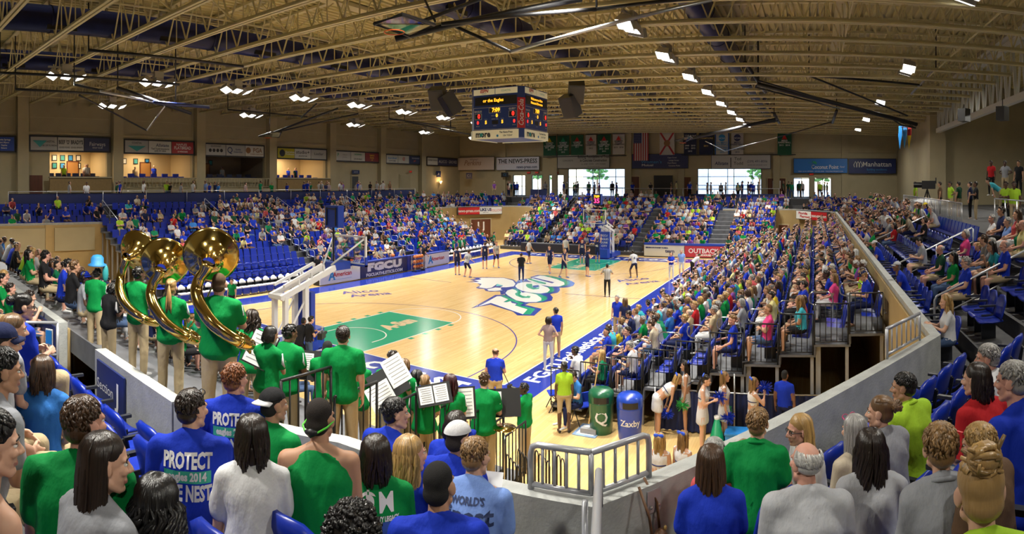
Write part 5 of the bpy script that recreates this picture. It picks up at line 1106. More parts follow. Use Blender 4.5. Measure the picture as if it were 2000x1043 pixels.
def body_prims(J, sex, build, s, sleeve=.62, plen=2., which='all', infl=0., skirt=False, crop=False, coat=0.):
    """sleeve: 0 none, .62 tee, 1.9 long; plen: .65 shorts, 2 trousers"""
    m = sex == 'm'; P = []; T = J['T']; b = build; f = 1 if m else .92; M = np.concatenate([T*s, J['pel'][:, None]], 1)
    tk = .5 if m else .47; tk /= .5
    def ttag(z): return 'skin' if (z > .535*tk or (crop and .06 < z < .2)) else 'shirt' if z > (.02 if not crop else .2) else 'pants'
    def stag(t): return 'shirt' if t < sleeve else 'skin'
    def s2tag(t): return 'shirt' if 1+t < sleeve else 'skin'
    def ltag(t): return 'pants' if t < plen else 'skin'
    def l2tag(t): return 'pants' if 1+t < plen else 'skin'
    i = infl; wy = (.158 if m else .15)*b; wx = .108*b
    items = [(-.1,0,.075+i,.12*b+i), (-.03,-.005,.112*b+i,.172*b+i if m else .178*b+i), (.08,0,.108*b+i,.158*b+i if m else .148*b+i), (.17,.005*b,.112*b+i,.148*b+i if m else .13*b+i), (.28*tk,.008,.118*b+i,.16*b+i if m else .14*b+i), (.38*tk,.0,.118*b+i,.178*f*b**.5+i), (.455*tk,-.012,.088+i,.165*f+i), (.505*tk,-.015,.062+i,.105*f+i), (.535*tk,-.012,.052+i*.8,.068*f+i*.8)]
    if which in ('all',): items += [(.585*tk,-.005,.048,.05)]
    if which in ('all', 'shirt'):
        it = items if which == 'all' else [q for q in items if q[0] > (-.12 if coat else -.11 if not crop else .19)]
        if which == 'shirt' and coat: it = [(-.1-coat,0,.1+i,.17*b+i)]+it[1:]
        it = [(q[0], q[1], q[2]+(.016 if q[0] < .05 else .004 if q[0] < .2 else 0), q[3]+(.016 if q[0] < .05 else .004 if q[0] < .2 else 0)) for q in it] if which == 'shirt' else it; P.append(loft(it, M, ttag if which == 'all' else 'shirt'))
        if not m:
            for sg in (1, -1): P.append(ellip(J['pel']+T@V3(.075, .066*sg, .335*tk)*s, (.06+i,.06+i,.058+i), 'shirt', T))
    if which == 'pants': P.append(loft([q for q in items if q[0] < .09], M, 'pants'))
    for sd in ('l', 'r'):
        a, e, w, fd, hk = J['arm_'+sd]; ar = (1 if m else .84)*b**.5; q = T@V3(0,0,.05)*s
        if which in ('all', 'shirt') and sleeve > 0: P.append(cap(J['pel']+T@V3(-.02,0,.555*tk)*s, a+T@V3(0,0,.012)*s, .04*s+i*.6, .04*s+i*.6, 'shirt'))
        if which == 'all':
            P.append(cap(J['pel']+T@V3(-.02,0,.56*tk)*s, a, .038*s, .04*s, 'shirt' if sleeve > 0 else 'skin')); P.append(cap(a, e, .053*ar*s, .041*ar*s, stag)); P.append(cap(e, w, .042*ar*s, .028*ar*s, s2tag)); P.append(cap(J['pel']+T@V3(-.015,0,.48*tk)*s, a, .06*s, .055*ar*s, 'shirt' if sleeve > 0 else 'skin'))
        elif which == 'shirt' and sleeve > 0:
            P.append(cap(J['pel']+T@V3(-.015,0,.475*tk)*s, a, .06*s+i, .055*ar*s+i, 'shirt')); t = min(1, sleeve); P.append(cap(a, a+(e-a)*t, .055*ar*s+i, (.047*ar*s+i*1.5) if t < 1 else .043*ar*s+i, 'shirt'))
            if sleeve > 1: P.append(cap(e, e+(w-e)*(sleeve-1), .043*ar*s+i, .031*ar*s+i, 'shirt'))
        elif which == 'shirt':
            P.append(cap(J['pel']+T@V3(-.015,0,.46*tk)*s, J['pel']+T@V3(-.012,(.1 if sd == 'l' else -.1),.47*tk)*s, .05*s+i, .045*s+i, 'shirt'))
        h, k, an, toe = J['leg_'+sd]; lr = b**.6*(1 if m else .98)
        if which == 'all':
            P.append(cap(h, k, .088*lr*s, .06*lr*s, ltag)); kk = k+(an-k)*.3; P.append(cap(k, kk, .058*lr*s, .058*lr*s, lambda t: l2tag(t*.3))); P.append(cap(kk, an, .058*lr*s, .038*s, lambda t: l2tag(.3+.7*t)))
            td = unit(V3(*toe)*V3(1, 1 if sd == 'l' else -1, 1)); P.append(cap(an-V3(0,0,.035)*s-td*.03*s, an+td*.15*s-V3(0,0,.05)*s, .043*s, .036*s, 'shoe', (V3(0,0,1), .8)))
        elif which == 'pants':
            t = min(1, plen); P.append(cap(h, h+(k-h)*t, .09*lr*s+i, (.075*lr*s+i*1.6) if t < 1 else .062*lr*s+i, 'pants'))
            if plen > 1: t = min(1, plen-1); P.append(cap(k, k+(an-k)*t*.96, .062*lr*s+i, .044*s+i*1.4, 'pants'))
    if skirt and which in ('all', 'pants'):
        MM = np.concatenate([np.eye(3)*s, J['pel'][:, None]], 1); P.append(loft([(-.3,0,.15,.21), (-.12,0,.14,.195), (.03,0,.115,.155), (.08,0,.1,.14)], MM, 'pants'))
    return P
def hand_part(J, side, sex, s, res):
    a, e, w, fd, hk = J['arm_'+side]; x = unit(fd); inward = J['T']@V3(.2, -1 if side == 'l' else 1, -.35); z = -(inward-x*(inward@x)); z = unit(z); y = np.cross(z, x)
    k = s*(1. if sex == 'm' else .9); Mx = np.stack([x, y, z], 1)*k
    part = hand(hk, res); co, f, i = part
    # thumb (+y in the hand frame) should point up/forward
    up = J['T']@V3(.5, 0, 1)
    if (Mx[:, 1]@up) < 0: Mx = np.stack([x, -y, z], 1)*k; f = [q[::-1] for q in f]
    return co@Mx.T+w, f, i
def head_matrix(J, s): return np.concatenate([J['H']*s, J['head'][:, None]], 1)
# hair (in the head frame)
def hair_material(name, col):
    if name in MATS: return MATS[name]
    m = mat(name, col, .33, spec=.55, bump=.2, bscale=1., stretch=(90,90,8)); nt = m.node_tree; N = nt.nodes; p = N['Principled BSDF']
    a = N.new('ShaderNodeAttribute'); a.attribute_name = 'tint'; r = N.new('ShaderNodeMapRange'); r.inputs['To Min'].default_value = .55; r.inputs['To Max'].default_value = 1.5
    x = N.new('ShaderNodeVectorMath'); x.operation = 'SCALE'; x.inputs[0].default_value = col
    nt.links.new(a.outputs['Fac'], r.inputs['Value']); nt.links.new(r.outputs[0], x.inputs['Scale']); nt.links.new(x.outputs[0], p.inputs['Base Color']); return m
def surf(phi, th, k=1.):
    """point on the hair surface; phi azimuth (0 = face), th polar angle"""
    return V3(-.018+.099*k*math.sin(th)*math.cos(phi), .085*k*math.sin(th)*math.sin(phi), .038+.09*k*math.cos(th))
def lock(mb, pts, r0, r1, n, tint, T):
    k = len(pts); mb.tube(pts, [r0*(.55+.45*min(1, i/2)) if i < k*.6 else r0+(r1-r0)*((i/k-.6)/.4) for i in range(k)], n); T += [tint]*(len(pts)*n)
def hair_mesh(kind, res='hi', seed=0):
    rr = random.Random(seed*7+len(kind)); mb = MB(); T = []; hi = res == 'hi'; nn = 4 if hi else 3
    S_ = []
    def shell_(c, r, rot=None, n=18, m=12): S_.append(ellip(c, r, 'hair', rot, n, m))
    def flush():
        co, f, i = prim_remesh(S_, .009 if hi else .02, 5, .5); mb.add(co, f); T.extend([.45]*len(co)); return mb, T
    if kind in ('short', 'messy', 'buzz', 'rim', 'afro', 'boy'):
        if kind == 'rim':
            for i in range(260 if hi else 40):
                ph = rr.choice((-1, 1))*rr.uniform(1.35, PI); t0 = rr.uniform(1.0, 1.45); p = [surf(ph+.05*q, t0+.13*q, .965+.02*rr.random()) for q in range(5)]; lock(mb, p, .008, .003, nn, rr.random(), T)
            shell_((-.032,0,.0), (.078,.078,.05)); return flush()
        k = dict(short=.975, messy=1.0, buzz=.942, afro=1.1, boy=1.02)[kind]
        shell_((-.017,0,.05), (.096*k,.082*k,.087*k)); shell_((-.05,0,-.015), (.062,.071,.06))
        N_ = 0 if kind == 'buzz' else (400 if hi else 46)
        for i in range(N_):
            ph = rr.uniform(-PI, PI); front = abs(ph) < 1.0; th = rr.uniform(.1, .95 if front else (1.35 if abs(ph) < 1.7 else 1.85))
            if kind == 'afro': p = [surf(ph, th, 1.02+.05*q)+V3(rr.uniform(-.012,.012), rr.uniform(-.012,.012), rr.uniform(-.012,.012)) for q in range(4)]
            else:
                dph = rr.uniform(-.25, .25); L = rr.uniform(.22, .4); lift = rr.uniform(.0, .035 if kind != 'messy' else .08); p = [surf(ph+dph*q/3, th+L*q/3, k*(1.0+lift*math.sin(q/3*2.4))) for q in range(4)]
            lock(mb, p, (.0075 if kind != 'afro' else .011) if hi else .022, .002, nn, rr.random(), T)
        return flush()
    L = dict(long=.34, longest=.62, longer=.44, wavy=.38, curly=.27, pony=.0, bun=.0, messybun=.0, bob=.1, mid=.17, braid=.0)[kind]
    shell_((-.017,0,.048), (.094,.081,.087)); shell_((-.05,0,-.03), (.062,.07,.08)) if L else shell_((-.045,0,-.012), (.066,.072,.06))
    if L: mb2 = [( -.055-.012*q, .05+.018*min(q, 2), -.05-L*.2*q) for q in range(5)]
    if L:
        pts = [(-.058-.004*q, 0, -.02-L*.82*q/5) for q in range(6)]; mb.tube(pts, [.052,.054,.05,.046,.038,.015], 10, scale2=1.0); T.extend([.35]*60)
        for y in (-.04, .04): mb.tube([(-.055-.008*q, y*(1+.1*q), -.02-L*.76*q/5) for q in range(6)], [.036,.04,.038,.034,.026,.01], 8); T.extend([.35]*48)
    N_ = (230 if hi else 44)
    for i in range(N_):
        ph = rr.uniform(-PI, PI)
        if abs(ph) < .75: ph = math.copysign(rr.uniform(.75, 1.3), ph)
        side = math.copysign(1, ph); kk = (.96 if kind not in ('curly', 'wavy') else 1.01)+rr.uniform(0, .03); p = []
        # from the parting over the skull
        for q in range(5): t = q/4; p.append(surf(math.copysign((abs(ph)*(1-t)+max(abs(ph), 1.55)*t), ph) if t > 0 else ph*.6, .12+1.5*t, kk))
        if L:
            e = p[-1]; n2 = 8 if hi else 5; LL = L*rr.uniform(.7, 1.12); wv = dict(wavy=.016, curly=.028).get(kind, .004); w0 = rr.uniform(0, 6.28); fw = dict(curly=9.).get(kind, 5.)
            bx = -.008
            for q in range(1, n2+1):
                t = q/n2; p.append(e+V3(bx*t*1.4+wv*math.sin(w0+fw*t)+.012*rr.uniform(-1,1)*t, side*.02*math.sin(t*1.6)+wv*math.cos(w0+fw*t)-e[1]*.18*t*(kind != 'curly'), -LL*t))
        elif kind in ('pony', 'bun', 'messybun', 'braid'):
            c = V3(-.125, 0, .055 if kind != 'braid' else -.05) if kind != 'messybun' else V3(-.06, 0, .125); e = p[2]; p = p[:3]; p += [e+(c-e)*t for t in (.5, .95)]
        lock(mb, p, .0105 if hi else .022, .003, nn, rr.random(), T)
    if kind in ('bun', 'messybun'):
        c = V3(-.135,0,.055) if kind == 'bun' else V3(-.07,0,.135); shell_(c, (.04,.045,.04) if kind == 'bun' else (.05,.055,.038))
        for i in range(50 if hi else 10):
            a = rr.uniform(0, 6.28); b = rr.uniform(0, 6.28); rad = .042 if kind == 'bun' else .05; p = [c+rad*V3(math.cos(a+q*.5)*math.cos(b), math.sin(a+q*.5), math.cos(a+q*.5)*math.sin(b)) for q in range(5)]
            if kind == 'messybun' and i % 3 == 0: p += [p[-1]+V3(rr.uniform(-.05,.03), rr.uniform(-.05,.05), rr.uniform(-.02,.05))]
            lock(mb, p, .011, .003, nn, rr.random(), T)
    if kind in ('pony', 'braid'):
        c = V3(-.125,0,.055 if kind == 'pony' else -.05)
        if kind == 'pony':
            for i in range(60 if hi else 14):
                dx, dy = rr.uniform(-.03,.03), rr.uniform(-.035,.035); LL = rr.uniform(.25, .38); p = [c+V3(-.03*math.sin(t*2.2)+dx*t, dy*min(1, t*1.6), -LL*t+.02*math.sin(t*3)) for t in np.linspace(0, 1, 7)]; lock(mb, p, .012 if hi else .02, .003, nn, rr.random(), T)
        else:
            for s3 in range(3):
                p = [c+V3(-.02*math.sin(t*PI)-.012*math.cos(t*22+s3*2.1), .016*math.sin(t*22+s3*2.1), -.34*t) for t in np.linspace(0, 1, 30)]; lock(mb, p, .016, .006, 6, rr.random(), T)
    return flush()
HAIRS = {}
def hair(kind, res, seed=0):
    k = (kind, res, seed)
    if k not in HAIRS:
        mb, T = hair_mesh(kind, res, seed); me = mb.mesh('hair', True); T += [.4]*(len(me.vertices)-len(T)); a = me.attributes.new('tint', 'FLOAT', 'POINT'); a.data.foreach_set('value', T[:len(me.vertices)]); me.materials.append(None); HAIRS[k] = me
    return HAIRS[k]
def cap_mesh(back=False):
    """baseball cap in the head frame: crown and brim"""
    a = MB()
    def fn(u, v, t): ph = PI*u; th = 1.32*v+.02; return tuple(surf(ph, th, 1.06+t*.0)+V3(0,0,.012*(1-v)))
    n, m = 20, 7; vs = []; fs = []
    for i in range(m+1):
        for j in range(n): p = surf(2*PI*j/n, .03+1.33*i/m, 1.075); vs.append(p)
    for i in range(m):
        for j in range(n): fs.append((i*n+j, (i+1)*n+j, (i+1)*n+(j+1) % n, i*n+(j+1) % n))
    fs.append(tuple(range(n))); a.add(vs, fs)
    b = MB(); vs = []; sg = -1 if back else 1
    for k in (0, .006):
        for i in range(5):
            for j in range(9):
                u = j/8*2-1; r = .075+.085*i/4*(1-.3*u*u); vs.append((-.022+sg*(r*math.cos(u*1.05)+.0), .09*math.sin(u*1.25)*(.95), .058-.02*i/4-.018*u*u-k+(.004 if back else 0)))
    fs = []
    for k in (0, 1):
        for i in range(4):
            for j in range(8): q = k*45+i*9+j; fs.append((q, q+1, q+10, q+9) if k else (q, q+9, q+10, q+1))
    ed = [j for j in range(9)]+[i*9+8 for i in range(1, 5)]+[36+j for j in range(7, -1, -1)]+[i*9 for i in range(3, 0, -1)]
    for p, q in zip(ed, ed[1:]+ed[:1]): fs.append((p, q, q+45, p+45))
    b.add(vs, fs); return a.mesh('crown', True), b.mesh('brim', True)
CAPF = cap_mesh(False); CAPB = cap_mesh(True)
for q in CAPF+CAPB: q.materials.append(None)
# materials for people
SKINS = [mat('skin_fair', (.62,.36,.25), .5, spec=.35), mat('skin_tan', (.46,.25,.155), .5, spec=.35), mat('skin_brown', (.2,.095,.055), .48, spec=.4), mat('skin_dark', (.085,.04,.025), .45, spec=.45), mat('skin_rosy', (.6,.31,.23), .5, spec=.35)]
LIP = mat('lip_rose', (.45,.19,.15), .45); LIPD = mat('lip_dark', (.16,.06,.05), .45); EYEW = mat('eye_white', (.7,.68,.65), .25); IRIS = mat('iris_dark', (.03,.018,.01), .2)
HC = dict(black=(.006,.005,.005), dark=(.017,.010,.007), brown=(.055,.027,.012), light=(.13,.07,.03), blonde=(.36,.22,.08), sandy=(.22,.125,.05), red=(.17,.055,.014), grey=(.28,.27,.26), white=(.5,.49,.47), burgundy=(.035,.006,.008))
HMAT = {k: hair_material('hair_'+k, v) for k, v in HC.items()}; BUZZ = {k: mat('cropped_hair_'+k, tuple(q*.8+.018 for q in v), .85, spec=.2, bump=.5, bscale=400) for k, v in HC.items()}
CLOTH = {}
def cloth(name, col): CLOTH[name] = mat('cloth_'+name.replace(' ', '_'), col, .8, spec=.2, bump=.55, bscale=16, stretch=(1,1,.6))
for n_, c_ in dict(royal=(.008,.032,.42), green=(.0,.21,.045), emerald=(.005,.18,.08), white=(.60,.60,.62), grey=(.27,.28,.31), lightgrey=(.42,.43,.46), black=(.012,.012,.014), navy=(.012,.018,.07), lime=(.33,.55,.03), red=(.45,.015,.02), salmon=(.5,.08,.09), pink=(.6,.05,.2), teal=(.02,.25,.3), skyblue=(.17,.28,.62), yellow=(.6,.45,.03), orange=(.6,.2,.04), khaki=(.42,.33,.2), denim=(.06,.10,.2), beige=(.48,.41,.31), brown=(.12,.07,.04), purple=(.16,.05,.28), cream=(.58,.54,.42), darkgreen=(.01,.06,.03), turquoise=(.05,.4,.5), paleyellow=(.6,.55,.25), mauve=(.3,.22,.22), cobalt=(.03,.16,.5)).items(): cloth(n_, c_)
STRIPE = mat('referee_stripe', (.5,.5,.5), .8); _nt = STRIPE.node_tree; _w = _nt.nodes.new('ShaderNodeTexWave'); _w.bands_direction = 'Y'; _w.inputs['Scale'].default_value = 9; _tc = _nt.nodes.new('ShaderNodeTexCoord'); _cr = _nt.nodes.new('ShaderNodeValToRGB'); _cr.color_ramp.interpolation = 'CONSTANT'; _cr.color_ramp.elements[0].color = (.02,.02,.02,1); _cr.color_ramp.elements[1].position = .5; _cr.color_ramp.elements[1].color = (.6,.6,.6,1)
_nt.links.new(_tc.outputs['Object'], _w.inputs['Vector']); _nt.links.new(_w.outputs['Fac'], _cr.inputs[0]); _nt.links.new(_cr.outputs[0], _nt.nodes['Principled BSDF'].inputs['Base Color']); CLOTH['striped'] = STRIPE
SHOES = [mat('shoe_white', (.6,.6,.6), .5), mat('shoe_dark', (.02,.02,.025), .5), mat('shoe_blue', (.02,.1,.5), .5), mat('sandal_brown', (.15,.09,.05), .6)]
def slots(skin, shirt, pants, shoe, hr, trim=None):
    return [SKINS[skin], shirt, pants, shoe, LIPD if skin in (2, 3) else LIP, HMAT[hr], EYEW, IRIS, trim or shirt]
def dress(o, mats):
    for k, m in enumerate(mats[:len(o.material_slots)]): o.material_slots[k].link = 'OBJECT'; o.material_slots[k].material = m
POSES = dict(
 lap=dict(lean=-.08, arm_l=((.25,.12,-1), (.9,-.35,-.35), 'relax'), arm_r=((.25,.12,-1), (.9,-.35,-.35), 'relax')),
 knees=dict(lean=.42, arm_l=((.55,.15,-.85), (.75,-.35,-.1), 'grip'), arm_r=((.55,.15,-.85), (.75,-.35,-.1), 'grip'), hpitch=-.1),
 chin=dict(lean=.25, arm_l=((.5,.1,-.8), (.85,-.4,.1), 'relax'), arm_r=((.62,.05,-.75), (.25,-.35,.95), 'grip'), hpitch=.05),
 cross=dict(lean=-.1, arm_l=((.35,.18,-1), (.55,-.95,.12), 'relax'), arm_r=((.35,.18,-1), (.55,-.95,.02), 'relax')),
 phone=dict(lean=.12, arm_l=((.3,.1,-1), (.95,-.35,.3), 'grip'), arm_r=((.3,.1,-1), (.95,-.35,.35), 'grip'), hpitch=.35),
 turn=dict(lean=-.02, hyaw=.7, arm_l=((.1,.35,-1), (.8,.1,-.4), 'relax'), arm_r=((.3,.1,-1), (.9,-.4,-.1), 'relax')),
 turnr=dict(lean=.05, hyaw=-.6, arm_l=((.3,.1,-1), (.9,-.4,-.2), 'relax'), arm_r=((.15,.3,-1), (.8,.1,-.4), 'relax')),
 clap=dict(lean=.05, arm_l=((.45,.15,-.9), (.85,-.5,.4), 'flat'), arm_r=((.45,.15,-.9), (.85,-.5,.4), 'flat')),
 stand=dict(arm_l=((.02,.16,-1), (.18,.02,-1), 'relax'), arm_r=((.02,.16,-1), (.18,.02,-1), 'relax')),
 hips=dict(arm_l=((-.25,.6,-.9), (.35,-.75,-.35), 'grip'), arm_r=((-.25,.6,-.9), (.35,-.75,-.35), 'grip')),
 play=dict(lean=.08, hpitch=.15, arm_l=((.25,.2,-1), (.85,-.45,.35), 'grip'), arm_r=((.25,.2,-1), (.85,-.45,.35), 'grip')),
 stcross=dict(arm_l=((.3,.2,-1), (.55,-.95,.12), 'relax'), arm_r=((.3,.2,-1), (.55,-.95,.05), 'relax')),
 walk=dict(lean=.06, arm_l=((-.35,.12,-1), (.2,.0,-1), 'relax'), arm_r=((.35,.12,-1), (.7,-.1,-.7), 'relax'), leg_l=((.32,.03,-1), (.02,0,-1)), leg_r=((-.15,.03,-1), (-.5,0,-1))),
 face=dict(arm_l=((.45,.35,-.6), (.25,-.45,.95), 'grip'), arm_r=((.45,.35,-.6), (.25,-.45,.95), 'grip')),
 shoot=dict(lean=-.03, hpitch=-.3, arm_l=((.5,.15,.8), (.35,-.15,1), 'flat'), arm_r=((.5,.15,.8), (.35,-.15,1), 'flat')),
 ready=dict(hip=.86, lean=.35, arm_l=((.2,.4,-.9), (.9,-.1,-.1), 'flat'), arm_r=((.2,.4,-.9), (.9,-.1,-.1), 'flat'), leg_l=((.5,.3,-1), (-.35,0,-1)), leg_r=((.5,.3,-1), (-.35,0,-1))),
 bend=dict(hip=.9, lean=.95, arm_l=((.75,.1,-.75), (.6,-.2,-.8), 'grip'), arm_r=((.75,.1,-.75), (.6,-.2,-.8), 'grip'), hpitch=.1),
 tuba=dict(lean=-.02, arm_l=((.5,.2,-.9), (.75,-.4,.3), 'grip'), arm_r=((.4,.25,-.9), (.8,-.55,-.05), 'grip')))
STANDING = {'stand','hips','play','stcross','walk','face','shoot','ready','bend','tuba'}
# ------------------------------------------------------------------ people: makers
PROTO = {}
def proto(pose, sex, b, sleeve, plen, skirt=False, crop=False):
    k = (pose, sex, b, sleeve, plen, skirt, crop)
    if k not in PROTO:
        J = skeleton(POSES[pose], sex, b, pose not in STANDING)
        P = [prim_remesh(body_prims(J, sex, b, 1., sleeve, plen, 'all', .008, skirt, crop), .023, 3, .3)]
        P.append(xform(head(sex, 'lo'), head_matrix(J, 1.)))
        for sd in 'lr': P.append(hand_part(J, sd, sex, 1., 'lo'))
        PROTO[k] = (to_mesh('person', join(P)), head_matrix(J, 1.), J)
    return PROTO[k]
def M4(m34): M = np.eye(4); M[:3] = m34; return Matrix([[float(q) for q in r] for r in M])
NP = [0]
def put_hair(root, Hm, kind, col, res, seed=0):
    if kind is None: return None
    o = link('hair', hair(kind, res, seed), None, root); o.matrix_local = M4(Hm); dress(o, [BUZZ[col] if kind == 'buzz' else HMAT[col]]); return o
def put_cap(root, Hm, crown, brim, back=False):
    a, b = CAPB if back else CAPF; o = link('cap', a, None, root); o.matrix_local = M4(Hm); dress(o, [crown]); q = link('brim', b, None, o); dress(q, [brim])
def mid(loc, rz, label, group=None, pose='lap', sex='m', b=1., skin=0, shirt='royal', pants='khaki', hk='short', hc='brown', sleeve=.62, plen=2., scale=1., cap=None, shoe=0, skirt=False, crop=False, trim=None, hseed=0):
    NP[0] += 1
    me, Hm, J = proto(pose, sex, b, sleeve, plen, skirt, crop)
    o = link('person', me, None, None); o.location = loc; o.rotation_euler = (0,0,rz); o.scale = (scale,)*3
    tag(o, label, 'person', group); dress(o, slots(skin, CLOTH[shirt], CLOTH[pants], SHOES[shoe], hc, trim))
    put_hair(o, Hm, hk, hc, 'lo', hseed)
    if cap: put_cap(o, Hm, CLOTH[cap[0]], CLOTH[cap[1]], len(cap) > 2)
    return o, J
def at_face(u, rel): return YAW-(u-U0)/F+math.radians(rel)
SEATSPOT = []
def hero(px, py, zt, rel, label, pose='lap', sex='m', b=1., skin=0, shirt='royal', pants='khaki', hk='short', hc='brown', sleeve=.62, plen=2., s=1., cap=None, shoe=0, hyaw=0., hpitch=0., hroll=0., d=None, seatface=None, group=None, over=None, res='hi', hseed=0, cat='person', skirt=False, noseat=False, coat=0., glasses=None, collar=None, trim=None):
    """a person near the camera: body, shirt and trousers as separate meshes"""
    NP[0] += 1
    P = dict(POSES[pose]); P['hyaw'] = P.get('hyaw', 0)+math.radians(hyaw); P['hpitch'] = P.get('hpitch', 0)+hpitch; P['hroll'] = hroll
    if res == 'hi' and pose == 'lap': P['lean'] = .2
    if over: P.update(over)
    sit = pose not in STANDING; J = skeleton(P, sex, b, sit, s); k = (py-V0)/F
    if d is None: d = (CAM[2]-(zt+J['head'][2]))/k*(1.14 if zt >= 3.3 else 1.05)
    H = at_d(px, py, d); rz = at_face(px, rel); R3 = rotm(rz); root_p = H-R3@J['head']
    root = thing('person', label, cat, tuple(root_p), rz, group)
    vb = .019 if res == 'hi' else .024
    parts = [prim_remesh(body_prims(J, sex, b, s, sleeve, plen), vb, 3, .4), xform(head(sex, 'hi' if d < 8 else 'lo'), head_matrix(J, s))]+[hand_part(J, q, sex, s, 'hi' if d < 8 else 'lo') for q in 'lr']
    bd = link('body', to_mesh('body', join(parts)), None, root); mats = slots(skin, SKINS[skin], SKINS[skin] if plen < 1 else CLOTH[pants], SHOES[shoe], hc); dress(bd, mats)
    sm = prim_remesh(body_prims(J, sex, b, s, sleeve, plen, 'shirt', .014, coat=coat), .0165 if res == 'hi' else .022, 4, .5, .02, NP[0])
    so = link('shirt', to_mesh('shirt', sm, True, 1), None, root); dress(so, [CLOTH[shirt]])
    tm = prim_remesh(body_prims(J, sex, b, s, sleeve, plen, 'pants', .011, skirt), .019 if res == 'hi' else .024, 3, .45, .008, NP[0]+3)
    to = link('skirt' if skirt else 'trousers' if plen > 1 else 'shorts', to_mesh('trousers', tm, True, 1), None, root); dress(to, [CLOTH[pants]])
    Hm = head_matrix(J, s)
    if hk: put_hair(root, Hm, hk, hc, 'hi' if d < 8 else 'lo', hseed)
    if cap: put_cap(root, Hm, CLOTH[cap[0]], CLOTH[cap[1]], len(cap) > 2)
    if glasses:
        mb = MB(); up = .055 if glasses[0] == 'top' else .0
        if glasses[0] == 'back':
            pts = [V3(.0,.085,.0), V3(-.08,.078,-.012), V3(-.125,.04,-.03), V3(-.135,0,-.034), V3(-.125,-.04,-.03), V3(-.08,-.078,-.012), V3(.0,-.085,.0)]; mb.tube(pts, .006, 6); mb2 = MB(); mb2.tube(pts[2:5], [.006,.016,.006], 6, scale2=1.8); o2 = mb2.build('lens', MATS['black_paint'], root, True); o2.matrix_local = M4(Hm)
        else:
            for sg in (1, -1):
                c = V3(.088-.5*up, .034*sg, .006+up*1.7); mb.tube([c+V3(0,.024*math.cos(a),.017*math.sin(a)) for a in np.linspace(0, 6.283, 13)[:-1]], .0028, 5, True); mb.tube([c+V3(-.004,.024*sg,.004), V3(-.01-.5*up,.083*sg,.006+up*1.2)], .0026, 5)
            mb.tube([V3(.089-.5*up,-.011,.008+up*1.7), V3(.089-.5*up,.011,.008+up*1.7)], .0026, 5)
        g = mb.build('glasses', glasses[1], root, True); g.matrix_local = M4(Hm)
    if collar: mb = MB(); c = J['neck']; mb.tube([c+J['T']@V3(.055*math.cos(a)-.012, .07*math.sin(a), -.005+.018*math.cos(a)*-1)*s for a in np.linspace(0, 6.283, 21)[:-1]], .014, 6, True); q = mb.build('collar', collar, root, True)
    if sit and not noseat: SEATSPOT.append((root_p[0], root_p[1], root_p[2], seatface if seatface is not None else (.08 if px < 1150 else .96), label))
    return root, J, so, d
def back_print(h, lines, ztop=.40):
    """lettering wrapped on the back of a shirt. lines: (text, size, material, z offset in the torso frame, width, kind)"""
    root, J, so, d = h; me = so.data; bvh = BVHTree.FromPolygons([v.co for v in me.vertices], [tuple(p.vertices) for p in me.polygons]); T = J['T']; pel = J['pel']; n = Vector(T@V3(1,0,0))
    def wrap(tm):
        for v in tm.vertices:
            o = pel+T@V3(-.6, -v.co.x, v.co.y); hit = bvh.ray_cast(Vector(o), n, 2.)
            v.co = (hit[0]-n*.0045) if hit[0] is not None else Vector(pel+T@V3(-.12, -v.co.x, v.co.y))
    for q in lines:
        s, size, m, z = q[:4]; wd = q[4] if len(q) > 4 else None; off = q[5] if len(q) > 5 else .004
        if s == '#':
            mb = MB(); nx = 14
            for i in range(nx+1):
                for k in (-1, 1): mb.v.append((-wd/2+wd*i/nx, z+k*size/2, 0))
            mb.f = [(2*i, 2*i+2, 2*i+3, 2*i+1) for i in range(nx)]; mb.m = [0]*nx; tm = mb.mesh('print')
        else:
            tm = text_mesh(s, size, off).copy(); xs = [v.co.x for v in tm.vertices]; f = (wd/(max(xs)-min(xs))) if wd else 1.
            bm = bmesh.new(); bm.from_mesh(tm); bmesh.ops.triangulate(bm, faces=bm.faces[:]); bmesh.ops.subdivide_edges(bm, edges=[e for e in bm.edges if e.calc_length() > .03], cuts=1); bm.to_mesh(tm); bm.free()
            for v in tm.vertices: v.co = Vector((v.co.x*f, v.co.y+z, 0))
        tm.materials.clear(); wrap(tm); link('lettering' if s != '#' else 'print_band', tm, m, so)
WPR = mat('shirt_print_white', (.66,.66,.68), .7); TPR = mat('shirt_print_teal', (.03,.35,.25), .7); BPR = mat('shirt_print_blue', (.03,.09,.4), .7); NPR = mat('shirt_print_navy', (.015,.03,.1), .7)
# ------------------------------------------------------------------ spectators nearest the camera, left
rj = dict(arm_l=((.1,.15,-1), (.75,-.2,-.6), 'relax'))
hero(-10, 868, 3.95, -55, 'bearded dark haired man in a black tank top at the left edge', hk='messy', hc='black', shirt='black', sleeve=0, hyaw=-30, skin=0)
hero(84, 725, 3.6, -8, 'long brown haired woman in a blue dress over white, beside the empty seats', sex='f', hk='mid', hc='brown', shirt='cobalt', sleeve=.3, hseed=1)
hero(166, 828, 3.88, -15, 'brown haired man in a green shirt looking right, left of the printed shirts', hk='short', hc='brown', shirt='green', hyaw=-35, b=1.1, skin=4)
hero(208, 905, 3.95, -45, d=2.5, label= 'young woman with very long straight brown hair and chin on hand', pose='chin', sex='f', hk='longest', hc='dark', shirt='grey', hyaw=-38, hseed=2, b=.95)
hero(310, 985, 4.05, -15, d=2.5, label= 'black curly haired person in dark purple nearest the bottom edge', sex='f', hk='curly', hc='black', shirt='navy', hseed=3, hyaw=-10, skin=1)
h = hero(376, 800, 3.6, -6, 'man in a royal blue printed shirt with sunglasses on his head', hk='short', hc='dark', shirt='royal', hyaw=-40, glasses=('top', BLACK), pants='white', over=dict(lean=.12), hseed=1)
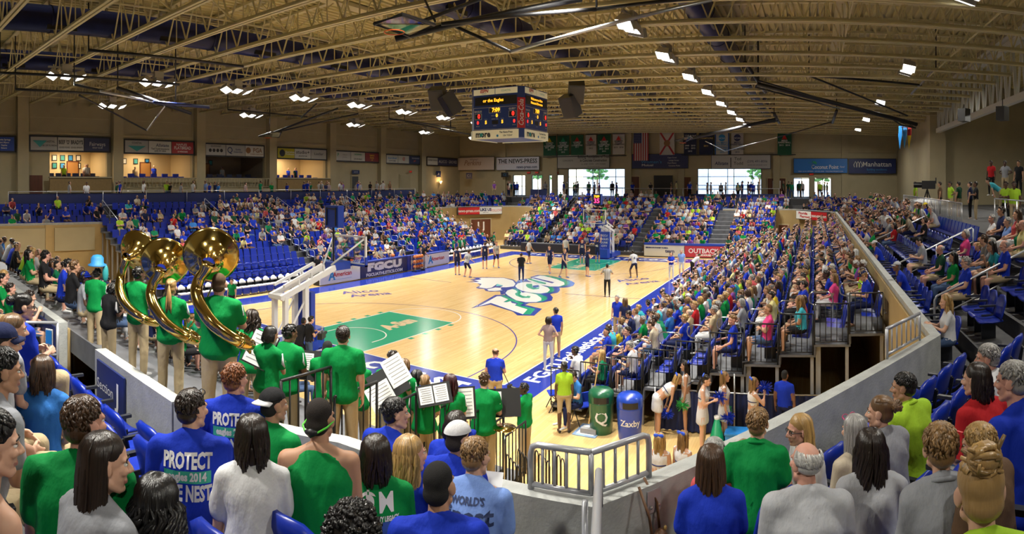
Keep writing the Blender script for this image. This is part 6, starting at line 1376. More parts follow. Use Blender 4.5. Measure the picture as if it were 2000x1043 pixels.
PROT = [('PROTECT', .115, WPR, .43, .29, .005), ('#', .07, TPR, .345, .28), ('eagles 2014', .066, WPR, .345, .23, .003), ('THE NEST', .12, WPR, .25, .29, .005)]
back_print(h, PROT)
h = hero(460, 742, 3.5, -6, 'red haired man in a royal blue printed shirt in front of the band', hk='messy', hc='red', shirt='royal', hyaw=-35, skin=4, over=dict(lean=.1)); back_print(h, PROT)
hero(492, 852, 3.6, 2, 'long dark haired young woman in a plain white T shirt', sex='f', hk='mid', hc='dark', shirt='white', hseed=4, b=1.0)
hero(536, 792, 3.4, -32, 'bearded man in a green shirt wearing a backward black and white cap', hk='buzz', hc='black', shirt='green', cap=('black','white','b'), hyaw=-28, skin=1)
hero(626, 820, 3.6, -4, 'man in a green tank top with green sunglasses behind his shaved head', hk='buzz', hc='dark', shirt='green', sleeve=0, hyaw=-22, b=1.12, skin=1, glasses=('back', mat('neon_green_plastic', (.1,.6,.05), .3)))
h = hero(733, 888, 3.4, 3, 'long brown haired woman in a green sorority shirt with Greek letters', sex='f', hk='mid', hc='dark', shirt='green', hseed=5, b=1.12)
back_print(h, [('ΦM', .14, WPR, .42, .2, .002), ('OUR SORORITY LEGACY', .035, WPR, .345, .26, .002), ('OUR', .12, BPR, .275, .26, .010), ('NEST', .12, BPR, .165, .26, .010), ('FGCU GREEK LIFE', .03, WPR, .03, .25, .001)])
hero(690, 1062, 3.72, -8, 'person with short dark curly hair whose head crosses the bottom edge', hk='afro', hc='black', shirt='darkgreen', skin=2, hyaw=-10)
hero(774, 808, 3.1, -38, 'dark haired man in royal blue in profile before the band railing', hk='short', hc='black', shirt='royal', hyaw=-38, hseed=2)
hero(804, 888, 3.3, -22, 'woman with curly blonde shoulder length hair in royal blue', sex='f', hk='wavy', hc='blonde', shirt='royal', hyaw=-38, hseed=6, skin=4)
hero(893, 832, 2.95, -40, 'dark haired woman in royal blue leaning beside the blue and white cap', sex='f', hk='bob', hc='dark', shirt='royal', over=dict(lean=.3), hseed=7)
hero(858, 950, 3.45, -2, 'dark skinned man with cropped black hair in royal blue, bottom centre', hk='buzz', hc='black', shirt='royal', hyaw=-20, skin=1, b=1.1)
hero(898, 858, 3.1, -28, 'man in royal blue wearing a white cap with royal blue brim', hk='buzz', hc='dark', shirt='royal', cap=('white','royal'), hyaw=-25)
h = hero(930, 893, 3.3, -14, 'light brown haired man in a light blue printed shirt holding a food box', pose='phone', hk='short', hc='sandy', shirt='skyblue', pants='denim', hyaw=-22, b=1.12, hpitch=-.25, hseed=3, over=dict(lean=.28)); WF = h
back_print(h, [("WORLD'S", .06, NPR, .46, .21, .002), ('finest', .14, NPR, .38, .33, .004), ('SHALLOW', .04, NPR, .31, .13, .001), ('WATER', .04, NPR, .26, .11, .001), ('SKIFFS', .1, NPR, .18, .3, .003)])
q = h[0]; J = h[1]; w = (J['arm_l'][2]+J['arm_r'][2])/2+V3(.08,0,.02); c = q.matrix_basis @ Vector(w)
t = thing('food_box', 'white paper food box held by the man in the light blue shirt', 'box', tuple(c), q.rotation_euler.z); MB().add([(-.09,-.08,0), (.09,-.08,0), (.09,.08,0), (-.09,.08,0), (-.11,-.1,.045), (.11,-.1,.045), (.11,.1,.045), (-.11,.1,.045)], [(0,3,2,1),(0,1,5,4),(1,2,6,5),(2,3,7,6),(3,0,4,7)]).build('tray', PAPER, t); MB().add([(.11,-.1,.045), (.11,.1,.045), (.2,.1,.16), (.2,-.1,.16)], [(0,1,2,3)]).build('lid', PAPER, t)
for k in range(5): MB().ell((-.05+.025*k, .03*(-1)**k, .035), (.02,.015,.014), 8, 6).build('food_piece', GOLD, t, True)
# left edge, further back
hero(48, 600, 3.6, -58, 'heavy woman with glasses and pinned black hair in a royal blue shirt holding a phone', pose='phone', sex='f', hk='bun', hc='black', shirt='royal', b=1.35, hyaw=-25, hpitch=-.3, glasses=('on', BLACK), d=5.6); W_ = NP[0]
q = at_d(96, 658, 5.4); t = thing('phone', 'white phone held by the woman with glasses', 'phone', tuple(q), .6); MB().box(-.005,.005,-.038,.038,-.07,.07).build('phone_body', WHITE, t); MB().box(-.009,-.005,-.033,.033,-.06,.06).build('screen', SKYB, t)
hero(28, 645, 3.55, -62, 'brown haired woman in profile in front of the woman with glasses', sex='f', hk='long', hc='light', shirt='grey', hyaw=-20, d=4.6, hseed=8)
hero(8, 672, 3.7, -75, 'person in a navy cap at the left edge', hk='buzz', hc='dark', shirt='lightgrey', cap=('navy','navy'), d=3.7)
hero(8, 725, 3.5, -60, 'dark haired person in grey at the left edge above the bearded man', hk='messy', hc='black', shirt='grey', d=3.3, hyaw=-20, skin=1)
# ------------------------------------------------------------------ spectators nearest the camera, right
hero(1388, 905, 3.1, 2, 'long straight brown haired woman in royal blue, back to us', sex='f', hk='longer', hc='brown', shirt='royal', hseed=9, b=1.08)
hero(1394, 884, 2.75, 20, 'grey haired woman in a salmon shirt before the sloping wall', sex='f', hk='short', hc='grey', shirt='salmon', hseed=4)
hero(1480, 828, 3.0, -8, 'grey brown haired man in a green polo beside the sloping wall', hk='messy', hc='sandy', shirt='green', collar=CLOTH['green'], b=1.1, hseed=5, over=dict(arm_l=((-.1,.4,-1), (.2,.3,-.9), 'relax')))
hero(1560, 840, 2.95, 115, 'blonde woman with dark glasses turned back towards the stand', sex='f', hk='long', hc='blonde', shirt='white', glasses=('on', BLACK), hseed=10, skin=4)
hero(1452, 880, 2.8, 30, 'small fair haired child leaning against the sloping wall', sex='f', hk='bob', hc='sandy', shirt='mauve', s=.8, hseed=11)
h = hero(1573, 905, 3.4, 4, 'old man with a bald crown and white hair in a light grey T shirt', hk='rim', hc='white', shirt='lightgrey', hyaw=32, b=1.25, skin=4)
hero(1667, 842, 3.1, 35, 'grey haired woman in a beige jacket with pink sunglasses on her head', sex='f', hk='long', hc='grey', shirt='beige', sleeve=1.95, hseed=12, glasses=('top', mat('pink_plastic', (.7,.05,.2), .3)))
hero(1718, 806, 3.2, 45, 'light brown haired woman with a low bun in a grey T shirt', sex='f', hk='bun', hc='light', shirt='grey', hyaw=30, hseed=13)
hero(1764, 757, 3.2, 55, 'dark haired man in a lime polo shirt looking left', hk='short', hc='black', shirt='lime', hyaw=25, collar=CLOTH['lime'], b=1.12, skin=1, hseed=6)
h = hero(1700, 876, 3.4, 8, 'woman with long wavy dark hair in a grey T shirt with pink print', sex='f', hk='wavy', hc='dark', shirt='lightgrey', hseed=14)
back_print(h, [('FGCU', .09, mat('shirt_print_pink', (.7,.05,.25), .7), .06, .26, .005)])
hero(1905, 742, 3.6, 42, 'woman with long straight dark hair in a red T shirt', sex='f', hk='mid', hc='dark', shirt='red', pants='denim', hyaw=25, hseed=15)
hero(1928, 700, 3.5, 70, 'grey haired man in a white shirt above the woman in red', hk='short', hc='grey', shirt='white', hyaw=15, hseed=7, skin=4)
hero(1976, 746, 3.85, 50, d=3.6, label= 'grey haired man in royal blue at the right edge', hk='short', hc='grey', shirt='royal', hyaw=20, hseed=8, b=1.15, skin=4)
hero(1836, 876, 3.7, 14, 'person with short strawberry blonde hair in a grey hooded top', sex='f', hk='messy', hc='sandy', shirt='grey', sleeve=1.95, hseed=9, b=1.05, collar=CLOTH['grey'])
hero(1911, 870, 3.9, 60, 'blond boy in a brown shirt holding up a red phone', pose='phone', hk='boy', hc='blonde', shirt='brown', s=.84, hpitch=-.3, hseed=10)
q = at_d(1868, 868, 3.25); t = thing('phone', 'red cased phone held by the blond boy', 'phone', tuple(q), 2.3); MB().box(-.006,.006,-.042,.042,-.075,.075).build('case', RED, t); MB().box(-.012,-.006,-.036,.036,-.066,.066).build('screen', PAPER, t)
hero(1914, 962, 4.05, 14, d=2.0, label= 'woman with a messy blonde top knot in a neon lime top, nearest the bottom right', sex='f', hk='messybun', hc='blonde', shirt='lime', hseed=16)
# bag on the wall
q = P3+dB*.45+Vector((-.22,-.28,-.1)); t = thing('shoulder_bag', 'brown leather shoulder bag hanging by straps on the wall corner', 'bag', tuple(q)); LEA = mat('bag_leather', (.13,.06,.025), .45, bump=.2, bscale=120)
MB().ell((0,0,-.32), (.12,.07,.13), 14, 10).build('bag_body', LEA, t, True); MB().tube([(.1,.03,-.25), (.13,.06,-.05), (.1,.16,.15)], .012, 6).build('strap', LEA, t, True); MB().tube([(-.1,.03,-.25), (-.1,.06,-.05), (-.05,.16,.15)], .012, 6).build('strap', LEA, t, True); MB().ell((.05,-.03,-.2), (.02,.015,.02), 8, 6).build('buckle', GOLD, t)
# ------------------------------------------------------------------ the band
BRASS = mat('brass', (.78,.55,.16), .11, 1., noise=.05, scale=2)
POLOS = dict(shirt='green', pants='khaki', res='mid')
def bandm(px, py, d, rel, label, **k):
    kw = dict(POLOS); kw.update(k); kw.setdefault('pose', 'play')
    h = hero(px, py, 0, rel, label, d=d, **kw)
    root, J, so, dd = h; sh = J['T']
    for sd, sg in (('l', 1), ('r', -1)):
        a, e, w, fd, hk = J['arm_'+sd]; mb = MB(); u = unit(e-a); c = a+u*.06
        mb.tube([c+V3(-.02,sg*.05,.06), c+u*.06+V3(-.035,sg*.045,0), c+u*.1+V3(-.02,sg*.05,-.01)], [.008,.02,.012], 6); mb.build('side_flash', CLOTH['white'], root, True)
    return h
# feet of the bandmembers must meet the deck: z follows from distance
def deck_z(x): k = int((-x-NX0)//NDD); return .4+max(0, min(7, k))*NRR
def stand_at(px, py, x, **k):
    """distance along the view ray so that the person stands at world x on the near deck"""
    a = YAW-(px-U0)/F; return (x-CAM[0])/math.cos(a)
def band_at(px, py, x, rel, label, sex='m', **k):
    d = stand_at(px, py, x); zh = CAM[2]-(py-V0)/F*d; zt = deck_z(x); s = (zh-zt)/(1.652 if sex == 'm' else 1.60); return bandm(px, py, d, rel, label, sex=sex, s=max(.86, min(1.12, s)), **k)
def sousaphone(h, label, flip=1):
    root, J, so, d = h; t = thing('sousaphone', label, 'sousaphone', tuple(root.location), root.rotation_euler.z); z = J['head'][2]-1.66
    pts = [(.22,-.28,1.02,.03), (.1,-.36,.98,.042), (-.08,-.36,1.0,.055), (-.24,-.22,1.1,.066), (-.29,0,1.26,.074), (-.23,.16,1.44,.076), (-.12,.24,1.6,.07), (-.1,.21,1.74,.066), (-.13,.14,1.84,.068), (-.15,.1,1.92,.078)]
    sp = []; N = len(pts)
    for i in range(N-1):
        p0, p1, p2, p3 = (np.array(pts[max(0, min(N-1, i+q))]) for q in (-1, 0, 1, 2))
        for u in (0, .25, .5, .75): sp.append(.5*((2*p1)+(-p0+p2)*u+(2*p0-5*p1+4*p2-p3)*u*u+(-p0+3*p1-3*p2+p3)*u**3))
    sp.append(np.array(pts[-1]))
    MB().tube([(q[0], q[1], q[2]+z) for q in sp], [q[3] for q in sp], 18).build('main_tube', BRASS, t, True)
    c = V3(-.15,.1,1.92+z); ax = unit(V3(.975,.06,.2)); prof = [(0,.078), (.06,.086), (.12,.1), (.18,.125), (.23,.16), (.27,.205), (.3,.255), (.32,.31), (.326,.335), (.322,.338), (.31,.305), (.285,.24), (.25,.17), (.2,.11), (.1,.07)]
    a, b = perp(ax); mb = MB(); n = 40
    for s_, r in prof:
        for j in range(n): mb.v.append(tuple(c+ax*s_+a*r*math.cos(2*PI*j/n)+b*r*math.sin(2*PI*j/n)))
    for i in range(len(prof)-1):
        for j in range(n): mb.f.append((i*n+j, i*n+(j+1) % n, (i+1)*n+(j+1) % n, (i+1)*n+j))
    mb.m = [0]*len(mb.f); mb.build('bell', BRASS, t, True)
    for k in range(2): q = sp[5+6*k]; dq = unit(sp[6+6*k][:3]-sp[4+6*k][:3]); MB().tube([tuple(q[:3]+V3(0,0,z)-dq*.02), tuple(q[:3]+V3(0,0,z)+dq*.02)], q[3]+.006, 18).build('ferrule', BRASS, t, True)
    MB().tube([(.22,-.28,1.02+z), (.32,-.12,1.06+z), (.33,.05,1.1+z), (.3,.16,1.2+z), (.24,.2,1.4+z), (.2,.12,1.58+z), (.16,.0,1.6+z)], [.03,.026,.024,.02,.014,.011,.012], 10).build('lead_pipe', BRASS, t, True)
    for k in range(3): MB().tube([(.3,-.14+.06*k,1.0+z), (.3,-.14+.06*k,1.22+z)], .02, 10).build('valve', BRASS, t, True)
    MB().tube([(.27,-.2,1.08+z), (.3,-.28,1.2+z), (.24,-.3,1.25+z), (.2,-.24,1.12+z)], .012, 8).build('tuning_slide', BRASS, t, True)
    # small second loop of tubing in front of the right hip
    MB().tube([(.24,-.24,.98+z), (.26,-.3,.86+z), (.2,-.34,.84+z), (.16,-.34,.95+z)], .02, 8).build('crook', BRASS, t, True)
h = band_at(428, 556, -26.16, -8, 'sturdy bandsman in green carrying the sousaphone nearest the court side', pose='tuba', hk='buzz', hc='light', b=1.15, skin=4); sousaphone(h, 'brass sousaphone with its bell furthest right, carried by the sturdy bandsman')
h = band_at(334, 562, -26.14, -12, 'blonde bandswoman in green carrying the middle sousaphone', sex='f', pose='tuba', hk='pony', hc='blonde'); sousaphone(h, 'brass sousaphone with the middle bell, carried by the blonde bandswoman')
h = band_at(272, 536, -26.05, -38, 'dark skinned bandsman in green carrying the sousaphone furthest left', pose='tuba', hk='short', hc='black', skin=3, hyaw=-20); sousaphone(h, 'brass sousaphone with its bell furthest left and half hidden')
band_at(222, 566, -26.1, -55, 'bandswoman with thick straight black hair looking down, left of the sousaphones', sex='f', hk='bob', hc='black', shirt='black', skin=3, hpitch=.3, hseed=3)
band_at(190, 536, -25.9, -30, 'standing fan in green wearing a big blue foam hat', hk='short', hc='black', skin=2)
q = at_d(190, 522, stand_at(190, 522, -25.9)); t = thing('foam_hat', 'big blue foam hat worn by the standing fan', 'hat', tuple(q)); MB().lathe([(.17,.03), (.175,.05), (.12,.08), (.12,.17), (.08,.22), (0,.235)], 18).build('crown', LB, t, True); MB().ell((.12,-.1,-.1), (.06,.05,.16), 10, 8).build('ear_flap', TEAL, t, True); MB().ell((-.02,.05,.15), (.03,.03,.03), 8, 6).build('badge', GREEN, t, True)
band_at(530, 655, -25.4, -30, 'bandswoman with a straight black bob in green, before the angled music stand', sex='f', hk='bob', hc='black', hyaw=-25, skin=1, hseed=2)
band_at(670, 656, -24.5, -6, 'tall dark haired bandsman in green standing with his back to us', hk='short', hc='dark', hseed=3, pose='stand')
band_at(567, 652, -24.75, -30, 'dark skinned bandsman in green between the two left music stands', hk='short', hc='black', skin=2, hyaw=-25)
band_at(492, 622, -24.6, -10, 'bandswoman with dark curly hair in green beside the sousaphones', sex='f', hk='curly', hc='dark', skin=2, hseed=4)
band_at(640, 682, -24.4, -20, 'bandsman with close cropped black hair in green beyond the black music stand', hk='buzz', hc='black', skin=2)
band_at(830, 748, -22.8, -6, 'bandswoman with a long blonde braid in green', sex='f', hk='braid', hc='sandy', b=1.1, hseed=5)
band_at(879, 748, -22.1, 5, 'bandswoman with long burgundy hair in green', sex='f', hk='wavy', hc='burgundy', hseed=6)
band_at(946, 744, -21.1, -8, 'brown haired bandsman in green at the right end of the band', hk='short', hc='brown', hseed=4, b=1.12)
band_at(699, 700, -23.6, -10, 'brown haired bandswoman in green right of the tall bandsman', sex='f', hk='bob', hc='brown', hseed=7)
band_at(768, 702, -22.8, -10, 'bandsman with close brown hair in green beyond the crossed music sheets', hk='short', hc='dark', skin=1, hseed=5)
band_at(789, 716, -22.6, -20, 'light brown haired bandswoman in green right of the crossed music sheets', sex='f', hk='bob', hc='light', hseed=8)
band_at(814, 738, -22.1, -15, 'dark skinned bandswoman in green left of the blonde braid', sex='f', hk='bob', hc='black', skin=2, hseed=9)
h = hero(1022, 760, 0, 60, 'dark skinned man in a green polo standing on the floor gesturing', pose='stcross', hk='short', hc='black', skin=3, shirt='green', pants='khaki', res='mid', hyaw=25, d=12.7, b=1.1)
STB = mat('stand_black', (.012,.012,.014), .5)
def music_stand(px, py, x, label, tilt, rz, w=.5, h=.36, sheets=((-.11, .0, .22, .3),), roll=0.):
    d = stand_at(px, py, x); p = at_d(px, py, d); zt = deck_z(x); t = thing('music_stand', label, 'music stand', (p[0], p[1], zt), at_face(px, 0)+rz); hz = p[2]-zt
    M = Matrix.Translation((0, 0, hz)) @ Matrix.Rotation(roll, 4, 'X') @ Matrix.Rotation(tilt, 4, 'Y')
    b = MB().box(-.006,.006,-w/2,w/2,-h/2,h/2); b.box(-.05,.0,-w/2,w/2,-h/2-.01,-h/2).xf(M).build('desk', STB, t)
    for (y, z, sw, sh) in sheets:
        s = MB().box(-.012,-.007,y-sw/2,y+sw/2,z-sh/2,z+sh/2).xf(M).build('sheet', PAPER, t)
        nb = MB()
        for k in range(7): zz = z+sh*(.38-.125*k); nb.box(-.0135,-.0125,y-sw*.4,y+sw*(.4-.05*(k % 3)),zz-.006,zz+.006)
        nb.xf(M).build('staves', GREY, s, kind='stuff')
    MB().tube([(0,0,.05), (0,0,hz-.05)], .012, 8).build('pole', STB, t, True)
    for k in range(3): a = 2.1*k; MB().tube([(0,0,.2), (.22*math.cos(a), .22*math.sin(a), .01)], .008, 6).build('leg', STB, t, True)
music_stand(509, 682, -25.5, 'music stand with one large pale sheet tilted beside the sturdy bandsman', .5, 2.6-PI, .36, .42, ((0, 0, .33, .4),), .25)
music_stand(596, 712, -24.6, 'wide black music stand with a small sheet, left of the tall bandsman', .45, .1, .56, .38, ((.0, .04, .22, .22),), .12)
music_stand(758, 748, -23.6, 'music stand with crossed white sheets and a violet card', .5, .15, .5, .42, ((-.18, .09, .3, .4), (.17, -.11, .36, .36)), -.5)
music_stand(910, 786, -21.9, 'music stand with one upright sheet behind the burgundy haired bandswoman', .3, .2, .32, .48, ((.01, 0, .27, .43),))
music_stand(982, 786, -20.9, 'black music stand with a narrow sheet at the right end of the band', .35, -.1, .62, .46, ((.12, 0, .2, .36),), -.08)
music_stand(848, 770, -22.9, 'low music stand with pale sheets before the blonde braid', .5, .1, .5, .3, ((-.1, 0, .2, .24), (.12, 0, .2, .24)), -.15)
p = at_d(985, 835, stand_at(985, 835, -21.2)); t = thing('cymbal', 'bronze cymbal on a stand at the right end of the band', 'cymbal', (p[0], p[1], deck_z(-21.2))); hz = p[2]-deck_z(-21.2); MB().lathe([(0,hz+.02), (.04,hz+.015), (.2,hz), (.2,hz-.004), (.04,hz+.008), (0,hz+.01)], 28).build('disc', BRASS, t, True); MB().tube([(0,0,0), (0,0,hz+.04)], .012, 8).build('pole', CHROME, t, True)
# ------------------------------------------------------------------ people on the court
SKW = [0,0,0,4,4,1,1,2,3]
def floor_person(px, py_feet, label, rel, pose, z=0., **k):
    p = at_z(px, py_feet, z); return mid((p[0], p[1], z), at_face(px, rel), label, pose=pose, **k)
def jersey_no(o, s, m, back=False):
    J = o[1]; T = J['T']; n = T@V3(-1 if back else 1, 0, 0); c = J['pel']+T@V3(-.14 if back else .145, 0, .3); text(s, tuple(c), tuple(n), .2, m, o[0], .006)
GP = 'home players warming up'
floor_person(1018, 550, 'coach in a black polo and navy track trousers standing on the centre mark', -5, 'stcross', shirt='black', pants='navy', hk='short', hc='brown', b=1.1)
floor_person(1186, 580, 'referee in a striped shirt and black trousers with raised hands', 5, 'face', shirt='striped', pants='black', hk='buzz', hc='black', shoe=1, skin=1)
pl = [(1074,534,'navy kit player walking left of the white sleeved pair',150,'walk','navy','navy','11'), (1101,543,'blond navy kit player striding beside the wordmark',-120,'walk','navy','navy','5'), (1137,516,'tall navy kit player under the left side of the far board',175,'stand','navy','navy','32'), (1147,540,'navy kit player clasping the ball before the far key',-60,'play','navy','navy','20'), (1167,514,'navy kit player with raised arms shooting at the far basket',-20,'shoot','navy','navy','42'),
      (1105,509,'grey shirted player before the black press table',-30,'stand','lightgrey','navy','10'), (1239,543,'grey shirted player numbered four right of the far key',20,'ready','lightgrey','navy','4'), (1033,516,'grey shirted player behind the coach',-60,'walk','lightgrey','navy','3'), (911,542,'crouching grey shirted player with wide knees near the ball rack',-40,'ready','lightgrey','navy','12'), (893,537,'navy kit player half hidden behind the crouching player',-20,'stand','navy','navy','2'), (947,525,'navy kit player numbered eight with back turned',0,'stand','navy','navy','8'), (969,523,'light haired grey shirted player near the far bench',-160,'walk','lightgrey','navy','15')]
for i, (px, py, lab, rel, pose, sh, pa, no) in enumerate(pl):
    o = floor_person(px, py, lab, rel, pose, shirt=sh, pants=pa, sleeve=.05 if sh == 'navy' else .62, plen=.85, hk='short', hc=('brown','blonde','dark','brown','dark','black','black','dark','brown','brown','brown','sandy')[i], skin=(0,0,4,0,1,0,3,1,4,0,0,4)[i], shoe=2, scale=1.07, b=.97, group=None)
    jersey_no(o, no, WHITE if sh == 'navy' else NAVY, i in (6, 8, 10, 9, 4))
floor_person(1071, 722, 'brown haired woman in a mauve shirt and white trousers on the near apron corner', -10, 'hips', sex='f', shirt='mauve', pants='white', hk='bob', hc='dark')
floor_person(1086, 700, 'dark haired young man in royal blue behind the woman in mauve', 25, 'stand', shirt='royal', pants='khaki', plen=.8, hk='short', hc='black', skin=1)
a = at_d(967, 690, 15.6); mid((a[0], a[1], 0), at_face(967, -8), 'balding photographer in a royal polo and khaki shorts seen from behind', pose='play', shirt='royal', pants='khaki', plen=.85, hk='rim', hc='brown', b=1.2, skin=4, scale=1.0)
t = thing('camera', 'black camera hanging at the hip of the balding photographer', 'camera', (a[0]+.1, a[1]-.38, .78)); MB().box(-.07,.07,-.04,.04,-.06,.06).build('camera_body', BLACK, t); MB().tube([(0,-.04,0), (.02,-.16,-.03)], .045, 10).build('lens', BLACK, t); MB().tube([(0,.02,.06), (-.1,.2,.5), (-.12,.45,.68)], .012, 5).build('strap', BLACK, t)
floor_person(1102, 845, 'usher in a lime shirt and khaki shorts beside the bins', 5, 'stand', sex='f', shirt='lime', pants='khaki', plen=.95, hk='bun', hc='black', skin=3, shoe=1)
a = at_d(603, 625, 19.4); mid((a[0], a[1], 0), at_face(603, -60), 'cameraman in a black T shirt and jeans filming beside the basket base', pose='play', shirt='black', pants='denim', hk='short', hc='dark')
t = thing('video_camera', 'black video camera held by the cameraman in the black T shirt', 'camera', tuple(at_d(628, 655, 19.3)), .5); MB().box(-.2,.2,-.08,.08,-.1,.1).build('camera_body', BLACK, t); MB().tube([(.2,0,0), (.42,0,.0)], .06, 10).build('lens', BLACK, t); MB().tube([(-.1,0,.1), (-.1,0,.17), (.12,0,.17), (.12,0,.1)], .015, 6).build('handle', GREY, t); MB().tube([(.25,.09,.16), (.42,.09,.16)], .03, 8).build('microphone', GREY, t)
a = at_d(584, 645, 19.5); mid((a[0], a[1], 0), at_face(584, -40), 'brown skinned cameraman in black bending left of the basket base', pose='ready', shirt='black', pants='black', hk='buzz', hc='black', skin=2)
floor_person(453, 612, 'boy in a green T shirt standing at the near end of the white bench', 150, 'stand', shirt='green', pants='black', hk='short', hc='dark', scale=.92)
floor_person(827, 525, 'man in a black shirt and grey trousers leaning over the scorer table', -70, 'walk', shirt='black', pants='grey', hk='short', hc='sandy')
for k, (px, py, lab, sh, pa, sx, hc_) in enumerate(((1311,546,'woman in a royal top and white trousers at the far right sideline','royal','white','f','brown'), (1331,540,'grey haired man in a sky blue shirt at the far right sideline','skyblue','white','m','grey'), (1352,540,'man in a light grey shirt bending at the far right sideline','lightgrey','black','m','brown'))): floor_person(px, py, lab, 170 if k < 2 else -60, ('stcross','stand','bend')[k], sex=sx, shirt=sh, pants=pa, hc=hc_, hk='bob' if sx == 'f' else 'short', plen=2 if k != 1 else .9)
for k, (px, py, d, lab, sh, hk_, hc_) in enumerate(((1206,583,23.0,'grey haired man in a royal printed shirt standing at the front row','royal','short','grey'), (1221,594,22.6,'woman with long light brown hair standing at the front row','navy','long','light'))): a = at_d(px, py, d); mid((a[0], a[1], 0), at_face(px, 150 if k == 0 else 10), lab, pose='stand', sex='mf'[k], shirt=sh, hk=hk_, hc=hc_)
for k, (px, py) in enumerate(((988,408), (1004,407))): floor_person(px, py+2, 'man in dark clothes standing before the far left passage, %s of two' % ordn(k), 160, 'stcross', shirt='black', pants=('denim','black')[k], hc='black', skin=(0,2)[k])
for k, (px, py, x) in enumerate(((898,469,'first'), (906,474,'second'), (965,462,'third'), (886,470,'fourth'))): a = at_y(px, py, 10.2); mid((a[0], a[1], 0), -PI/2+.3*k, 'helper in a bright green shirt standing behind the far bench, %s from the scorers' % ordn((1,2,3,0)[k]), pose='stand', shirt='emerald', pants='black', hc='dark', hk='short')
for k, (px, py, lab, sh) in enumerate(((665,500,'dark suited man at the near end of the white table board','black'), (1128,722,'man in glasses and a turquoise polo seated at the end of the front row','cobalt'))):
    if k == 0: a = at_y(620, 500, 9.95); mid((a[0], a[1], 0), -PI/2, lab, pose='stand', shirt=sh, pants='black', hc='black', hk='short')
    else: a = at_d(px, py, 14.9); mid((a[0], a[1], .05), at_face(px, 120), lab, pose='phone', shirt=sh, pants='navy', hk='short', hc='dark', glasses=None) if False else mid((a[0], a[1], .05), at_face(px, 120), lab, pose='phone', shirt=sh, pants='navy', hk='short', hc='dark')
for k, (x, sh, hc_) in enumerate(((-5.2,'black','dark'), (-1.6,'royal','white'), (-.4,'royal','brown'), (.9,'navy','dark'), (4.6,'black','brown'), (-3.5,'black','grey'))): mid((x, 10.05, 0), -PI/2, 'scorer in %s seated behind the courtside tables, %s from the near end' % (sh, ordn((0,2,3,4,5,1)[k])), 'scorers behind the courtside tables', pose=('lap','knees')[k % 2], shirt=sh, hc=hc_, hk='short')
# cheerleaders
BOW = mat('bow_blue', (.02,.08,.6), .4); POMB = mat('pompom_blue', (.01,.04,.5), .3, .3); POMG = mat('pompom_green', (.03,.35,.08), .3, .3)
def pompom(p, m, label):
    t = thing('pompom', label, 'pompom', tuple(p)); rr = random.Random(int(p[0]*100)); mb = MB()
    for i in range(110): d = unit(V3(rr.gauss(0,1), rr.gauss(0,1), rr.gauss(0,1))); a, b = perp(d); e = d*.17*rr.uniform(.7, 1.1)+a*.03; mb.add([d*.03+b*.008, d*.03-b*.008, e-b*.008, e+b*.008], [(0,1,2,3)])
    mb.build('streamers', m, t, kind='stuff'); MB().ell((0,0,0), (.05,.05,.05), 10, 8).build('core', m, t, True)
def cheer(px, py, d, rel, label, pose, hk, hc_, poms=(), bow=True, **k):
    a = at_d(px, py, d); kw = dict(sex='f', shirt='white', pants='white', sleeve=0., plen=.3, skirt=True, crop=True, shoe=0, skin=1); kw.update(k)
    o, J = mid((a[0], a[1], 0), at_face(px, rel), label, pose=pose, hk=hk, hc=hc_, **kw); Hm = head_matrix(J, 1.)
    if bow:
        mb = MB()
        for sg in (1, -1): mb.ell((-.09, .045*sg, .11), (.02,.05,.035), 8, 6)
        q = mb.build('bow', BOW, o, True); q.matrix_local = M4(Hm)
        mb = MB(); c = J['pel']; mb.tube([(.13*math.cos(t)+c[0], .18*math.sin(t)+c[1], c[2]-.26) for t in np.linspace(0, 6.283, 25)[:-1]], .018, 6, True); mb.build('hem_stripe', NAVY, o, True) if pose != 'bend' else None
        mb = MB(); mb.tube([(c+J['T']@V3(.115*math.cos(t), .14*math.sin(t), .27)) for t in np.linspace(0, 6.283, 25)[:-1]], .014, 6, True); mb.build('chest_stripe', NAVY, o, True)
    for sd, m, lab in poms:
        w = J['arm_'+sd]; c = o.matrix_basis @ Vector(w[2]+unit(w[3])*.12); pompom(c, m, lab)
cheer(1284, 790, 14.4, -80, 'blonde cheerleader bending forward beside the blue bin', 'bend', 'long', 'blonde', (('r', POMB, 'blue pompom held by the bending cheerleader'),))
cheer(1340, 757, 14.6, 85, 'dark haired cheerleader in white facing left with a green pompom', 'stand', 'long', 'dark', (('l', POMG, 'green pompom held by the cheerleader facing left'),))
cheer(1372, 796, 13.6, -100, 'dark ponytailed cheerleader holding a blue pompom', 'play', 'pony', 'dark', (('l', POMB, 'blue pompom held by the ponytailed cheerleader'),), skin=0)
cheer(1414, 778, 13.8, -85, 'long blonde cheerleader standing before the steel column', 'stand', 'longer', 'sandy', (('r', POMB, 'blue pompom held by the long blonde cheerleader'), ('l', POMG, 'green pompom held by the long blonde cheerleader')))
cheer(1471, 790, 13.4, -70, 'light haired cheerleader raising a blue pompom to her mouth', 'face', 'long', 'sandy', (('r', POMB, 'blue pompom raised before the face'),))
a = at_d(1532, 790, 13.8); mid((a[0], a[1], 0), at_face(1532, -20), 'cheer squad man in a royal and white top under the deck', pose='stand', shirt='royal', pants='navy', hk='buzz', hc='black', skin=2)
cheer(1288, 885, 10.4, -15, 'blonde with a blue bow whose head shows above the near wall, left of two', 'stand', 'long', 'blonde'); cheer(1334, 878, 10.5, -40, 'blonde with a blue bow whose head shows above the near wall, right of two', 'stand', 'long', 'sandy')
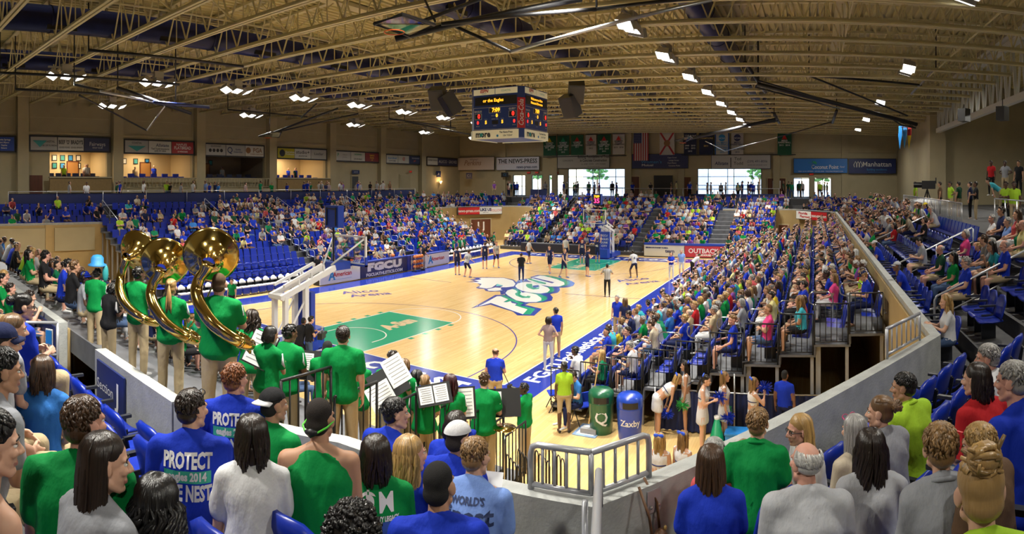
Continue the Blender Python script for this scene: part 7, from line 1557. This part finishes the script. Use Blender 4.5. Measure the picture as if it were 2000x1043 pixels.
# ------------------------------------------------------------------ right hand upper tier
def tier_pos(k, x): return (x, -(18.2+WT+k*ROWD+.42), RZ(k))
def on_tier(px, k, label, pose='lap', dx=0., up=0., rzo=0., **kw):
    y = tier_pos(k, 0)[1]; a = YAW-(px-U0)/F; x = CAM[0]+(y-CAM[1])/math.tan(a)+dx; NTIER.append((x, y)); return mid((x, y, RZ(k)+up), PI/2+rzo, label, pose=pose, **kw)
NTIER = []
ut = [(1772,0,'knees','m','royal','grey','buzz','grey',2,'seated in a grey cap and sleeveless royal shirt beside the ledge'), (1853,0,'clap','f','white','denim','wavy','blonde',0,'with curly blonde hair and white lettered top'), (1884,1,'lap','m','royal','khaki','messy','grey',0,'in royal behind the curly blonde woman'), (1909,2,'lap','m','royal','denim','boy','blonde',4,'blond child in royal in the third row'), (1937,2,'turn','f','grey','khaki','bob','grey',0,'grey haired woman beside the bald man in royal'), (1960,2,'lap','m','royal','khaki','rim','white',4,'bald man in royal and khaki'), (1995,3,'lap','m','paleyellow','khaki','rim','grey',4,'balding man in pale yellow at the right edge'),
      (1723,0,'knees','m','royal','grey','buzz','dark',1,'leaning forward in a white cap and royal shirt'), (1804,1,'phone','m','grey','khaki','short','black',0,'dark haired man in a grey T shirt beside the sloping rail'), (1835,1,'lap','m','darkgreen','khaki','rim','white',4,'white haired man in dark green'), (1860,1,'lap','f','green','denim','long','black',1,'woman with long black hair in green'), (1884,2,'lap','f','pink','white','bob','grey',0,'grey haired woman in pink'), (1926,2,'turnr','m','grey','denim','short','brown',0,'man in dark glasses and grey'), (1951,2,'chin','f','teal','black','long','dark',1,'dark haired woman in teal and grey'), (1990,3,'lap','f','emerald','khaki','wavy','brown',0,'woman in emerald at the right edge'),
      (1804,2,'lap','f','black','black','bob','dark',0,'in black with bare raised knee'), (1936,3,'lap','m','white','khaki','short','grey',4,'grey haired man in white behind the curved rail'), (1966,3,'lap','m','skyblue','denim','short','grey',0,'grey haired man in pale blue behind the curved rail'), (1954,4,'lap','m','navy','black','short','dark',1,'dark haired man in navy in the top row'), (1985,4,'lap','f','salmon','white','wavy','brown',0,'woman in salmon in the top row'), (1830,3,'knees','m','white','khaki','short','white',4,'white haired man in white leaning forward'), (1806,3,'lap','m','royal','khaki','buzz','dark',1,'in royal wearing a yellow cap'),
      (1702,0,'lap','m','grey','denim','short','grey',0,'grey haired man at the ledge in the middle of the tier'), (1693,0,'lap','f','navy','khaki','bob','dark',0,'dark haired woman in navy at the ledge'), (1684,0,'lap','m','white','khaki','buzz','grey',4,'in a white cap at the ledge further along'), (1676,0,'lap','f','red','denim','bob','brown',0,'in red at the ledge further along'), (1720,1,'lap','m','beige','khaki','short','brown',0,'in beige behind the man in the white cap'), (1745,1,'lap','f','red','denim','long','dark',0,'dark haired woman in red in the second row'), (1764,2,'lap','m','royal','denim','short','brown',0,'in royal in the third row beyond the rail')]
CAPS = {1772: ('lightgrey','lightgrey'), 1723: ('white','white'), 1806: ('yellow','yellow'), 1684: ('white','white')}
for i, (px, k, pose, sx, sh, pa, hk_, hc_, sk, lab) in enumerate(ut): on_tier(px, min(k, 3), ('man ' if sx == 'm' else 'woman ')+lab+', right tier' if not lab.split()[0] in ('man','woman','balding','grey','white','dark','bald','blond') else lab+', right tier', pose, sex=sx, shirt=sh, pants=pa, hk=hk_, hc=hc_, skin=sk, plen=.8 if pa in ('khaki','grey') else 2., b=1.1 if i % 3 else 1., cap=CAPS.get(px), up=.0 if k < 4 else .25, scale=.8 if 'child' in lab else 1.)
on_tier(1729, 1, 'heavy man in a white T shirt standing in the right tier', 'hips', rzo=1.2, shirt='white', pants='denim', hk='buzz', hc='grey', b=1.25, cap=('navy','navy')); on_tier(1637, 0, 'man in a pale yellow shirt standing at the far part of the ledge', 'stand', rzo=.8, shirt='paleyellow', pants='khaki', hc='grey'); on_tier(1655, 0, 'man in brown standing at the far part of the ledge', 'stand', rzo=.8, shirt='brown', pants='brown', hc='black', skin=1)
for k, (px, py, d, lab, sh, pose, sk) in enumerate(((1965,385,23,'steward in neon lime standing behind the right concourse rail, left of two','lime','stcross',3), (1981,388,22,'steward in neon lime standing behind the right concourse rail, right of two','lime','stand',3), (1788,375,34,'steward in neon yellow beside the television camera','lime','stand',0), (1856,375,30,'steward in a lime vest among the camera crew','lime','hips',2), (1836,375,31,'crew member in dark brown on the camera platform','brown','stand',1), (1873,372,29,'crew member in dark green on the camera platform','darkgreen','stand',1), (1895,370,28,'crew member in navy on the camera platform','navy','stand',0), (1906,366,27,'crew member in black on the camera platform','black','stcross',2), (1936,318,30,'man in a maroon shirt standing high on the right bleachers','red','stand',3), (1963,318,29,'man in slate grey standing high on the right bleachers','grey','hips',3), (1990,318,28,'man in white and black standing high on the right bleachers','black','stand',1), (1953,356,27,'man in turquoise bending on the right bleachers','turquoise','bend',0))):
    a = at_d(px, py, d); zz = CZ-.05 if k < 8 else a[2]-1.64 if k < 11 else CZ+.4; mid((a[0], a[1], zz), at_face(px, (150,170,100,120,90,60,80,100,150,150,150,90)[k]), lab, pose=pose, shirt=sh, pants='khaki' if k % 2 else 'black', hc='dark', hk='short', skin=sk)
t = thing('television_camera', 'black television camera on a tripod on the right concourse platform', 'camera', tuple(at_d(1811, 362, 33)), 1.4); MB().box(-.45,.3,-.18,.18,-.2,.25).build('camera_body', BLACK, t); MB().tube([(.3,0,.02), (.75,0,.02)], .15, 12).build('lens', BLACK, t); MB().box(-.5,-.45,-.2,.2,.1,.42).build('viewfinder', BLACK, t)
for k in range(3): a = 2.1*k+.5; MB().tube([(0,0,-.2), (.45*math.cos(a), .45*math.sin(a), -1.45)], .035, 8).build('tripod_leg', BLACK, t)
t = thing('high_bleacher', 'dark raised bleacher block at the back of the right opening', 'bleachers', (-8, -26.9, CZ))
for k in range(6): MB().box(-9, 7, -1.0*k-1, -1.0*k, 0, .35*(k+1)).build('tread', DCONC, t)
for k, x in enumerate((-15., -12.6, -10.2)): slope_rail('grey handrail of the raised right bleacher block, %s from the near end' % ordn(k), (x, -27, CZ), (x, -31, CZ+1.7))
rr = random.Random(5)
PAL = ['royal']*7+['white']*5+['green']*3+['emerald','grey','grey','lightgrey','lightgrey','black','navy','navy','beige','teal','skyblue','cream','khaki','red','salmon','pink','yellow','orange','purple','lime','cobalt','turquoise','paleyellow']
HCP = ['grey','white','grey','brown','dark','sandy','light','blonde','dark','black']
SITP = ['lap','lap','lap','knees','cross','chin','phone','turn','turnr','clap']
def spectator(loc, rz, lab, group, old=False, pal=None, hcp=None):
    sx = 'm' if rr.random() < .6 else 'f'; hc_ = rr.choice(hcp or HCP); hk_ = rr.choice(('short','short','messy','rim' if hc_ in ('grey','white') else 'buzz') if sx == 'm' else ('bob','long','short','wavy')); sh = rr.choice(pal or PAL)
    cap_ = (rr.choice(('white','royal','navy')),)*2 if rr.random() < .1 else None; sk = rr.choice(SKW)
    lb = '%s haired %s in %s%s, %s' % (hc_, 'man' if sx == 'm' else 'woman', sh, ' with cap' if cap_ else '', lab)
    return mid(loc, rz+rr.uniform(-.2, .2), lb, group, rr.choice(SITP), sx, rr.choice((1., 1.12)), sk, sh, rr.choice(('khaki','khaki','denim','navy','white','black')), hk_, hc_, plen=rr.choice((.8, 2.)), scale=rr.uniform(.95, 1.05), cap=cap_, shoe=rr.choice((0,1,3)), hseed=rr.randrange(2))
for k in range(6):
    x = -15.5+.55*k+rr.uniform(0, 2.4); 
    a = (-17.+1.4*k, -27.5-1.0*(k % 5), CZ+.35*((k % 5)+1)-.35); spectator(a, PI/2, '%s along the raised right bleachers' % ordn(k), 'raised bleacher spectators', pal=['black','navy','grey','royal','white'], hcp=['dark','black'])
# ------------------------------------------------------------------ right hand deck: people, seats
CROWD = {}; LOWS = {}; FPAL = ['royal']*11+['navy']*5+['black']*4+['grey']*5+['lightgrey']*3+['white']*5+['green']*3+['darkgreen']*3+['emerald','khaki','beige','mauve','teal','skyblue','brown','red','salmon','lime','cobalt','paleyellow','purple']; FHC = ['dark']*4+['brown']*3+['black']*2+['grey','sandy','white','light']
def low_person(sec, x, y, z, rz, stand=False): CROWD.setdefault(sec, []).append((x, y, z, rz, rr.randrange(4) if not stand else 4, rr.choice(FPAL), rr.choice(FHC), rr.choice((0,4,1,1,1,2)), rr.choice(('khaki','denim','denim','navy','navy','black','black','brown')), rr.uniform(.94, 1.06)))
AISLE_R = lambda x: any(abs(x-a) < .55 for a in (-13.9, -3.9, 6.1))
for k in range(NR):
    z = RZ0+k*RR; y = -(RF+k*RD+.5); n = 0
    for j in range(60):
        x = -15.35+.525*j
        if AISLE_R(x): continue
        n += 1
        if x < -6.6 and SEATN[0] < 95: seat(x, y, z, PI/2, 'royal blue stadium seat, %s along the %s row of the right deck' % (ordn(n-1), ordn(k)), 'seats of the right deck')
        else: low_seat(LOWS.setdefault('right deck', MB()), x, y, z, PI/2)
        if rr.random() < (.9 if x > -13.5 else .45):
            if x < -7.6: spectator((x, y, z), PI/2, '%s along %s row of the right deck' % (ordn(n-1), ordn(k)), 'spectators of the right deck')
            else: low_person('right deck', x, y, z, PI/2+rr.uniform(-.2, .2))
# ------------------------------------------------------------------ near deck students
SPAL = ['green']*5+['emerald','royal','royal','black','black','navy','grey','white']; SHC = ['dark','brown','black','black','light','blonde']
for k in range(7, 1, -1):
    x = -(NX0+k*NDD+.45); z = .4+k*NRR
    for j in range(22):
        y = -7.4+.62*j+.2*(k % 2)
        if k > 6 and y > -1.5 or -8.4 < y < -6.3 and k > 5: continue
        if y > 5.5 or k < 7 and y > -1.2: low_person('near deck', x, y, z, rr.uniform(-.4, .2)); continue
        if rr.random() < .85 and NP[0] < 322: spectator((x, y, z), -.2, '%s along the %s row of the student deck' % (ordn(j), ordn(k)), 'students of the near deck', pal=SPAL, hcp=SHC)
for k, (y, r_) in enumerate(((-5.6,0), (-4.9,0), (-4.1,0), (-3.4,0), (-5.2,1), (-4.4,1), (-3.6,1), (-6.0,1), (-5.7,2), (-4.8,2))): spectator((-26.5-WT-.45-ROWD*r_, y, RZ(r_)), -.3, '%s in the rows behind the further section sign' % ordn(k), 'students behind the further section sign', pal=SPAL, hcp=SHC)
# ------------------------------------------------------------------ remaining stands
def fill(sec, rows, face, occ):
    for (x, y, z, u) in rows:
        low_seat(LOWS.setdefault(sec, MB()), x, y, z, face)
        if rr.random() < occ(x, y, z): low_person(sec, x, y, z, face+rr.uniform(-.25, .25))
rows = []
for k in range(NR):
    for j in range(61):
        x = -15.7+.525*j
        if any(abs(x-a) < .55 for a in (-4.5, 4.7)): continue
        if k < 5 and x < -3.8 and SEATN[0] < 135: seat(x, RF+.6+k*.775+.45, RZ0+k*RL, -PI/2, 'empty royal blue seat, %s along the %s row of the left deck' % (ordn(j), ordn(k)), 'empty seats of the left deck')
        else: rows.append((x, RF+.6+k*.775+.45, RZ0+k*RL, j))
fill('left deck', rows, -PI/2, lambda x, y, z: (.12 if z < 1.3 else .45) if x < -4 else (.72 if z > .9 else .45))
rows = [(x, 18.2+WT+k*ROWD+.42, RZ(k), 0) for k in range(4) for x in np.arange(-22, 20, .53) if not any(abs(x-a) < .6 for a in (-14.5, -6.3, .6, 8.5, 15.5))]
fill('left upper tier', rows, -PI/2, lambda x, y, z: .22 if x < -6 else .75)
rows = [(17.7+k*.82+.45, y, .3+k*FR, 0) for k in range(10) for y in np.arange(-12.8, 10.9, .53) if not any(abs(y-a) < .65 for a in (7.2, -1.8, -8.6))]
fill('far deck', rows, PI, lambda x, y, z: .9)
rows = [(26+WT+k*ROWD+.42, y, RZ(k), 0) for k in range(4) for y in np.arange(-13.8, 13.8, .53) if not any(abs(y-a) < .6 for a in (8.3, -9.2))]
fill('far upper tier', rows, PI, lambda x, y, z: .55)
for (p, q, nm) in ((Vector((20.4,18.2)), Vector((26.,14.5)), 'far left corner'), (Vector((20.4,-18.2)), Vector((26.,-14.5)), 'far right corner')):
    d = (q-p).normalized(); n = Vector((-d.y, d.x)); n = n if n.dot(p) > 0 else -n; L = (q-p).length
    for k in range(4):
        for s in np.arange(-.2-.2*k, L+.2+.2*k, .55): c = p+d*s+n*(WT+.42+k*ROWD); low_seat(LOWS.setdefault('far corners', MB()), c.x, c.y, RZ(k), math.atan2(-n.y, -n.x)); rr.random() < .5 and low_person('far corners', c.x, c.y, RZ(k), math.atan2(-n.y, -n.x))
# right upper tier: single seats near the camera, joined further off
for k in range(4):
    for j in range(74):
        x, y, z = tier_pos(k, -19.3+.53*j)
        if any(abs(x-a) < .5 for a in (-17.6, -12.2, -5, 3., 11)): continue
        if x < -6.5 and SEATN[0] < 198: seat(x, y, z, PI/2, 'royal blue stadium seat, %s along the %s row of the right upper tier' % (ordn(j), ordn(k)), 'seats of the right upper tier')
        else: low_seat(LOWS.setdefault('right upper tier', MB()), x, y, z, PI/2)
        if x > -6 and rr.random() < .7: low_person('right upper tier', x, y, z, PI/2)
# near tier seats
used = []
for (x, y, z, f, lab) in SEATSPOT:
    used.append((x, y)); c, s_ = math.cos(f), math.sin(f); lb = 'seat under the '+' '.join(lab.replace(',', '').split()[:12]); seat(x-.0*c, y-.0*s_, z, f, lb, None)
n = 0
for k in range(3):
    for j in range(16):
        x, y = -(26.5+WT+k*ROWD+.45), -12.6+.53*j
        if y > -8.3 and k < 1 or any((x-a)**2+(y-b)**2 < .2 for a, b in used) or (x+26.5) > 0: continue
        if y < -10.4: x += (-10.4-y)*.3
        if y < -12.8: continue
        seat(x, y, RZ(k), .05, 'empty royal blue seat, %s from the corner in the %s row of the near tier' % (ordn(j), ordn(k)), 'empty seats of the near tier')
e0 = Vector(RING[3]); e1 = Vector(RING[4]); d = (e1-e0).normalized(); nn_ = Vector((d.y, -d.x))
for k in range(4):
    for j in range(9):
        c = e0+d*(.95+.55*j)+nn_*(WT+.45+k*ROWD)
        if any((c.x-a)**2+(c.y-b)**2 < .2 for a, b in used) or (c-Vector((CAM[0], CAM[1]))).length < 1.7: continue
        seat(c.x, c.y, RZ(k), .96, 'royal blue seat, %s from the corner in the %s sloping row at the right' % (ordn(j), ordn(k)), 'seats of the sloping near right tier')
# concourse strollers
for k in range(84):
    if k < 36: x = rr.uniform(-18, 19); low_person('left concourse', x, 18.2+C1+rr.uniform(.4, 3), CZ, rr.choice((-PI/2, 0, PI)), True)
    else: low_person('far concourse', 26+C1+rr.uniform(.4, 3.2), rr.uniform(-18, 20), CZ, rr.choice((PI, PI/2, -PI/2)), True)
for k, (x0, x1, z0, z1) in enumerate(suites):
    for j in range((5, 2, 2, 4)[k]): low_person('suites', rr.uniform(x0+.4, x1-.4), rr.uniform(28.4, 29.8), 5.55+.2, -PI/2, True)
def low_proto(pose):
    J = skeleton(POSES[pose], 'm', 1.08, pose not in STANDING); P = body_prims(J, 'm', 1.08, 1., .62, 2.); h = J['head']; T = J['H']
    P.append(ellip(h+T@V3(.01,0,0), (.085,.07,.115), 'skin', T)); P.append(ellip(h+T@V3(-.028,0,.045), (.088,.082,.085), 'hair', T)); P.append(cap(h+T@V3(-.02,0,-.06), J['neck'], .05, .055, 'skin'))
    for sd in 'lr': a, e, w, fd, hk = J['arm_'+sd]; P.append(cap(w, w+unit(fd)*.13, .035, .025, 'skin'))
    co, f, i = prim_remesh(P, .03, 2, .068); tri = []; ti = []
    for q, m in zip(f, i):
        for a in range(1, len(q)-1): tri.append((q[0], q[a], q[a+1])); ti.append(m)
    return co, np.array(tri), np.array(ti)
LP = [low_proto(p) for p in ('lap', 'knees', 'cross', 'chin', 'stand')]
def crowd_mesh(sec, people):
    mats = []; mid_ = {}
    def mi(m):
        if m.name not in mid_: mid_[m.name] = len(mats); mats.append(m)
        return mid_[m.name]
    Vs = []; Ts = []; Is = []; o = 0
    for (x, y, z, rz, pi, sh, hc_, sk, pa, sc) in people:
        co, tri, ti = LP[pi]; Vs.append(co*sc@rotm(rz).T+V3(x, y, z)); Ts.append(tri+o); o += len(co); lut = np.zeros(9, int); lut[0] = mi(SKINS[sk]); lut[1] = mi(CLOTH[sh]); lut[2] = mi(CLOTH[pa]); lut[3] = mi(SHOES[0]); lut[5] = mi(HMAT[hc_]); Is.append(lut[ti])
    V = np.concatenate(Vs); Tn = np.concatenate(Ts); I = np.concatenate(Is); me = bpy.data.meshes.new('crowd'); me.vertices.add(len(V)); me.vertices.foreach_set('co', V.ravel()); me.loops.add(len(Tn)*3); me.loops.foreach_set('vertex_index', Tn.ravel().astype(np.int32)); me.polygons.add(len(Tn)); me.polygons.foreach_set('loop_start', np.arange(0, len(Tn)*3, 3, dtype=np.int32))
    for m in mats: me.materials.append(m)
    me.polygons.foreach_set('material_index', I.astype(np.int32)); me.polygons.foreach_set('use_smooth', np.ones(len(Tn), bool)); me.update(); me.validate()
    tag(link('crowd', me), 'distant crowd filling the %s' % sec, 'crowd', None, 'stuff')
for sec, pp in CROWD.items(): crowd_mesh(sec, pp)
for sec, mb in LOWS.items(): tag(mb.build('seat_rows', SEATB), 'rows of royal blue seats in the %s' % sec, 'seats', None, 'stuff')
# lettering strips on the far deck front rows
for s, y in (('DUNK CITY', 4.6), ('DUNK CITY', -5.8)): sign('dark strip with pale letters across the far deck, %s' % ('left part' if y > 0 else 'right part'), (26.0, y, 3.7), NX, 4.2, .5, NAVYP, texts=[(s, 0, 0, .42, LGREY, 3.2, .01)], name='letter_strip')
print('people', NP, 'seats', SEATN, 'crowd', {k: len(v) for k, v in CROWD.items()})
bpy.data.scenes.remove(TMP)
